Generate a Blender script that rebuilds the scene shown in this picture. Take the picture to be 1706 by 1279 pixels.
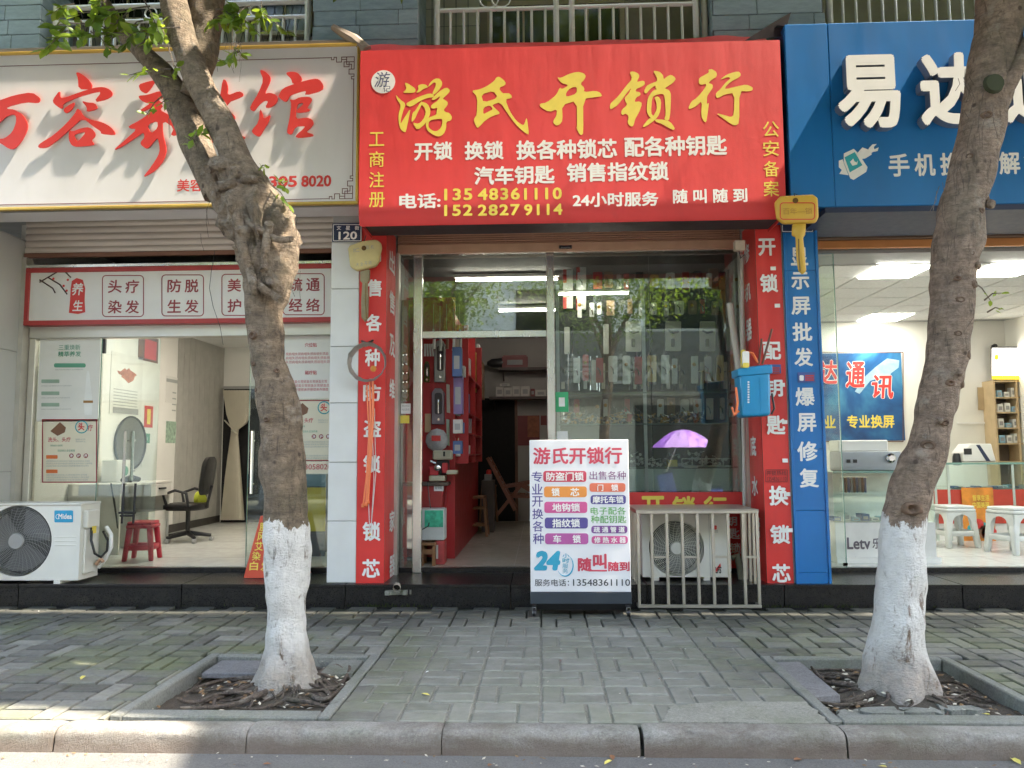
import bpy, bmesh, math, random
from math import sin, cos, tan, pi, radians, sqrt, atan2
from mathutils import Vector, Matrix, noise as mnoise
random.seed(7)
SC = bpy.context.scene
COL = SC.collection
for o in list(bpy.data.objects):
    bpy.data.objects.remove(o)

# ------------------------------------------------------------------ camera
CAM_POS = Vector((0.0, -7.36, 1.42))
PITCH, YAW, ROLL = radians(5.1), radians(2.2), -0.006
FPX, PW, PH = 1281.0, 1706, 1279
CAM_ROT = (Matrix.Rotation(YAW, 4, 'Z') @ Matrix.Rotation(pi/2 + PITCH, 4, 'X') @ Matrix.Rotation(ROLL, 4, 'Z'))
cam_d = bpy.data.cameras.new('camera'); cam = bpy.data.objects.new('camera', cam_d); COL.objects.link(cam)
cam_d.sensor_width = 36; cam_d.lens = 36*FPX/PW; cam_d.clip_start = 0.05; cam_d.clip_end = 500
cam.matrix_world = Matrix.Translation(CAM_POS) @ CAM_ROT
SC.camera = cam

# ------------------------------------------------------------------ light
SUN_DIR = Vector((-0.50, 0.06, -0.85)).normalized()          # the way the sunlight travels
world = bpy.data.worlds.new('World'); SC.world = world; world.use_nodes = True
wn = world.node_tree.nodes; wl = world.node_tree.links
bg = wn['Background']; sky = wn.new('ShaderNodeTexSky'); sky.sky_type = 'NISHITA'; sky.sun_disc = False
sky.sun_elevation = math.asin(-SUN_DIR.z); sky.sun_rotation = atan2(-SUN_DIR.x, -SUN_DIR.y)
sky.air_density = 1.2; sky.dust_density = 2.0
wl.new(sky.outputs[0], bg.inputs[0]); bg.inputs[1].default_value = 0.15
sl = bpy.data.lights.new('sun', 'SUN'); sun = bpy.data.objects.new('sun', sl); COL.objects.link(sun)
sl.energy = 2.6; sl.angle = radians(1.0); sl.color = (1.0, 0.95, 0.86)
sun.rotation_euler = SUN_DIR.to_track_quat('-Z', 'Y').to_euler(); sun.location = (6, -10, 14)
SC.view_settings.view_transform = 'Standard'; SC.view_settings.look = 'None'
SC.view_settings.exposure = 3.3; SC.view_settings.gamma = 1.0
SC.view_settings.use_white_balance = True; SC.view_settings.white_balance_temperature = 7400; SC.view_settings.white_balance_tint = 10
SC.render.engine = 'CYCLES'
SC.cycles.use_denoising = True; SC.cycles.use_adaptive_sampling = True; SC.cycles.adaptive_threshold = 0.025
SC.cycles.max_bounces = 8; SC.cycles.diffuse_bounces = 5; SC.cycles.glossy_bounces = 4
SC.cycles.transparent_max_bounces = 16; SC.cycles.transmission_bounces = 6
SC.cycles.caustics_reflective = False; SC.cycles.caustics_refractive = False
SC.cycles.sample_clamp_indirect = 6.0

# ------------------------------------------------------------------ measuring: a photo pixel to a place
def ray(px, py):
    return CAM_ROT.to_3x3() @ Vector((px - PW/2, PH/2 - py, -FPX))
def P(px, py, Y):                     # on the upright plane at depth Y
    d = ray(px, py); return CAM_POS + d*((Y - CAM_POS.y)/d.y)
def G(px, py, Z=0.0):                 # on the level plane at height Z
    d = ray(px, py); return CAM_POS + d*((Z - CAM_POS.z)/d.z)
def S(px, py, X):                     # on the side plane at X
    d = ray(px, py); return CAM_POS + d*((X - CAM_POS.x)/d.x)

# ------------------------------------------------------------------ materials
MATS = {}
def ntree(name):
    m = bpy.data.materials.new(name); m.use_nodes = True
    n = m.node_tree.nodes; l = m.node_tree.links
    return m, n, l, n['Principled BSDF']
def nz(n, l, vec, scale, detail=4, rough=.55, dist=0.0):
    t = n.new('ShaderNodeTexNoise'); t.inputs['Scale'].default_value = scale; t.inputs['Detail'].default_value = detail
    t.inputs['Roughness'].default_value = rough; t.inputs['Distortion'].default_value = dist
    if vec is not None: l.new(vec, t.inputs['Vector'])
    return t.outputs['Fac']
def ramp(n, l, fac, stops):
    r = n.new('ShaderNodeValToRGB'); e = r.color_ramp.elements
    while len(e) < len(stops): e.new(0.5)
    for i, (p, c) in enumerate(stops):
        e[i].position = p; e[i].color = (c[0], c[1], c[2], 1) if len(c) == 3 else c
    l.new(fac, r.inputs[0]); return r.outputs[0]
def mixc(n, l, fac, a, b, mode='MIX'):
    m = n.new('ShaderNodeMix'); m.data_type = 'RGBA'; m.blend_type = mode
    for sock, v in ((m.inputs[0], fac), (m.inputs[6], a), (m.inputs[7], b)):
        if hasattr(v, 'is_output'): l.new(v, sock)
        elif isinstance(v, (int, float)): sock.default_value = v
        else: sock.default_value = (*v, 1)
    return m.outputs[2]
def mth(n, l, op, a, b=0.0):
    m = n.new('ShaderNodeMath'); m.operation = op
    for sock, v in zip(m.inputs, (a, b)):
        if hasattr(v, 'is_output'): l.new(v, sock)
        else: sock.default_value = v
    return m.outputs[0]
def bump(n, l, bs, h, strength=.3, dist=.01):
    b = n.new('ShaderNodeBump'); b.inputs['Strength'].default_value = strength; b.inputs['Distance'].default_value = dist
    l.new(h, b.inputs['Height']); l.new(b.outputs[0], bs.inputs['Normal'])
def pos(n, l, scale=(1, 1, 1)):
    g = n.new('ShaderNodeNewGeometry'); mp = n.new('ShaderNodeMapping'); mp.inputs['Scale'].default_value = scale
    l.new(g.outputs['Position'], mp.inputs[0]); return mp.outputs[0]
def M(name, col, rough=.6, metal=0.0, var=.10, scale=6, bmp=0.0, bscale=80, dirt=0.0, stretch=(1, 1, 1), coat=0.0, spec=.5):
    if name in MATS: return MATS[name]
    m, n, l, bs = ntree(name); v = pos(n, l, stretch)
    f = nz(n, l, v, scale, 6)
    c = ramp(n, l, f, [(.25, tuple(x*(1-var) for x in col)), (.75, tuple(min(1, x*(1+var)) for x in col))])
    if dirt:
        f2 = nz(n, l, v, scale*.45, 8, .65, .6)
        k = ramp(n, l, f2, [(.48, (0, 0, 0)), (.75, (dirt, dirt, dirt))])
        c = mixc(n, l, k, c, (.10, .085, .065))
    l.new(c, bs.inputs['Base Color'])
    f3 = nz(n, l, v, scale*3, 3)
    r = n.new('ShaderNodeMapRange'); r.inputs[3].default_value = max(.03, rough-.08); r.inputs[4].default_value = min(1, rough+.1)
    l.new(f3, r.inputs[0]); l.new(r.outputs[0], bs.inputs['Roughness'])
    bs.inputs['Metallic'].default_value = metal; bs.inputs['Coat Weight'].default_value = coat
    bs.inputs['Specular IOR Level'].default_value = spec
    if bmp: bump(n, l, bs, nz(n, l, v, bscale, 5), bmp, .004)
    MATS[name] = m; return m
def emis(name, col, s):
    m, n, l, bs = ntree(name); bs.inputs['Emission Color'].default_value = (*col, 1); bs.inputs['Emission Strength'].default_value = s
    bs.inputs['Base Color'].default_value = (*col, 1); MATS[name] = m; return m
def glassmat(name, refl=1.0, tint=(.9, .95, .93), smear=.25, base=0.0):
    m, n, l, bs = ntree(name); out = n['Material Output']; n.remove(bs)
    tr = n.new('ShaderNodeBsdfTransparent'); tr.inputs[0].default_value = (*tint, 1)
    gl = n.new('ShaderNodeBsdfGlossy'); gl.inputs['Roughness'].default_value = .012; gl.inputs[0].default_value = (.95, 1, .98, 1)
    v = pos(n, l); b = n.new('ShaderNodeBump'); b.inputs['Strength'].default_value = .05; b.inputs['Distance'].default_value = .02
    l.new(nz(n, l, v, .9, 2), b.inputs['Height']); l.new(b.outputs[0], gl.inputs['Normal'])
    fr = n.new('ShaderNodeFresnel'); fr.inputs[0].default_value = 1.52
    f = mth(n, l, 'ADD', mth(n, l, 'MULTIPLY', fr.outputs[0], refl), base)
    mx = n.new('ShaderNodeMixShader'); l.new(f, mx.inputs[0]); l.new(tr.outputs[0], mx.inputs[1]); l.new(gl.outputs[0], mx.inputs[2])
    if smear:
        df = n.new('ShaderNodeBsdfDiffuse'); df.inputs[0].default_value = (.75, .76, .74, 1)
        k = ramp(n, l, nz(n, l, pos(n, l, (1.6, 1, .5)), 1.6, 7, .6, .8), [(.45, (0, 0, 0)), (.85, (smear, smear, smear))])
        m2 = n.new('ShaderNodeMixShader'); l.new(k, m2.inputs[0]); l.new(mx.outputs[0], m2.inputs[1]); l.new(df.outputs[0], m2.inputs[2]); mx = m2
    l.new(mx.outputs[0], out.inputs[0]); MATS[name] = m; return m

# ------------------------------------------------------------------ mesh helpers
class MB:
    def __init__(s): s.v = []; s.f = []
    def add(s, vs, fs):
        k = len(s.v); s.v += [tuple(a) for a in vs]; s.f += [tuple(i+k for i in f) for f in fs]; return s
    def box(s, x0, x1, y0, y1, z0, z1):
        x0, x1 = sorted((x0, x1)); y0, y1 = sorted((y0, y1)); z0, z1 = sorted((z0, z1))
        return s.add([(x0,y0,z0),(x1,y0,z0),(x1,y1,z0),(x0,y1,z0),(x0,y0,z1),(x1,y0,z1),(x1,y1,z1),(x0,y1,z1)],
              [(0,3,2,1),(4,5,6,7),(0,1,5,4),(1,2,6,5),(2,3,7,6),(3,0,4,7)])
    def bar(s, p, q, w, h=None, up=(0, 0, 1)):           # square bar from p to q
        p, q = Vector(p), Vector(q); h = h or w; d = (q-p).normalized(); up = Vector(up)
        if abs(d.dot(up)) > .98: up = Vector((0, 1, 0))
        a = d.cross(up).normalized()*w/2; b = a.cross(d).normalized()*h/2
        vs = [p-a-b, p+a-b, p+a+b, p-a+b, q-a-b, q+a-b, q+a+b, q-a+b]
        return s.add(vs, [(0,1,2,3),(7,6,5,4),(0,4,5,1),(1,5,6,2),(2,6,7,3),(3,7,4,0)])
    def tube(s, pts, r, n=8, cap=True):
        pts = [Vector(p) for p in pts]; k = len(pts); rs = r if isinstance(r, (list, tuple)) else [r]*k
        t0 = (pts[1]-pts[0]).normalized(); ref = Vector((0, 0, 1)) if abs(t0.z) < .9 else Vector((1, 0, 0))
        a = t0.cross(ref).normalized(); vs = []
        for i, p in enumerate(pts):
            t = (pts[min(i+1, k-1)]-pts[max(i-1, 0)]).normalized()
            a = (a - t*a.dot(t)).normalized(); b = t.cross(a)
            vs += [p + (a*cos(2*pi*j/n)+b*sin(2*pi*j/n))*rs[i] for j in range(n)]
        fs = [(i*n+j, i*n+(j+1)%n, (i+1)*n+(j+1)%n, (i+1)*n+j) for i in range(k-1) for j in range(n)]
        if cap: fs += [tuple(reversed(range(n))), tuple(range((k-1)*n, k*n))]
        return s.add(vs, fs)
    def lathe(s, c, prof, axis='z', n=20):               # prof: (radius, along)
        c = Vector(c); vs = []
        ax = {'z': ((1,0,0),(0,1,0),(0,0,1)), 'y': ((0,0,1),(1,0,0),(0,1,0)), 'x': ((0,1,0),(0,0,1),(1,0,0))}[axis]
        A, B, D = map(Vector, ax)
        for r, h in prof: vs += [c + A*r*cos(2*pi*j/n) + B*r*sin(2*pi*j/n) + D*h for j in range(n)]
        k = len(prof)
        fs = [(i*n+j, i*n+(j+1)%n, (i+1)*n+(j+1)%n, (i+1)*n+j) for i in range(k-1) for j in range(n)]
        fs += [tuple(reversed(range(n))), tuple(range((k-1)*n, k*n))]
        return s.add(vs, fs)
    def prism(s, poly, y0, y1):                          # poly of (x, z), from y0 (front) to y1
        k = len(poly)
        area = sum(poly[i][0]*poly[(i+1)%k][1]-poly[(i+1)%k][0]*poly[i][1] for i in range(k))
        if area < 0: poly = poly[::-1]
        vs = [(x, y0, z) for x, z in poly] + [(x, y1, z) for x, z in poly]
        fs = [tuple(range(k)), tuple(reversed(range(k, 2*k)))] + [(i+k, (i+1)%k+k, (i+1)%k, i) for i in range(k)]
        return s.add(vs, fs)
    def slab(s, poly, z0, z1):                           # poly of (x, y)
        k = len(poly)
        area = sum(poly[i][0]*poly[(i+1)%k][1]-poly[(i+1)%k][0]*poly[i][1] for i in range(k))
        if area < 0: poly = poly[::-1]
        vs = [(x, y, z0) for x, y in poly] + [(x, y, z1) for x, y in poly]
        fs = [tuple(reversed(range(k))), tuple(range(k, 2*k))] + [(i, (i+1)%k, (i+1)%k+k, i+k) for i in range(k)]
        return s.add(vs, fs)
    def mesh(s, name, bevel=0, seg=1, smooth=None):
        me = bpy.data.meshes.new(name); me.from_pydata(s.v, [], s.f); me.update()
        if bevel:
            bm = bmesh.new(); bm.from_mesh(me)
            ed = [e for e in bm.edges if len(e.link_faces) == 2 and e.calc_face_angle(0) > .5]
            bmesh.ops.bevel(bm, geom=ed, offset=bevel, segments=seg, affect='EDGES', profile=.5, clamp_overlap=True)
            bm.to_mesh(me); bm.free()
        if smooth:
            me.polygons.foreach_set('use_smooth', [True]*len(me.polygons)); me.set_sharp_from_angle(angle=smooth)
        return me
    def build(s, name, mat, parent=None, bevel=0, seg=1, smooth=None):
        return link(name, s.mesh(name, bevel, seg, smooth), mat, parent)
def link(name, me, mat, parent=None):
    o = bpy.data.objects.new(name, me); COL.objects.link(o)
    if mat is not None and not me.materials: me.materials.append(mat)
    if parent is not None:
        o.parent = parent; o.matrix_parent_inverse = Matrix.Translation(-parent.location)
    return o
def tag(o, label=None, cat=None, group=None, kind=None):
    for k, v in (('label', label), ('category', cat), ('group', group), ('kind', kind)):
        if v: o[k] = v
    return o
def thing(name, label, cat, loc=(0, 0, 0), group=None):
    o = bpy.data.objects.new(name, None); COL.objects.link(o); o.location = loc; o.empty_display_size = .1
    return tag(o, label, cat, group)
def box(name, b, mat, parent=None, bevel=0, seg=1): return MB().box(*b).build(name, mat, parent, bevel, seg, .6 if bevel else None)
def structure(o): o['kind'] = 'structure'; return o
def copy_tree(o, parent=None, delta=None):
    c = o.copy(); COL.objects.link(c)
    if parent is not None: c.parent = parent
    for ch in list(o.children):
        d = ch.copy(); COL.objects.link(d); d.parent = c
        for g in list(ch.children):
            e = g.copy(); COL.objects.link(e); e.parent = d
    if delta is not None: c.location = o.location + Vector(delta)
    return c

# ------------------------------------------------------------------ lettering
_glyph = {}
def glyph(body, bold=.02, ext=0.0, shear=0.0, spacing=1.0):
    k = (body, bold, shear, spacing)
    if k not in _glyph:
        c = bpy.data.curves.new('t', 'FONT'); c.body = body; c.offset = 0.0; c.resolution_u = 3; c.shear = shear; c.space_character = spacing
        o = bpy.data.objects.new('t', c); me = o.to_mesh()
        vs = [v.co.copy() for v in me.vertices]; fs = [tuple(p.vertices) for p in me.polygons]
        o.to_mesh_clear(); bpy.data.objects.remove(o); bpy.data.curves.remove(c)
        xs = [v.x for v in vs]; ys = [v.y for v in vs]
        _glyph[k] = (vs, fs, (min(xs), max(xs), min(ys), max(ys)))
    return _glyph[k]
def put(vs, fs, bb, o, R, U, N, w, h, ext, mb=None, bold=0.0):     # fit outline geometry into a w x h rectangle at o
    b = bold*.85
    if b > .004:                                         # heavier strokes: the outline laid down again, shifted a little
        mb = mb or MB(); x0, x1, y0, y1 = bb; big = (x0-b, x1+b, y0-b, y1+b); d = b*.75
        sh = [(b, 0), (-b, 0), (0, b), (0, -b)] + ([(d, d), (-d, d), (d, -d), (-d, -d)] if b > .02 else [])
        for i, (dx, dy) in enumerate(sh): put([v+Vector((dx, dy, 0)) for v in vs], fs, big, o, R, U, N, w, h, ext-.00004*(i+1), mb)
        return put(vs, fs, big, o, R, U, N, w, h, ext, mb)
    x0, x1, y0, y1 = bb; mb = mb or MB(); R, U, N, o = map(Vector, (R, U, N, o))
    def q(v, d): return o + R*((v.x-x0)/max(1e-6, x1-x0)*w) + U*((v.y-y0)/max(1e-6, y1-y0)*h) + N*d
    k = len(vs)
    if ext <= .004:
        mb.add([q(v, ext) for v in vs], fs); return mb
    cnt = {}
    for f in fs:
        for a, b in zip(f, f[1:]+f[:1]): cnt[(a, b)] = 1
    rim = [(a, b) for (a, b) in cnt if (b, a) not in cnt]
    mb.add([q(v, ext) for v in vs] + [q(v, 0) for v in vs], list(fs) + [(b, a, a+k, b+k) for a, b in rim])
    return mb
def T(body, px0, py0, px1, py1, Y, mat, parent=None, name='lettering', bold=.022, ext=.0025, shear=0.0, mb=None, spacing=1.0):
    cx, cy = (px0+px1)/2, (py0+py1)/2
    x0, x1 = P(px0, cy, Y).x, P(px1, cy, Y).x; z0, z1 = P(cx, py1, Y).z, P(cx, py0, Y).z
    vs, fs, bb = glyph(body, bold, 0, shear, spacing)
    m = put(vs, fs, bb, (x0, Y, z0), (1, 0, 0), (0, 0, 1), (0, -1, 0), x1-x0, z1-z0, ext, mb, bold)
    return m if mb else m.build(name, mat, parent)
def TS(body, o, R, U, N, w, h, mat, parent, name='lettering', bold=.022, ext=.002):
    vs, fs, bb = glyph(body, bold)
    return put(vs, fs, bb, o, R, U, N, w, h, ext, None, bold).build(name, mat, parent)
def soften(poly, t=.22):
    r = []
    for i in range(len(poly)):
        a, b = Vector(poly[i]), Vector(poly[(i+1) % len(poly)])
        r += [a.lerp(b, t), a.lerp(b, 1-t)]
    return r
def brush(shapes, s, ox, oy, Y, mat, parent, ext=.0025, name='letter', stand=0.0):
    mb = MB()
    for i, shp in enumerate(shapes):
        c = bpy.data.curves.new('b', 'CURVE'); c.dimensions = '2D'; c.fill_mode = 'BOTH'
        for poly in shp:
            pts = soften([(P(ox+x*s, oy+y*s, Y).x, P(ox+x*s, oy+y*s, Y).z) for x, y in poly])
            sp = c.splines.new('POLY'); sp.points.add(len(pts)-1); sp.use_cyclic_u = True
            for q, p in zip(sp.points, pts): q.co = (p.x, p.y, 0, 1)
        o = bpy.data.objects.new('b', c); me = o.to_mesh()
        vs = [v.co.copy() for v in me.vertices]; fs = [tuple(p.vertices) for p in me.polygons]
        o.to_mesh_clear(); bpy.data.objects.remove(o); bpy.data.curves.remove(c)
        if not vs: continue
        a = me0 = 0
        fs2 = []
        for f in fs:
            n = (vs[f[1]]-vs[f[0]]).cross(vs[f[2]]-vs[f[0]])
            fs2.append(f if n.z > 0 else tuple(reversed(f)))
        xs = [v.x for v in vs]; ys = [v.y for v in vs]
        e = ext + i*.00006
        put(vs, fs2, (min(xs), max(xs), min(ys), max(ys)), (min(xs), Y-stand, min(ys)), (1,0,0), (0,0,1), (0,-1,0), max(xs)-min(xs), max(ys)-min(ys), e, mb)
    return mb.build(name, mat, parent)
# ================================================================== materials of the place
WHITE = M('white_paint', (.78, .77, .74), .5, var=.04)
PRINTW = M('print_white', (.80, .78, .76), .55, var=.05, scale=20)
STEEL = M('stainless_steel', (.74, .73, .71), .24, metal=.85, var=.12, scale=5, stretch=(1, 1, .15))
ALU = M('brushed_aluminium', (.62, .60, .55), .42, metal=.75, var=.08, stretch=(.2, 1, 1))
CHROME = M('chrome', (.78, .78, .78), .1, metal=1.0, var=.03)
BLACK = M('black_plastic', (.02, .02, .022), .4, var=.2)
DKMETAL = M('dark_metal', (.05, .05, .055), .4, metal=.6)
GRANITE = M('black_granite', (.013, .0125, .013), .28, var=.5, scale=40, dirt=.25)
def paver_mat():
    m, n, l, bs = ntree('paving'); v = pos(n, l)
    oi = n.new('ShaderNodeObjectInfo'); g = n.new('ShaderNodeNewGeometry')
    rnd = mth(n, l, 'FRACT', mth(n, l, 'ADD', oi.outputs['Random'], g.outputs['Random Per Island']))
    c = ramp(n, l, rnd, [(0, (.042, .041, .037)), (.25, (.07, .069, .062)), (.6, (.115, .113, .102)), (1, (.24, .236, .214))])
    c = mixc(n, l, .35, c, ramp(n, l, nz(n, l, v, 26, 6, .7), [(.3, (.06, .06, .056)), (.7, (.24, .24, .22))]))
    f = nz(n, l, v, 1.3, 6, .65, .4)
    c = mixc(n, l, ramp(n, l, f, [(.44, (0, 0, 0)), (.66, (.72, .72, .72))]), c, (.125, .145, .065))
    f2 = nz(n, l, pos(n, l, (1, 1.6, 1)), 2.1, 7, .7, .3)
    c = mixc(n, l, ramp(n, l, f2, [(.52, (0, 0, 0)), (.68, (.78, .78, .78))]), c, (.045, .046, .040))
    # old cement film trodden over the pavers before the lock shop
    g2 = n.new('ShaderNodeNewGeometry'); sp = n.new('ShaderNodeSeparateXYZ'); l.new(g2.outputs['Position'], sp.inputs[0])
    wob = mth(n, l, 'MULTIPLY', mth(n, l, 'SUBTRACT', nz(n, l, v, 2.4, 7, .7), .5), 1.6)
    dx = mth(n, l, 'ADD', mth(n, l, 'ABSOLUTE', mth(n, l, 'SUBTRACT', sp.outputs['X'], .15)), wob)
    film = ramp(n, l, mth(n, l, 'MULTIPLY', dx, .5), [(.35, (.60, .60, .60)), (.75, (0, 0, 0))])
    c = mixc(n, l, film, c, ramp(n, l, nz(n, l, v, 7, 8, .7), [(.3, (.17, .17, .145)), (.55, (.25, .25, .22)), (.75, (.31, .305, .28))]))
    back = mth(n, l, 'ADD', sp.outputs['Y'], mth(n, l, 'MULTIPLY', mth(n, l, 'SUBTRACT', nz(n, l, pos(n, l, (.5, 1, 1)), 3.2, 7, .7), .5), 1.1))
    c = mixc(n, l, ramp(n, l, mth(n, l, 'ADD', back, 1.3), [(.22, (0, 0, 0)), (.80, (.86, .86, .86))]), c, (.035, .036, .031))   # drip stain along the step
    l.new(c, bs.inputs['Base Color']); bs.inputs['Roughness'].default_value = .82
    h = mth(n, l, 'ADD', nz(n, l, v, 90, 4, .7), mth(n, l, 'MULTIPLY', nz(n, l, v, 14, 4), .8)); bump(n, l, bs, h, .5, .004)
    return m
PAVE = paver_mat()
def concrete(name, a, b, moss=.5, scale=3, stain=None):
    m, n, l, bs = ntree(name); v = pos(n, l)
    c = ramp(n, l, nz(n, l, v, scale, 8, .65), [(.3, a), (.7, b)])
    c = mixc(n, l, .5, c, ramp(n, l, nz(n, l, v, 75, 6, .85), [(.32, tuple(x*.35 for x in a)), (.68, tuple(min(.8, x*1.5) for x in b))]))
    c = mixc(n, l, ramp(n, l, nz(n, l, v, 8, 8, .8, .3), [(.30, (.6, .6, .6)), (.44, (0, 0, 0))]), c, tuple(x*.4 for x in a))
    if moss: c = mixc(n, l, ramp(n, l, nz(n, l, v, 1.9, 6, .65, .5), [(.5, (0, 0, 0)), (.75, (moss, moss, moss))]), c, (.10, .125, .055))
    if stain: c = mixc(n, l, ramp(n, l, nz(n, l, pos(n, l, (1, 1, 3)), 2.6, 7, .7, .6), [(.45, (0, 0, 0)), (.7, (.7, .7, .7))]), c, stain)
    if name == 'kerb_stone':                             # road splash on the face of the kerb
        g = n.new('ShaderNodeNewGeometry'); sx = n.new('ShaderNodeSeparateXYZ'); l.new(g.outputs['Position'], sx.inputs[0])
        zz_ = mth(n, l, 'ADD', sx.outputs['Z'], mth(n, l, 'MULTIPLY', mth(n, l, 'SUBTRACT', nz(n, l, v, 5, 7, .7), .5), .10))
        c = mixc(n, l, ramp(n, l, mth(n, l, 'MULTIPLY', zz_, -9.0), [(.15, (0, 0, 0)), (.75, (.75, .75, .75))]), c, (.13, .095, .075))
    l.new(c, bs.inputs['Base Color']); bs.inputs['Roughness'].default_value = .85
    h = mth(n, l, 'ADD', nz(n, l, v, 130, 4, .8), mth(n, l, 'MULTIPLY', nz(n, l, v, 9, 5), 1.5)); bump(n, l, bs, h, .9, .010)
    return m
KERB = concrete('kerb_stone', (.17, .162, .15), (.32, .31, .29), .4, 4, (.10, .072, .055))
EDGE = concrete('edging_stone', (.16, .165, .15), (.25, .255, .235), .6, 5)
CEMENT = concrete('cement', (.17, .17, .15), (.32, .315, .28), .45, 3)
SLATE = concrete('dark_slab', (.16, .155, .16), (.23, .225, .235), .15, 5)
ROADM = concrete('asphalt', (.10, .10, .10), (.17, .168, .165), .12, 5)
JOINT = concrete('joint_soil', (.014, .014, .010), (.034, .036, .022), .4, 9)
SOIL = concrete('soil', (.035, .028, .022), (.10, .082, .065), .1, 14)

# ================================================================== ground
KY0, KY1 = -3.15, -3.29          # kerb back and front
PB = -0.08                       # face of the shop step
structure(MB().add([(-30, -60, -.12), (30, -60, -.12), (30, KY1+.1, -.12), (-30, KY1+.1, -.12)], [(0, 1, 2, 3)]).build('road', ROADM))
pav = thing('pavement', None, None, (0, -1.6, 0)); structure(pav)
# bed under the pavers, with holes left for the two tree pits
PITS = [(-2.38, -1.16, -3.10, -1.80), (1.50, 2.78, -3.10, -1.80)]
def bed(y0, y1, gaps):
    xs = [-14] + [g for p in gaps for g in p[:2]] + [14]
    m = MB()
    for a, b in zip(xs[0::2], xs[1::2]): m.box(a, b, y0, y1, -.30, -.028)
    return m
mb = bed(-1.80, PB+.02, []); mb.v += []; 
b2 = bed(-3.10, -1.80, PITS); mb.add(b2.v, b2.f); b3 = bed(KY0, -3.10, []); mb.add(b3.v, b3.f)
mb.build('joint_bed', JOINT, pav)
# pavers: a pair of flat bricks and one upright brick to each tile, the order swapping from row to row
TX, TY, GAP = .38, .32, .016
def brick_mesh(w, d, name):
    b = .007; x, y = w/2-.007, d/2-.0125
    vs = [(-x,-y,-.05),(x,-y,-.05),(x,y,-.05),(-x,y,-.05),(-x,-y,-b),(x,-y,-b),(x,y,-b),(-x,y,-b),(-x+b,-y+b,0),(x-b,-y+b,0),(x-b,y-b,0),(-x+b,y-b,0)]
    fs = [(8,9,10,11)]
    for i in range(4): j = (i+1) % 4; fs += [(i, j, 4+j, 4+i), (4+i, 4+j, 8+j, 8+i)]
    m = MB(); m.add(vs, fs); me = m.mesh(name); me.materials.append(PAVE); return me
FLAT, UPR = brick_mesh(TX*2/3, TY/2, 'paver_flat'), brick_mesh(TX/3, TY, 'paver_upright')
def in_pit(x, y, w, d):
    for a, b, c, e in PITS:
        if a-.03 < x+w/2 and x-w/2 < b+.03 and c-.2 < y+d/2 and y-d/2 < e+.03: return True
    return False
cand = []
r = 0; y = KY0
while y < PB+.02:
    for k in range(-17, 18):
        x = -.02 + k*TX
        up_first = (r % 2 == 1)
        ux = x + (TX/6 if up_first else TX*5/6); fx = x + (TX*2/3 if up_first else TX/3)
        cand += [(ux, y+TY/2, 1), (fx, y+TY/4, 0), (fx, y+TY*3/4, 0)]
    y += TY; r += 1
def shows(p):
    q = CAM_ROT.to_3x3().transposed() @ (Vector((p[0], p[1], 0)) - CAM_POS)
    px = PW/2 + FPX*q.x/-q.z; py = PH/2 - FPX*q.y/-q.z
    return -40 < px < PW+40 and py < PH+40
rest = MB(); singles = []
PATCH = [(.55, -3.16), (.62, -2.86), (.95, -2.80), (1.5, -2.79), (1.52, -3.16)]
for c in cand:
    w, d = (TX/3, TY) if c[2] else (TX*2/3, TY/2)
    if c[1]+d/2 > PB+.06 or (.75 < c[0] < 1.47 and c[1] < -2.85): continue
    hit = [p for p in PITS if p[0] < c[0]+w/2 and c[0]-w/2 < p[1] and p[2]-.1 < c[1]+d/2 and c[1]-d/2 < p[3]]
    if not hit: singles.append((*c, w, d)); continue
    p = hit[0]; x0, x1, y0, y1 = c[0]-w/2, c[0]+w/2, c[1]-d/2, c[1]+d/2        # cut to fit against the pit edging
    opts = [(x0, min(x1, p[0]-.002), y0, y1), (max(x0, p[1]+.002), x1, y0, y1), (x0, x1, max(y0, p[3]+.002), y1)]
    opts = [q for q in opts if q[1]-q[0] > .025 and q[3]-q[2] > .025]
    if opts:
        q = max(opts, key=lambda q: (q[1]-q[0])*(q[3]-q[2])); singles.append(((q[0]+q[1])/2, (q[2]+q[3])/2, 2, q[1]-q[0], q[3]-q[2]))
singles.sort(key=lambda c: (not shows(c), c[1]))
rng = random.Random(3)
for i, c in enumerate(singles):
    zz = rng.uniform(-.0035, .0025); tx, ty = rng.uniform(-.008, .008), rng.uniform(-.008, .008)
    jx, jy, rz = rng.uniform(-.002, .002), rng.uniform(-.002, .002), rng.uniform(-.006, .006)
    me = brick_mesh(c[3], c[4], 'paver_cut') if c[2] == 2 else UPR if c[2] else FLAT
    if i < 300:
        o = bpy.data.objects.new('paver', me); COL.objects.link(o); o.parent = pav; o.matrix_parent_inverse = Matrix.Translation((0, 1.6, 0))
        o.location = (c[0]+jx, c[1]+jy, zz); o.rotation_euler = (tx, ty, rz)
    else:
        mt = Matrix.Translation((c[0]+jx, c[1]+jy, zz)) @ Matrix.Rotation(tx, 4, 'X') @ Matrix.Rotation(ty, 4, 'Y') @ Matrix.Rotation(rz, 4, 'Z')
        rest.add([mt @ v.co for v in me.vertices], [tuple(p.vertices) for p in me.polygons])
tag(rest.build('far_pavers', PAVE, pav), kind='stuff')
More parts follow.
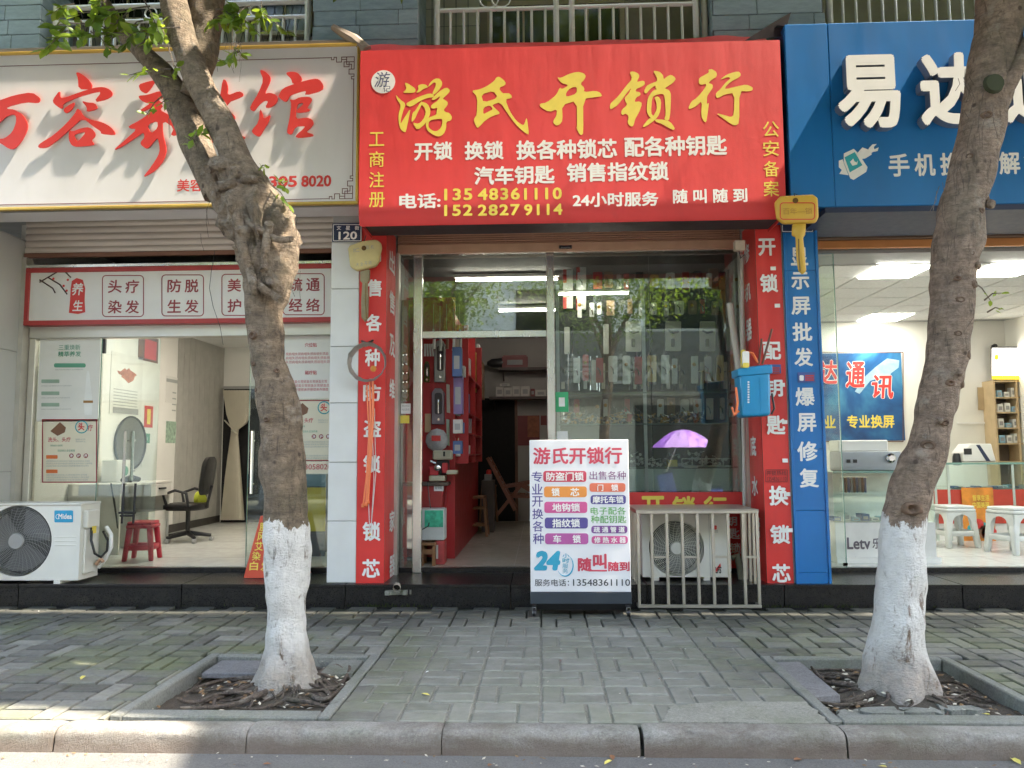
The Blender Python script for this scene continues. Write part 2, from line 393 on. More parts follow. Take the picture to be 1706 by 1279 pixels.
# cement smeared into the joints before the lock shop, and a cement patch by the kerb
m = MB(); m.box(-1.05, 1.45, -3.12, -.9, -.027, -.009); m.build('joint_cement', CEMENT, pav)
def blob(poly, z0, z1, amp=.02, n=6, seed=1):
    rg = random.Random(seed); out = []
    for i in range(len(poly)):
        a, b = Vector(poly[i]), Vector(poly[(i+1) % len(poly)])
        for j in range(n): p = a.lerp(b, j/n); out.append((p.x+rg.uniform(-amp, amp), p.y+rg.uniform(-amp, amp)))
    return MB().slab(out, z0, z1)
blob([(.62, -3.147), (1.485, -3.147), (1.485, -2.80), (1.0, -2.80), (.70, -2.9)], -.03, .006, .012, 7).build('cement_patch', CEMENT, pav)

# kerb of rounded stones, one metre each
kerb = thing('kerb', None, None, (0, KY0, 0)); structure(kerb)
def kerb_prof():
    pr = [(KY0+.0, -.14), (KY0, -.004), (KY0-.035, .0), (KY0-.07, .0), (KY1+.042, .0)]
    for i in range(1, 6): a = i/5*pi/2; pr.append((KY1+.042-.042*sin(a)*1.0, .0-.042*(1-cos(a))))
    pr += [(KY1-.003, -.07), (KY1-.007, -.10)]
    pr.append((KY1-.012, -.14)); return pr
KP = kerb_prof()
for i, xj in enumerate([-6.65, -5.63, -4.6, -3.58, -2.56, -1.545, -.53, .50, 1.52, 2.54, 3.56, 4.58, 5.6]):
    x0, x1 = xj+.004, xj+1.02-.006; dz = rng.uniform(-.006, .005); dy = rng.uniform(-.006, .006)
    N = 48; vs = []; k = len(KP)
    for q in range(N+1):
        x = x0+(x1-x0)*q/N
        for (yy, z) in KP:
            e = mnoise.noise(Vector((x*4, yy*9, z*9)))*.006; ch = max(0, mnoise.noise(Vector((x*13, yy*22, z*22+3)))-.25)*.03 + max(0, mnoise.noise(Vector((x*31, yy*40, z*40)))-.2)*.012
            edge = math.exp(-((yy-KY1-.012)**2+(z+.012)**2)/.0012); endw = math.exp(-(min(x-x0, x1-x)/.02)**2)
            vs.append((x, yy+dy-abs(e)*.6+ch*(edge+.25)*.7, z+dz+e*.5-ch*(edge+.2)*.7-.006*endw if z > -.12 else z))
    fs = [(q*k+j, q*k+j+1, (q+1)*k+j+1, (q+1)*k+j) for q in range(N) for j in range(k-1)] + [tuple(range(k))[::-1], tuple(range(N*k, N*k+k))]
    MB().add(vs, fs).build('kerb_stone', KERB, kerb, smooth=.9)
MB().box(-14, 14, KY1+.01, KY0-.005, -.3, -.09).build('kerb_footing', JOINT, kerb)

# litter: fallen leaves and scraps, each where it lies
LEAFY = M('fallen_leaf_yellow', (.55, .48, .12), .6); LEAFB = M('fallen_leaf_brown', (.22, .10, .05), .7); SCRAP = M('paper_scrap', (.8, .8, .78), .7)
for i, (px, py, z, sz, mt, lab) in enumerate([
    (138, 1129, .006, .07, LEAFY, 'pale yellow fallen leaf on the pavers left of the left tree pit'),
    (709, 1157, .006, .055, LEAFY, 'curled yellow leaf on the pavers right of the left tree'),
    (712, 1119, .006, .03, SCRAP, 'small white scrap on the pavers above the curled yellow leaf'),
    (797, 1086, .006, .025, SCRAP, 'tiny white scrap on the pavers below the sign board'),
    (1142, 1081, .006, .025, SCRAP, 'white scrap on a dark paver right of the sign board'),
    (1020, 1262, -.114, .06, LEAFB, 'pinkish brown leaf in the gutter right of centre'),
    (1013, 1270, -.114, .06, LEAFY, 'yellow leaf in the gutter just below the brown one'),
    (817, 1275, -.114, .06, LEAFB, 'orange brown leaf on the road at the bottom edge near the middle'),
    (1470, 1277, -.114, .05, LEAFY, 'bright yellow leaf on the road below the right tree'),
    (1330, 1266, -.114, .07, LEAFB, 'dry brown leaf in the gutter left of the right tree'),
    (445, 1273, -.114, .05, LEAFB, 'brown leaf on the road below the left tree'),
    (1692, 1268, -.114, .08, LEAFY, 'long tan leaf in the gutter at the right edge'),
    (191, 1030, .006, .02, SCRAP, 'white scrap on the pavers below the left air conditioner'),
    (65, 1018, .006, .04, SCRAP, 'white scrap at the foot of the step under the left air conditioner'),
    (1642, 1190, .006, .06, LEAFY, 'yellow leaf on the right tree pit edging')]):
    c = G(px, py, z); a = rng.uniform(0, 6.3); u = Vector((cos(a), sin(a)*.8, .1))*sz/2; w = Vector((-sin(a), cos(a), 0))*sz*.22; h = Vector((0, 0, sz*.12))
    mm = MB(); mm.add([c-u, c-u*.3-w+h, c+u*.5-w*.8+h*.8, c+u+h*.3, c+u*.5+w*.8+h, c-u*.3+w+h*.7, c+h*.15], [(0,1,6),(1,2,6),(2,3,6),(3,4,6),(4,5,6),(5,0,6)])
    tag(mm.build('fallen_leaf' if mt is not SCRAP else 'paper_scrap', mt), lab, 'leaf' if mt is not SCRAP else 'scrap')

# ================================================================== tree pits
def pit(i, lab):
    a, b, c, d = PITS[i]
    t = thing('tree_pit', lab, 'tree pit', ((a+b)/2, (c+d)/2, -.05), 'tree pits in the pavement')
    w = .07
    box('edging_stone', (a, a+w, c, d, -.2, .004), EDGE, t, .008); box('edging_stone', (b-w, b, c, d, -.2, .002), EDGE, t, .008)
    box('edging_stone', (a+w+.003, b-w-.003, d-.07, d, -.2, .003), EDGE, t, .008); box('edging_stone', (a+w+.003, b-w-.003, c, c+.11, -.2, .001), EDGE, t, .008)
    N = 26; vs = []; x0, x1, y0, y1 = a+w-.01, b-w+.01, c+.1, d-.06
    cx, cy = TREES[i]
    for j in range(N+1):
        for k in range(N+1):
            x, y = x0+(x1-x0)*k/N, y0+(y1-y0)*j/N
            z = -.085 + mnoise.noise(Vector((x*5, y*5, i)))*.025 + mnoise.noise(Vector((x*17, y*17, i)))*.014 + .10*math.exp(-((x-cx)**2+(y-cy)**2)/.07)
            vs.append((x, y, z))
    fs = [(j*(N+1)+k, j*(N+1)+k+1, (j+1)*(N+1)+k+1, (j+1)*(N+1)+k) for j in range(N) for k in range(N)]
    MB().add(vs, fs).build('soil', SOIL, t)
    return t
TREES = [(G(482, 1128).x, G(482, 1128).y), (G(1497, 1138).x, G(1497, 1138).y)]
p0 = pit(0, 'square tree pit with soil and roots around the left tree')
p1 = pit(1, 'square tree pit with soil and stones around the right tree')
box('cover_slab', (-2.27, -1.80, -2.20, -1.88, -.06, -.022), SLATE, p0, .006); box('cover_slab', (-1.48, -1.26, -2.20, -1.88, -.06, -.018), EDGE, p0, .006)
q = [G(1293, 1106, -.02), G(1333, 1105, -.02), G(1400, 1161, -.02), G(1346, 1164, -.02)]
MB().slab([(v.x, v.y) for v in q], -.055, -.006).build('cover_slab', SLATE, p1, .005)
for k, (px, py, s) in enumerate([(1465, 1180, .16), (1535, 1178, .15), (1600, 1172, .17), (1420, 1178, .12)]):
    c = G(px, py, -.02); blob([(c.x-s*.7, c.y-.035), (c.x+s*.7, c.y-.04), (c.x+s*.6, c.y+.05), (c.x-s*.6, c.y+.055)], -.08, -.03-.006*k, .022, 4, k).build('stone', EDGE, p1, .012)

# ================================================================== building shell
TILE = None
def tile_mat(name, a, b, c3):
    m, n, l, bs = ntree(name); v = pos(n, l); oi = n.new('ShaderNodeObjectInfo')
    c = ramp(n, l, oi.outputs['Random'], [(0, a), (.5, b), (1, c3)])
    c = mixc(n, l, .35, c, ramp(n, l, nz(n, l, pos(n, l, (1, 1, 4)), 7, 7, .7), [(.3, tuple(x*.6 for x in a)), (.7, tuple(x*1.25 for x in c3))]))
    l.new(c, bs.inputs['Base Color']); bs.inputs['Roughness'].default_value = .5
    bump(n, l, bs, nz(n, l, pos(n, l, (1, 1, 5)), 22, 5), .35, .006); return m
BTILE = tile_mat('blue_grey_tile', (.20, .29, .345), (.25, .345, .40), (.30, .395, .445))
GROUT = M('grout', (.11, .13, .14), .8)
PLASTER = M('grey_plaster', (.42, .42, .41), .8, var=.12, scale=3, dirt=.3)
WALLW = M('interior_white_wall', (.80, .79, .76), .7, var=.04, scale=2)
CEILW = M('interior_ceiling', (.72, .72, .70), .8, var=.03)
FLOORT = M('floor_tile', (.60, .57, .50), .18, var=.05, scale=3)
FLOORL = M('pale_floor_tile', (.62, .63, .60), .2, var=.05, scale=3)
FZ = .25; TZ = .20               # shop floor and step tread
BX0, BX1 = -9.5, 9.5
bld = thing('shop_building', 'grey apartment building with shops on the ground floor and tiled piers above', 'building', (0, 1, 0))
# step of black granite along the shops, slabs one by one
for a, b in [(-9.5, -5.0), (-4.99, -3.42), (-3.41, -1.86), (-1.85, -.31), (-.30, .95), (.96, 2.2), (2.21, 3.8), (3.81, 5.4), (5.41, 9.5)]:
    box('step_riser', (a, b, PB, PB+.03, -.05, TZ-.03), GRANITE, bld); box('step_tread', (a, b, PB-.012, .62, TZ-.0295, TZ), GRANITE, bld, .004)
box('threshold', (-9.5, 9.5, .621, .70, .0, FZ-.002), GRANITE, bld)
# slab above the shops, upper body, rear and ends
SL0 = 3.95
box('floor_slab', (BX0, BX1, -.05, 9, SL0, SL0+.35), PLASTER, bld)
box('balcony_back_wall', (BX0, BX1, 1.0, 1.2, SL0+.351, 13), M('beige_plaster', (.36, .33, .28), .8, dirt=.3), bld)
box('rear_wall', (BX0, BX1, 8.6, 8.8, 0, SL0-.001), PLASTER, bld); box('roof', (BX0, BX1, -.3, 9, 13.001, 13.4), PLASTER, bld)
box('end_wall', (BX0-.2, BX0-.001, -.3, 8.8, 0, 13), PLASTER, bld); box('end_wall', (BX1+.001, BX1+.2, -.3, 8.8, 0, 13), PLASTER, bld)
for zz in (7.3, 10.4): box('balcony_slab', (BX0, BX1, -.28, .999, zz, zz+.18), PLASTER, bld)
for a, b, e in ((BX0, -.31, -.635), (-.29, BX1, -.745)): box('added_sun_shade', (a, b, e, -.281, 7.60, 7.63), M('shade_sheet', (.35, .36, .36), .6, dirt=.3), bld)  # unseen sheets added to keep the sun off the sign tops
# tiled piers of the upper floors
def pier(x0, x1, z0, z1, zt):
    pm = box('pier', (x0, x1, -.17, .35, z0, z1), GROUT, bld)
    rows = int((zt-z0)/.155); hh = .155; rg = random.Random(int(x0*100))
    for r in range(rows):
        x = x0 - (.0 if r % 2 else .16)
        while x < x1-.002:
            L = rg.choice([.42, .5, .62]); a, b = max(x, x0-.014), min(x+L, x1+.014)
            if b-a > .03: box('tile', (a+.003, b-.003, -.19, -.1705, z0+r*hh+.004, z0+(r+1)*hh-.004), BTILE, pm, .004)
            x += L
        for sx, e in ((x0, -1), (x1, 1)):
            if (e > 0 and x1 < .5) or (e < 0 and x0 > .5):
                box('tile', (sx+e*.0005, sx+e*.014, -.17, .08, z0+r*hh+.004, z0+(r+1)*hh-.004), BTILE, pm, .003); box('tile', (sx+e*.0005, sx+e*.014, .084, .34, z0+r*hh+.004, z0+(r+1)*hh-.004), BTILE, pm, .003)
ptop = 6.25
PX = [(P(-200, 40, -.18).x, P(66, 40, -.18).x), (P(523, 40, -.18).x, P(694, 40, -.18).x), (P(1188, 30, -.18).x, P(1372, 30, -.18).x)]
for a, b in PX: pier(a, b, 4.85, 13, ptop)
# upper windows behind the balcony railings
FRAMEB = M('beige_frame', (.55, .47, .38), .5); DARKG = M('dark_window_glass', (.015, .018, .018), .08, var=.1); WTILE = M('white_wall_tile', (.55, .53, .49), .4, var=.08)
def upper_window(px0, px1, py0, py1, panes):
    a, b = P(px0, 40, .98), P(px1, 40, .98); z1, z0 = P((px0+px1)/2, py0, .98).z, P((px0+px1)/2, py1, .98).z
    fr = MB(); t = .05
    for q in ((a.x, b.x, .95, .999, z1-t, z1), (a.x, b.x, .95, .999, z0, z0+t), (a.x, a.x+t, .95, .999, z0+t, z1-t), (b.x-t, b.x, .95, .999, z0+t, z1-t)): fr.box(*q)
    f = fr.build('window', FRAMEB, bld)
    for i in range(panes):
        u0, u1 = a.x+t+(b.x-a.x-2*t)*i/panes, a.x+t+(b.x-a.x-2*t)*(i+1)/panes
        box('pane', (u0+.012, u1-.012, .965, .985, z0+t, z1-t), DARKG, f)
        if i: box('mullion', (u0-.012, u0+.012, .952, .998, z0+t, z1-t), FRAMEB, f)
upper_window(812, 1040, 2, 110, 4); upper_window(430, 520, -90, 60, 2); upper_window(-10, 330, -120, 40, 3)
# wall tiles beside the upper window
bw = MB()
x0, x1 = P(700, 30, .99).x, P(800, 30, .99).x; z0, z1 = 5.0, 6.9
wt = box('tiled_wall', (x0, x1, .985, .9995, z0, z1), GROUT, bld)
nx, nzr = 5, 9
for i in range(nx):
    for j in range(nzr):
        box('wall_tile', (x0+(x1-x0)*i/nx+.005, x0+(x1-x0)*(i+1)/nx-.005, .976, .9845, z0+(z1-z0)*j/nzr+.005, z0+(z1-z0)*(j+1)/nzr-.005), WTILE, wt)
# balcony railings of steel tube
RAILM = M('rail_steel', (.70, .71, .70), .3, metal=.25, var=.06)
def railing(lab, px0, px1, py_top, py_low, gaps, n, Y=-.10, rings=None, posts=()):
    cy = 60; A, B = P(px0, cy, Y), P(px1, cy, Y); zt, zl = P((px0+px1)/2, py_top, Y).z, P((px0+px1)/2, py_low, Y).z; zb = 4.4
    t = thing('balcony_railing', lab, 'railing', ((A.x+B.x)/2, Y, zb), 'steel railings above the shop signs')
    for z, r_ in ((zl, .022), (zt, .028)): MB().tube([(A.x, Y, z), (B.x, Y, z)], r_, 10).build('rail', RAILM, t, smooth=.6)
    MB().tube([(A.x, Y, zb+.1), (B.x, Y, zb+.1)], .02, 8).build('rail', RAILM, t, smooth=.6)
    for x in [A.x, B.x] + [P(q, cy, Y).x for q in posts]: MB().tube([(x, Y, zb), (x, Y, zt+.02)], .03, 10).build('post', RAILM, t, smooth=.6)
    for i in range(n):
        x = A.x+(B.x-A.x)*(i+1)/(n+1)
        if all(abs(x-P(q, cy, Y).x) > .05 for q in posts): MB().tube([(x, Y, zb+.1), (x, Y, zl)], .014, 8).build('baluster', RAILM, t, smooth=.6)
    for q in rings or []:
        c = Vector((P(q, cy, Y).x, Y, (zl+zt)/2)); rr = (zt-zl)/2-.02
        MB().tube([c+Vector((cos(a)*rr, 0, sin(a)*rr)) for a in [2*pi*k/20 for k in range(21)]], .008, 6, False).build('ring', RAILM, t, smooth=.8)
railing('steel balcony railing behind the branches above the white sign', 92, 512, 8, 33, None, 20, rings=(405, 425, 250))
railing('steel balcony railing with paired posts above the red sign', 728, 1160, -25, 12, None, 18, rings=(815, 835), posts=(927, 953))
railing('steel balcony railing with upright bars above the blue sign', 1384, 1900, -40, -22, None, 22)
# thin mesh grille behind the left railing, downpipe
g = MB()
for i in range(26):
    x = P(90, 50, .3).x + i*.095; g.tube([(x, .3, 4.3), (x+.5, .3, 6.6)], .004, 4); g.tube([(x+.5, .3, 4.3), (x, .3, 6.6)], .004, 4)
tag(g.build('window_grille', DKMETAL), 'thin crossed wire grille behind the left balcony railing', 'grille')
x = P(1174, 40, -.05).x
tag(MB().tube([(x, -.05, 4.3), (x, -.05, 8)], .03, 10).build('drain_pipe', M('pale_pipe', (.5, .5, .42), .5), smooth=.6), 'pale downpipe beside the railing left of the right tiled pier', 'pipe')
# flower pots and plants on the right balcony
# ================================================================== shop rooms
def room(x0, x1, y1, zc, wall, floor, who, ceil=True):
    structure(box('shop_floor', (x0-.05, x1+.05, .701, y1+.05, .0, FZ), floor))
    structure(box('interior_wall', (x0-.08, x0, .70, y1+.08, FZ-.1, SL0-.002), wall)); structure(box('interior_wall', (x1, x1+.08, .70, y1+.08, FZ-.1, SL0-.002), wall))
    structure(box('interior_wall', (x0+.001, x1-.001, y1, y1+.08, FZ-.1, SL0-.002), wall))
    if ceil: structure(box('interior_ceiling', (x0+.002, x1-.002, .66, y1-.001, zc, zc+.06), CEILW if who != 'lock' else M('dimmed_ceiling', (.20, .19, .18), .8)))  # lock shop ceiling colour darkened to dim the view through the fanlight
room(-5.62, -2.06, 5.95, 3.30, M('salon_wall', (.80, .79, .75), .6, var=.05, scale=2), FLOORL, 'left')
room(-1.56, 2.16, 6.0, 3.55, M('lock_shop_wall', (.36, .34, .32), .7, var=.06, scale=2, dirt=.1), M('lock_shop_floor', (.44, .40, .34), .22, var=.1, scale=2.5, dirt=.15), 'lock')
room(2.74, 7.4, 5.1, 3.46, M('phone_shop_wall', (.74, .72, .66), .6, var=.04, scale=2), FLOORL, 'right', False)
# floor joints of large tiles
for x0, x1, y1 in ((-5.6, -2.1, 5.9), (-1.5, 2.1, 5.9), (2.8, 7.3, 5.1)):
    j = MB(); x = x0+.4
    while x < x1: j.box(x-.002, x+.002, .71, y1, FZ+.0005, FZ+.0012); x += .8
    y = 1.4
    while y < y1: j.box(x0, x1, y-.002, y+.002, FZ+.0014, FZ+.002); y += .8
    structure(j.build('floor_joint', M('floor_grout', (.3, .29, .26), .8)))
# bare piers between the shops
LEFTX = -5.52
pl = box('pier_core', (-2.045, -1.512, .006, .62, TZ, SL0-.002), PLASTER, bld)
pr_ = box('pier_core', (2.078, 2.652, .006, .62, TZ, SL0-.002), PLASTER, bld)
# white tiles on the left pier, one by one
WT = M('glazed_white_tile', (.66, .66, .65), .22, var=.05, scale=4)
zj = [.20] + [P(575, y, -.01).z for y in (868, 770, 671, 577, 481)] + [3.66]
for a, b in zip(zj, zj[1:]): box('wall_tile', (-2.052, -1.776, -.012, .005, a+.003, b-.003), WT, bld, .004)
zz = [.20, .76, 1.32, 1.88, 2.44, 3.0, 3.66]
# left end wall of the salon recess (grey panels facing right)
PANEL = M('grey_wall_panel', (.50, .50, .48), .35, var=.06, scale=2)
box('recess_wall', (LEFTX-.5, LEFTX, -.44, .60, TZ, 3.72), PLASTER, bld)
for a, b in ((.21, 1.25), (1.26, 2.5), (2.51, 3.70)): box('wall_panel', (LEFTX+.0005, LEFTX+.012, -.45, .59, a, b), PANEL, bld, .004)
box('wall_panel', (LEFTX-.5, LEFTX-.001, -.452, -.4405, .21, 3.70), PANEL, bld)

# ------------------------------------------------------------------ roller shutters (slat by slat)
def shutter(name, lab, x0, x1, z0, z1, Y, n, mat, barm, barh, handle=None):
    t = thing(name, lab, 'shutter', ((x0+x1)/2, Y, z0))
    h = (z1-z0-barh)/n; prof = [(0, .0), (-.012, .25), (-.016, .5), (-.012, .75), (0, .97)]
    vs = []
    for x in (x0, x1): vs += [(x, Y+a, b*h) for a, b in prof]
    k = len(prof); fs = [(i, k+i, k+i+1, i+1) for i in range(k-1)]
    me = MB().add(vs, fs).mesh('slat', smooth=.9); me.materials.append(mat)
    for i in range(n):
        o = link('slat', me, None, t); o.location.z = z0+barh+i*h
    box('bottom_bar', (x0, x1, Y-.03, Y+.015, z0, z0+barh-.002), barm, t, .006)
    if handle:
        hx, hz = handle; box('handle', (hx-.07, hx+.07, Y-.045, Y-.031, hz-.02, hz+.02), CHROME, t, .008); box('handle_grip', (hx-.045, hx+.045, Y-.055, Y-.0455, hz-.008, hz+.008), DKMETAL, t)
    return t
BRONZE = M('bronze_shutter', (.44, .24, .165), .4, metal=.15, var=.1, stretch=(.3, 1, 1)); BRBAR = M('bronze_bar', (.60, .36, .24), .35, metal=.2)
shutter('roller_shutter', 'brown rolled up shutter with a chrome handle over the lock shop door', -1.495, 2.065, 3.50, 3.93, .52, 14, BRONZE, BRBAR, .10, (P(942, 414, .5).x, 3.545))
BEIGE = M('beige_shutter', (.62, .54, .48), .45, metal=.1, var=.08, dirt=.15, stretch=(.3, 1, 1))
shutter('roller_shutter', 'beige rolled up shutter above the red framed salon sign', LEFTX+.02, -2.06, 3.52, 3.93, .50, 5, BEIGE, M('rusty_bar', (.25, .12, .08), .5, metal=.4), .05)
shutter('roller_shutter', 'brown rolled up shutter with an orange bottom bar over the phone shop', 2.66, 9.3, 3.475, 3.93, .48, 9, M('dark_bronze', (.24, .15, .10), .4, metal=.15, stretch=(.3, 1, 1)), M('orange_bar', (.55, .22, .07), .45), .085)
g = MB()
for x in (-1.492, 2.062): g = MB().box(x-.02, x+.02, .46, .56, TZ, 3.5); g.build('shutter_guide', ALU, bld)
MB().box(LEFTX+.013, LEFTX+.06, .46, .58, TZ, 3.52).build('shutter_guide', M('pale_guide', (.55, .52, .46), .45, metal=.3), bld); MB().box(-2.09, -2.053, .46, .58, TZ, 3.52).build('shutter_guide', MATS['pale_guide'], bld)
MB().box(2.654, 2.70, .46, .58, TZ, 3.47).build('shutter_guide', ALU, bld)

# ------------------------------------------------------------------ white salon sign
GOLD = M('gold_frame', (.62, .40, .10), .35, metal=.6); RED = M('red_letter', (.66, .045, .040), .45, var=.08); SIGNW = M('sign_face_white', (.72, .69, .685), .42, var=.05, scale=1.6, dirt=.12, stretch=(1.3, 1, .35))
WS = thing('salon_sign', 'large white sign with red brushed letters and gold frame on the left', 'sign', (-4.2, -.5, 3.7))
wx0, wx1, wz0, wz1, WY = -9.3, -1.668, 3.71, 5.265, -.5
box('face', (wx0, wx1-.03, WY, -.06, wz0+.03, wz1-.03), SIGNW, WS)
box('frame', (wx0, wx1, WY-.02, WY+.02, wz1-.03, wz1), GOLD, WS, .006); box('frame', (wx0, wx1, WY-.02, WY+.02, wz0, wz0+.03), GOLD, WS, .006); box('frame', (wx1-.03, wx1, WY-.02, WY+.02, wz0+.031, wz1-.031), GOLD, WS, .006)
LINE = M('dark_red_line', (.16, .05, .055), .6)
lx, lz0, lz1 = P(588.8, 210, WY).x, P(570, 331, WY).z, P(570, 95, WY).z
MB().box(wx0, lx-.22, WY-.003, WY, lz1-.006, lz1).build('border_line', LINE, WS); MB().box(wx0, lx-.22, WY-.003, WY, lz0, lz0+.006).build('border_line', LINE, WS); MB().box(lx-.006, lx, WY-.003, WY, lz0+.22, lz1-.22).build('border_line', LINE, WS)
for s_, zc in ((1, lz1), (-1, lz0)):                                  # key-fret corners
    fm = MB(); u = .024
    def seg(ax, az, bx, bz):
        x0_, x1_ = sorted((lx-ax*u, lx-bx*u)); z0_, z1_ = sorted((zc-s_*az*u, zc-s_*bz*u)); fm.box(x0_-.003, x1_+.003, WY-.003, WY, z0_-.003, z1_+.003)
    for a in [(9,0,9,1),(9,1,8,1),(8,1,8,0),(8,0,7,0),(7,0,7,2),(7,2,5,2),(5,2,5,0),(5,0,0,0),(0,0,0,5),(0,5,2,5),(2,5,2,7),(2,7,0,7),(0,7,0,8),(0,8,1,8),(1,8,1,9),(1,9,0,9),(5,1,3,1),(3,0,3,3),(1,3,3,3),(1,5,1,3),(4,2,4,4),(4,4,2,4),(2,2,2,4),(0,2,4,2)]: seg(*a)
    fm.build('corner_ornament', LINE, WS)
Z7 = dict(s=.17586, ox=0, oy=100, Y=WY, mat=RED, parent=WS, ext=.008, stand=.012); Z8 = dict(s=.23447, ox=200, oy=90, Y=WY, mat=RED, parent=WS, ext=.008, stand=.012)
brush([[[(-160,420),(0,392),(150,340),(315,312),(392,365),(392,395),(370,415),(250,405),(80,450),(75,470),(150,475),(230,525),(278,610),(270,680),(210,790),(150,850),(100,850),(20,795),(-40,770),(0,755),(60,748),(130,690),(165,600),(165,540),(140,520),(75,540),(10,600),(-100,720),(-160,760),(-60,600),(0,470),(20,440),(-100,470)]]], **Z7)
brush([[[(730,128),(760,125),(840,180),(885,240),(880,275),(860,285),(755,282),(750,180)]],
 [[(510,385),(580,292),(585,370),(640,360),(760,315),(900,270),(990,262),(1050,285),(1078,320),(1070,350),(1020,380),(900,408),(975,305),(900,315),(760,355),(610,420),(605,468),(580,465),(520,420)]],
 [[(612,478),(640,450),(715,405),(718,430),(690,480),(650,510),(625,505)]], [[(782,392),(840,410),(910,415),(935,455),(925,475),(830,498),(838,460)]],
 [[(742,465),(770,480),(795,530),(860,570),(980,595),(1060,640),(1105,695),(1095,718),(965,705),(970,685),(900,640),(795,555),(700,640),(590,740),(480,825),(430,840),(380,838),(372,820),(400,790),(520,720),(640,610),(725,510)]],
 [[(665,670),(700,685),(760,660),(835,642),(880,655),(915,700),(910,735),(875,765),(903,800),(895,815),(740,830),(690,815),(662,760)],[(712,715),(770,695),(832,685),(745,785),(725,750)]]], **Z7)
brush([[[(1320,240),(1400,215),(1490,195),(1450,260),(1420,300),(1390,325),(1340,300)]],
 [[(1322,345),(1400,340),(1520,300),(1640,300),(1600,350),(1500,380),(1560,420),(1470,450),(1400,480),(1330,510),(1318,495),(1400,440),(1430,420),(1370,405),(1330,375)]],
 [[(1225,635),(1330,580),(1420,520),(1470,440),(1560,430),(1520,480),(1620,530),(1700,600),(1760,700),(1620,730),(1660,650),(1550,575),(1550,700),(1590,850),(1560,960),(1490,1050),(1380,1112),(1375,1100),(1440,1020),(1510,910),(1525,850),(1505,740),(1460,790),(1420,840),(1390,845),(1345,810),(1340,785),(1380,740),(1370,690),(1300,740),(1180,820),(1100,858),(1100,845),(1200,760),(1310,660),(1240,655)],[(1400,620),(1500,580),(1505,650),(1440,705)]]], **Z7)
brush([[[(735,185),(758,190),(775,240),(768,302),(850,268),(882,285),(878,308),(768,350),(765,425),(800,422),(827,455),(812,485),(770,510),(760,560),(900,590),(880,620),(560,640),(560,600),(710,570),(715,500),(620,520),(620,480),(712,430),(715,370),(620,400),(560,430),(600,350),(640,330),(715,320)]]], **Z8)
brush([[[(995,118),(1030,125),(1075,165),(1075,200),(1030,290),(1070,280),(1115,295),(1128,330),(1110,365),(1065,388),(1035,385),(1060,340),(1030,335),(990,370),(960,412),(935,405),(928,380),(990,280),(1025,190)]],
 [[(1000,392),(1015,420),(1025,470),(1078,432),(1060,490),(1020,555),(1000,590),(980,590),(945,565),(942,545),(990,490)]], [[(1178,140),(1225,130),(1270,140),(1300,180),(1290,205),(1230,220),(1220,180)]],
 [[(1130,300),(1160,250),(1250,215),(1380,180),(1420,185),(1450,225),(1445,265),(1315,300),(1330,265),(1280,275),(1210,300),(1195,340),(1175,345),(1140,320)]],
 [[(1210,325),(1240,335),(1280,312),(1350,310),(1370,325),(1360,350),(1330,390),(1355,400),(1345,415),(1265,425),(1258,405),(1310,360),(1300,350),(1262,365),(1250,470),(1330,455),(1370,470),(1382,500),(1360,530),(1325,560),(1378,575),(1375,590),(1275,602),(1245,590),(1310,535),(1320,515),(1250,520),(1225,580),(1195,570),(1190,550),(1210,460),(1222,360)]]], **Z8)
T('美容', 295, 298, 338, 319, WY, RED, WS); T('305', 448, 293, 495, 312, WY, RED, WS, bold=.035); T('8020', 502, 292, 552, 311, WY, RED, WS, bold=.035)
# soffit under the sign
structure(box('soffit', (wx0, -2.05, -.47, .47, 3.71+.22, 3.945), M('soffit_board', (.55, .53, .49), .6)))
sf = MB(); sf.add([(wx0, -.47, 3.712), (-1.7, -.47, 3.712), (-1.7, .44, 3.93), (wx0, .44, 3.93)], [(0, 3, 2, 1), (0, 1, 2, 3)]); structure(sf.build('soffit', MATS['soffit_board']))
LEDGE = M('grey_ledge', (.20, .19, .18), .7, dirt=.3)
box('ledge', (wx0, -1.70, -.46, -.20, wz1+.001, wz1+.07), LEDGE, bld, .01)

# ------------------------------------------------------------------ red lock shop sign (printed fabric on a frame)
def fabric(name, col, rough=.5):
    m, n, l, bs = ntree(name); v = pos(n, l)
    c = ramp(n, l, nz(n, l, v, 1.6, 5, .6), [(.25, tuple(x*.9 for x in col)), (.75, tuple(min(1, x*1.1) for x in col))])
    d = ramp(n, l, nz(n, l, pos(n, l, (1, 1, .3)), 3, 8, .7, .4), [(.55, (0, 0, 0)), (.8, (.22, .22, .22))])
    l.new(mixc(n, l, d, c, (.12, .05, .04)), bs.inputs['Base Color']); bs.inputs['Roughness'].default_value = rough
    h = mth(n, l, 'ADD', nz(n, l, pos(n, l, (1, 1, .25)), 4, 3), mth(n, l, 'MULTIPLY', nz(n, l, v, 260, 2), .12)); bump(n, l, bs, h, .35, .02); return m
REDF = fabric('red_fabric', (.70, .044, .046)); REDB = fabric('red_banner', (.68, .042, .038), .4); YEL = M('print_yellow', (.80, .62, .10), .55, var=.06, scale=14)
RS = thing('lock_shop_sign', 'big red fabric sign with yellow brushed letters over the lock shop', 'sign', (.27, -.6, 3.49))
rx0, rx1, rz0, rz1, RY = -1.645, 2.190, 3.49, 5.135, -.6
NX, NZ = 60, 26; vs = []
for j in range(NZ+1):
    z = rz0+(rz1-rz0)*j/NZ
    for i in range(NX+1):
        x = rx0+(rx1-rx0)*i/NX
        e = mnoise.noise(Vector((x*1.1, 3, z*.7)))*.0003 + mnoise.noise(Vector((x*6, 7, z*1.2)))*.0001
        lo = (j/NZ); back = .05*max(0, (.055-lo)/.055)**1.3
        vs.append((x, RY+.0006+e*0+back, z))
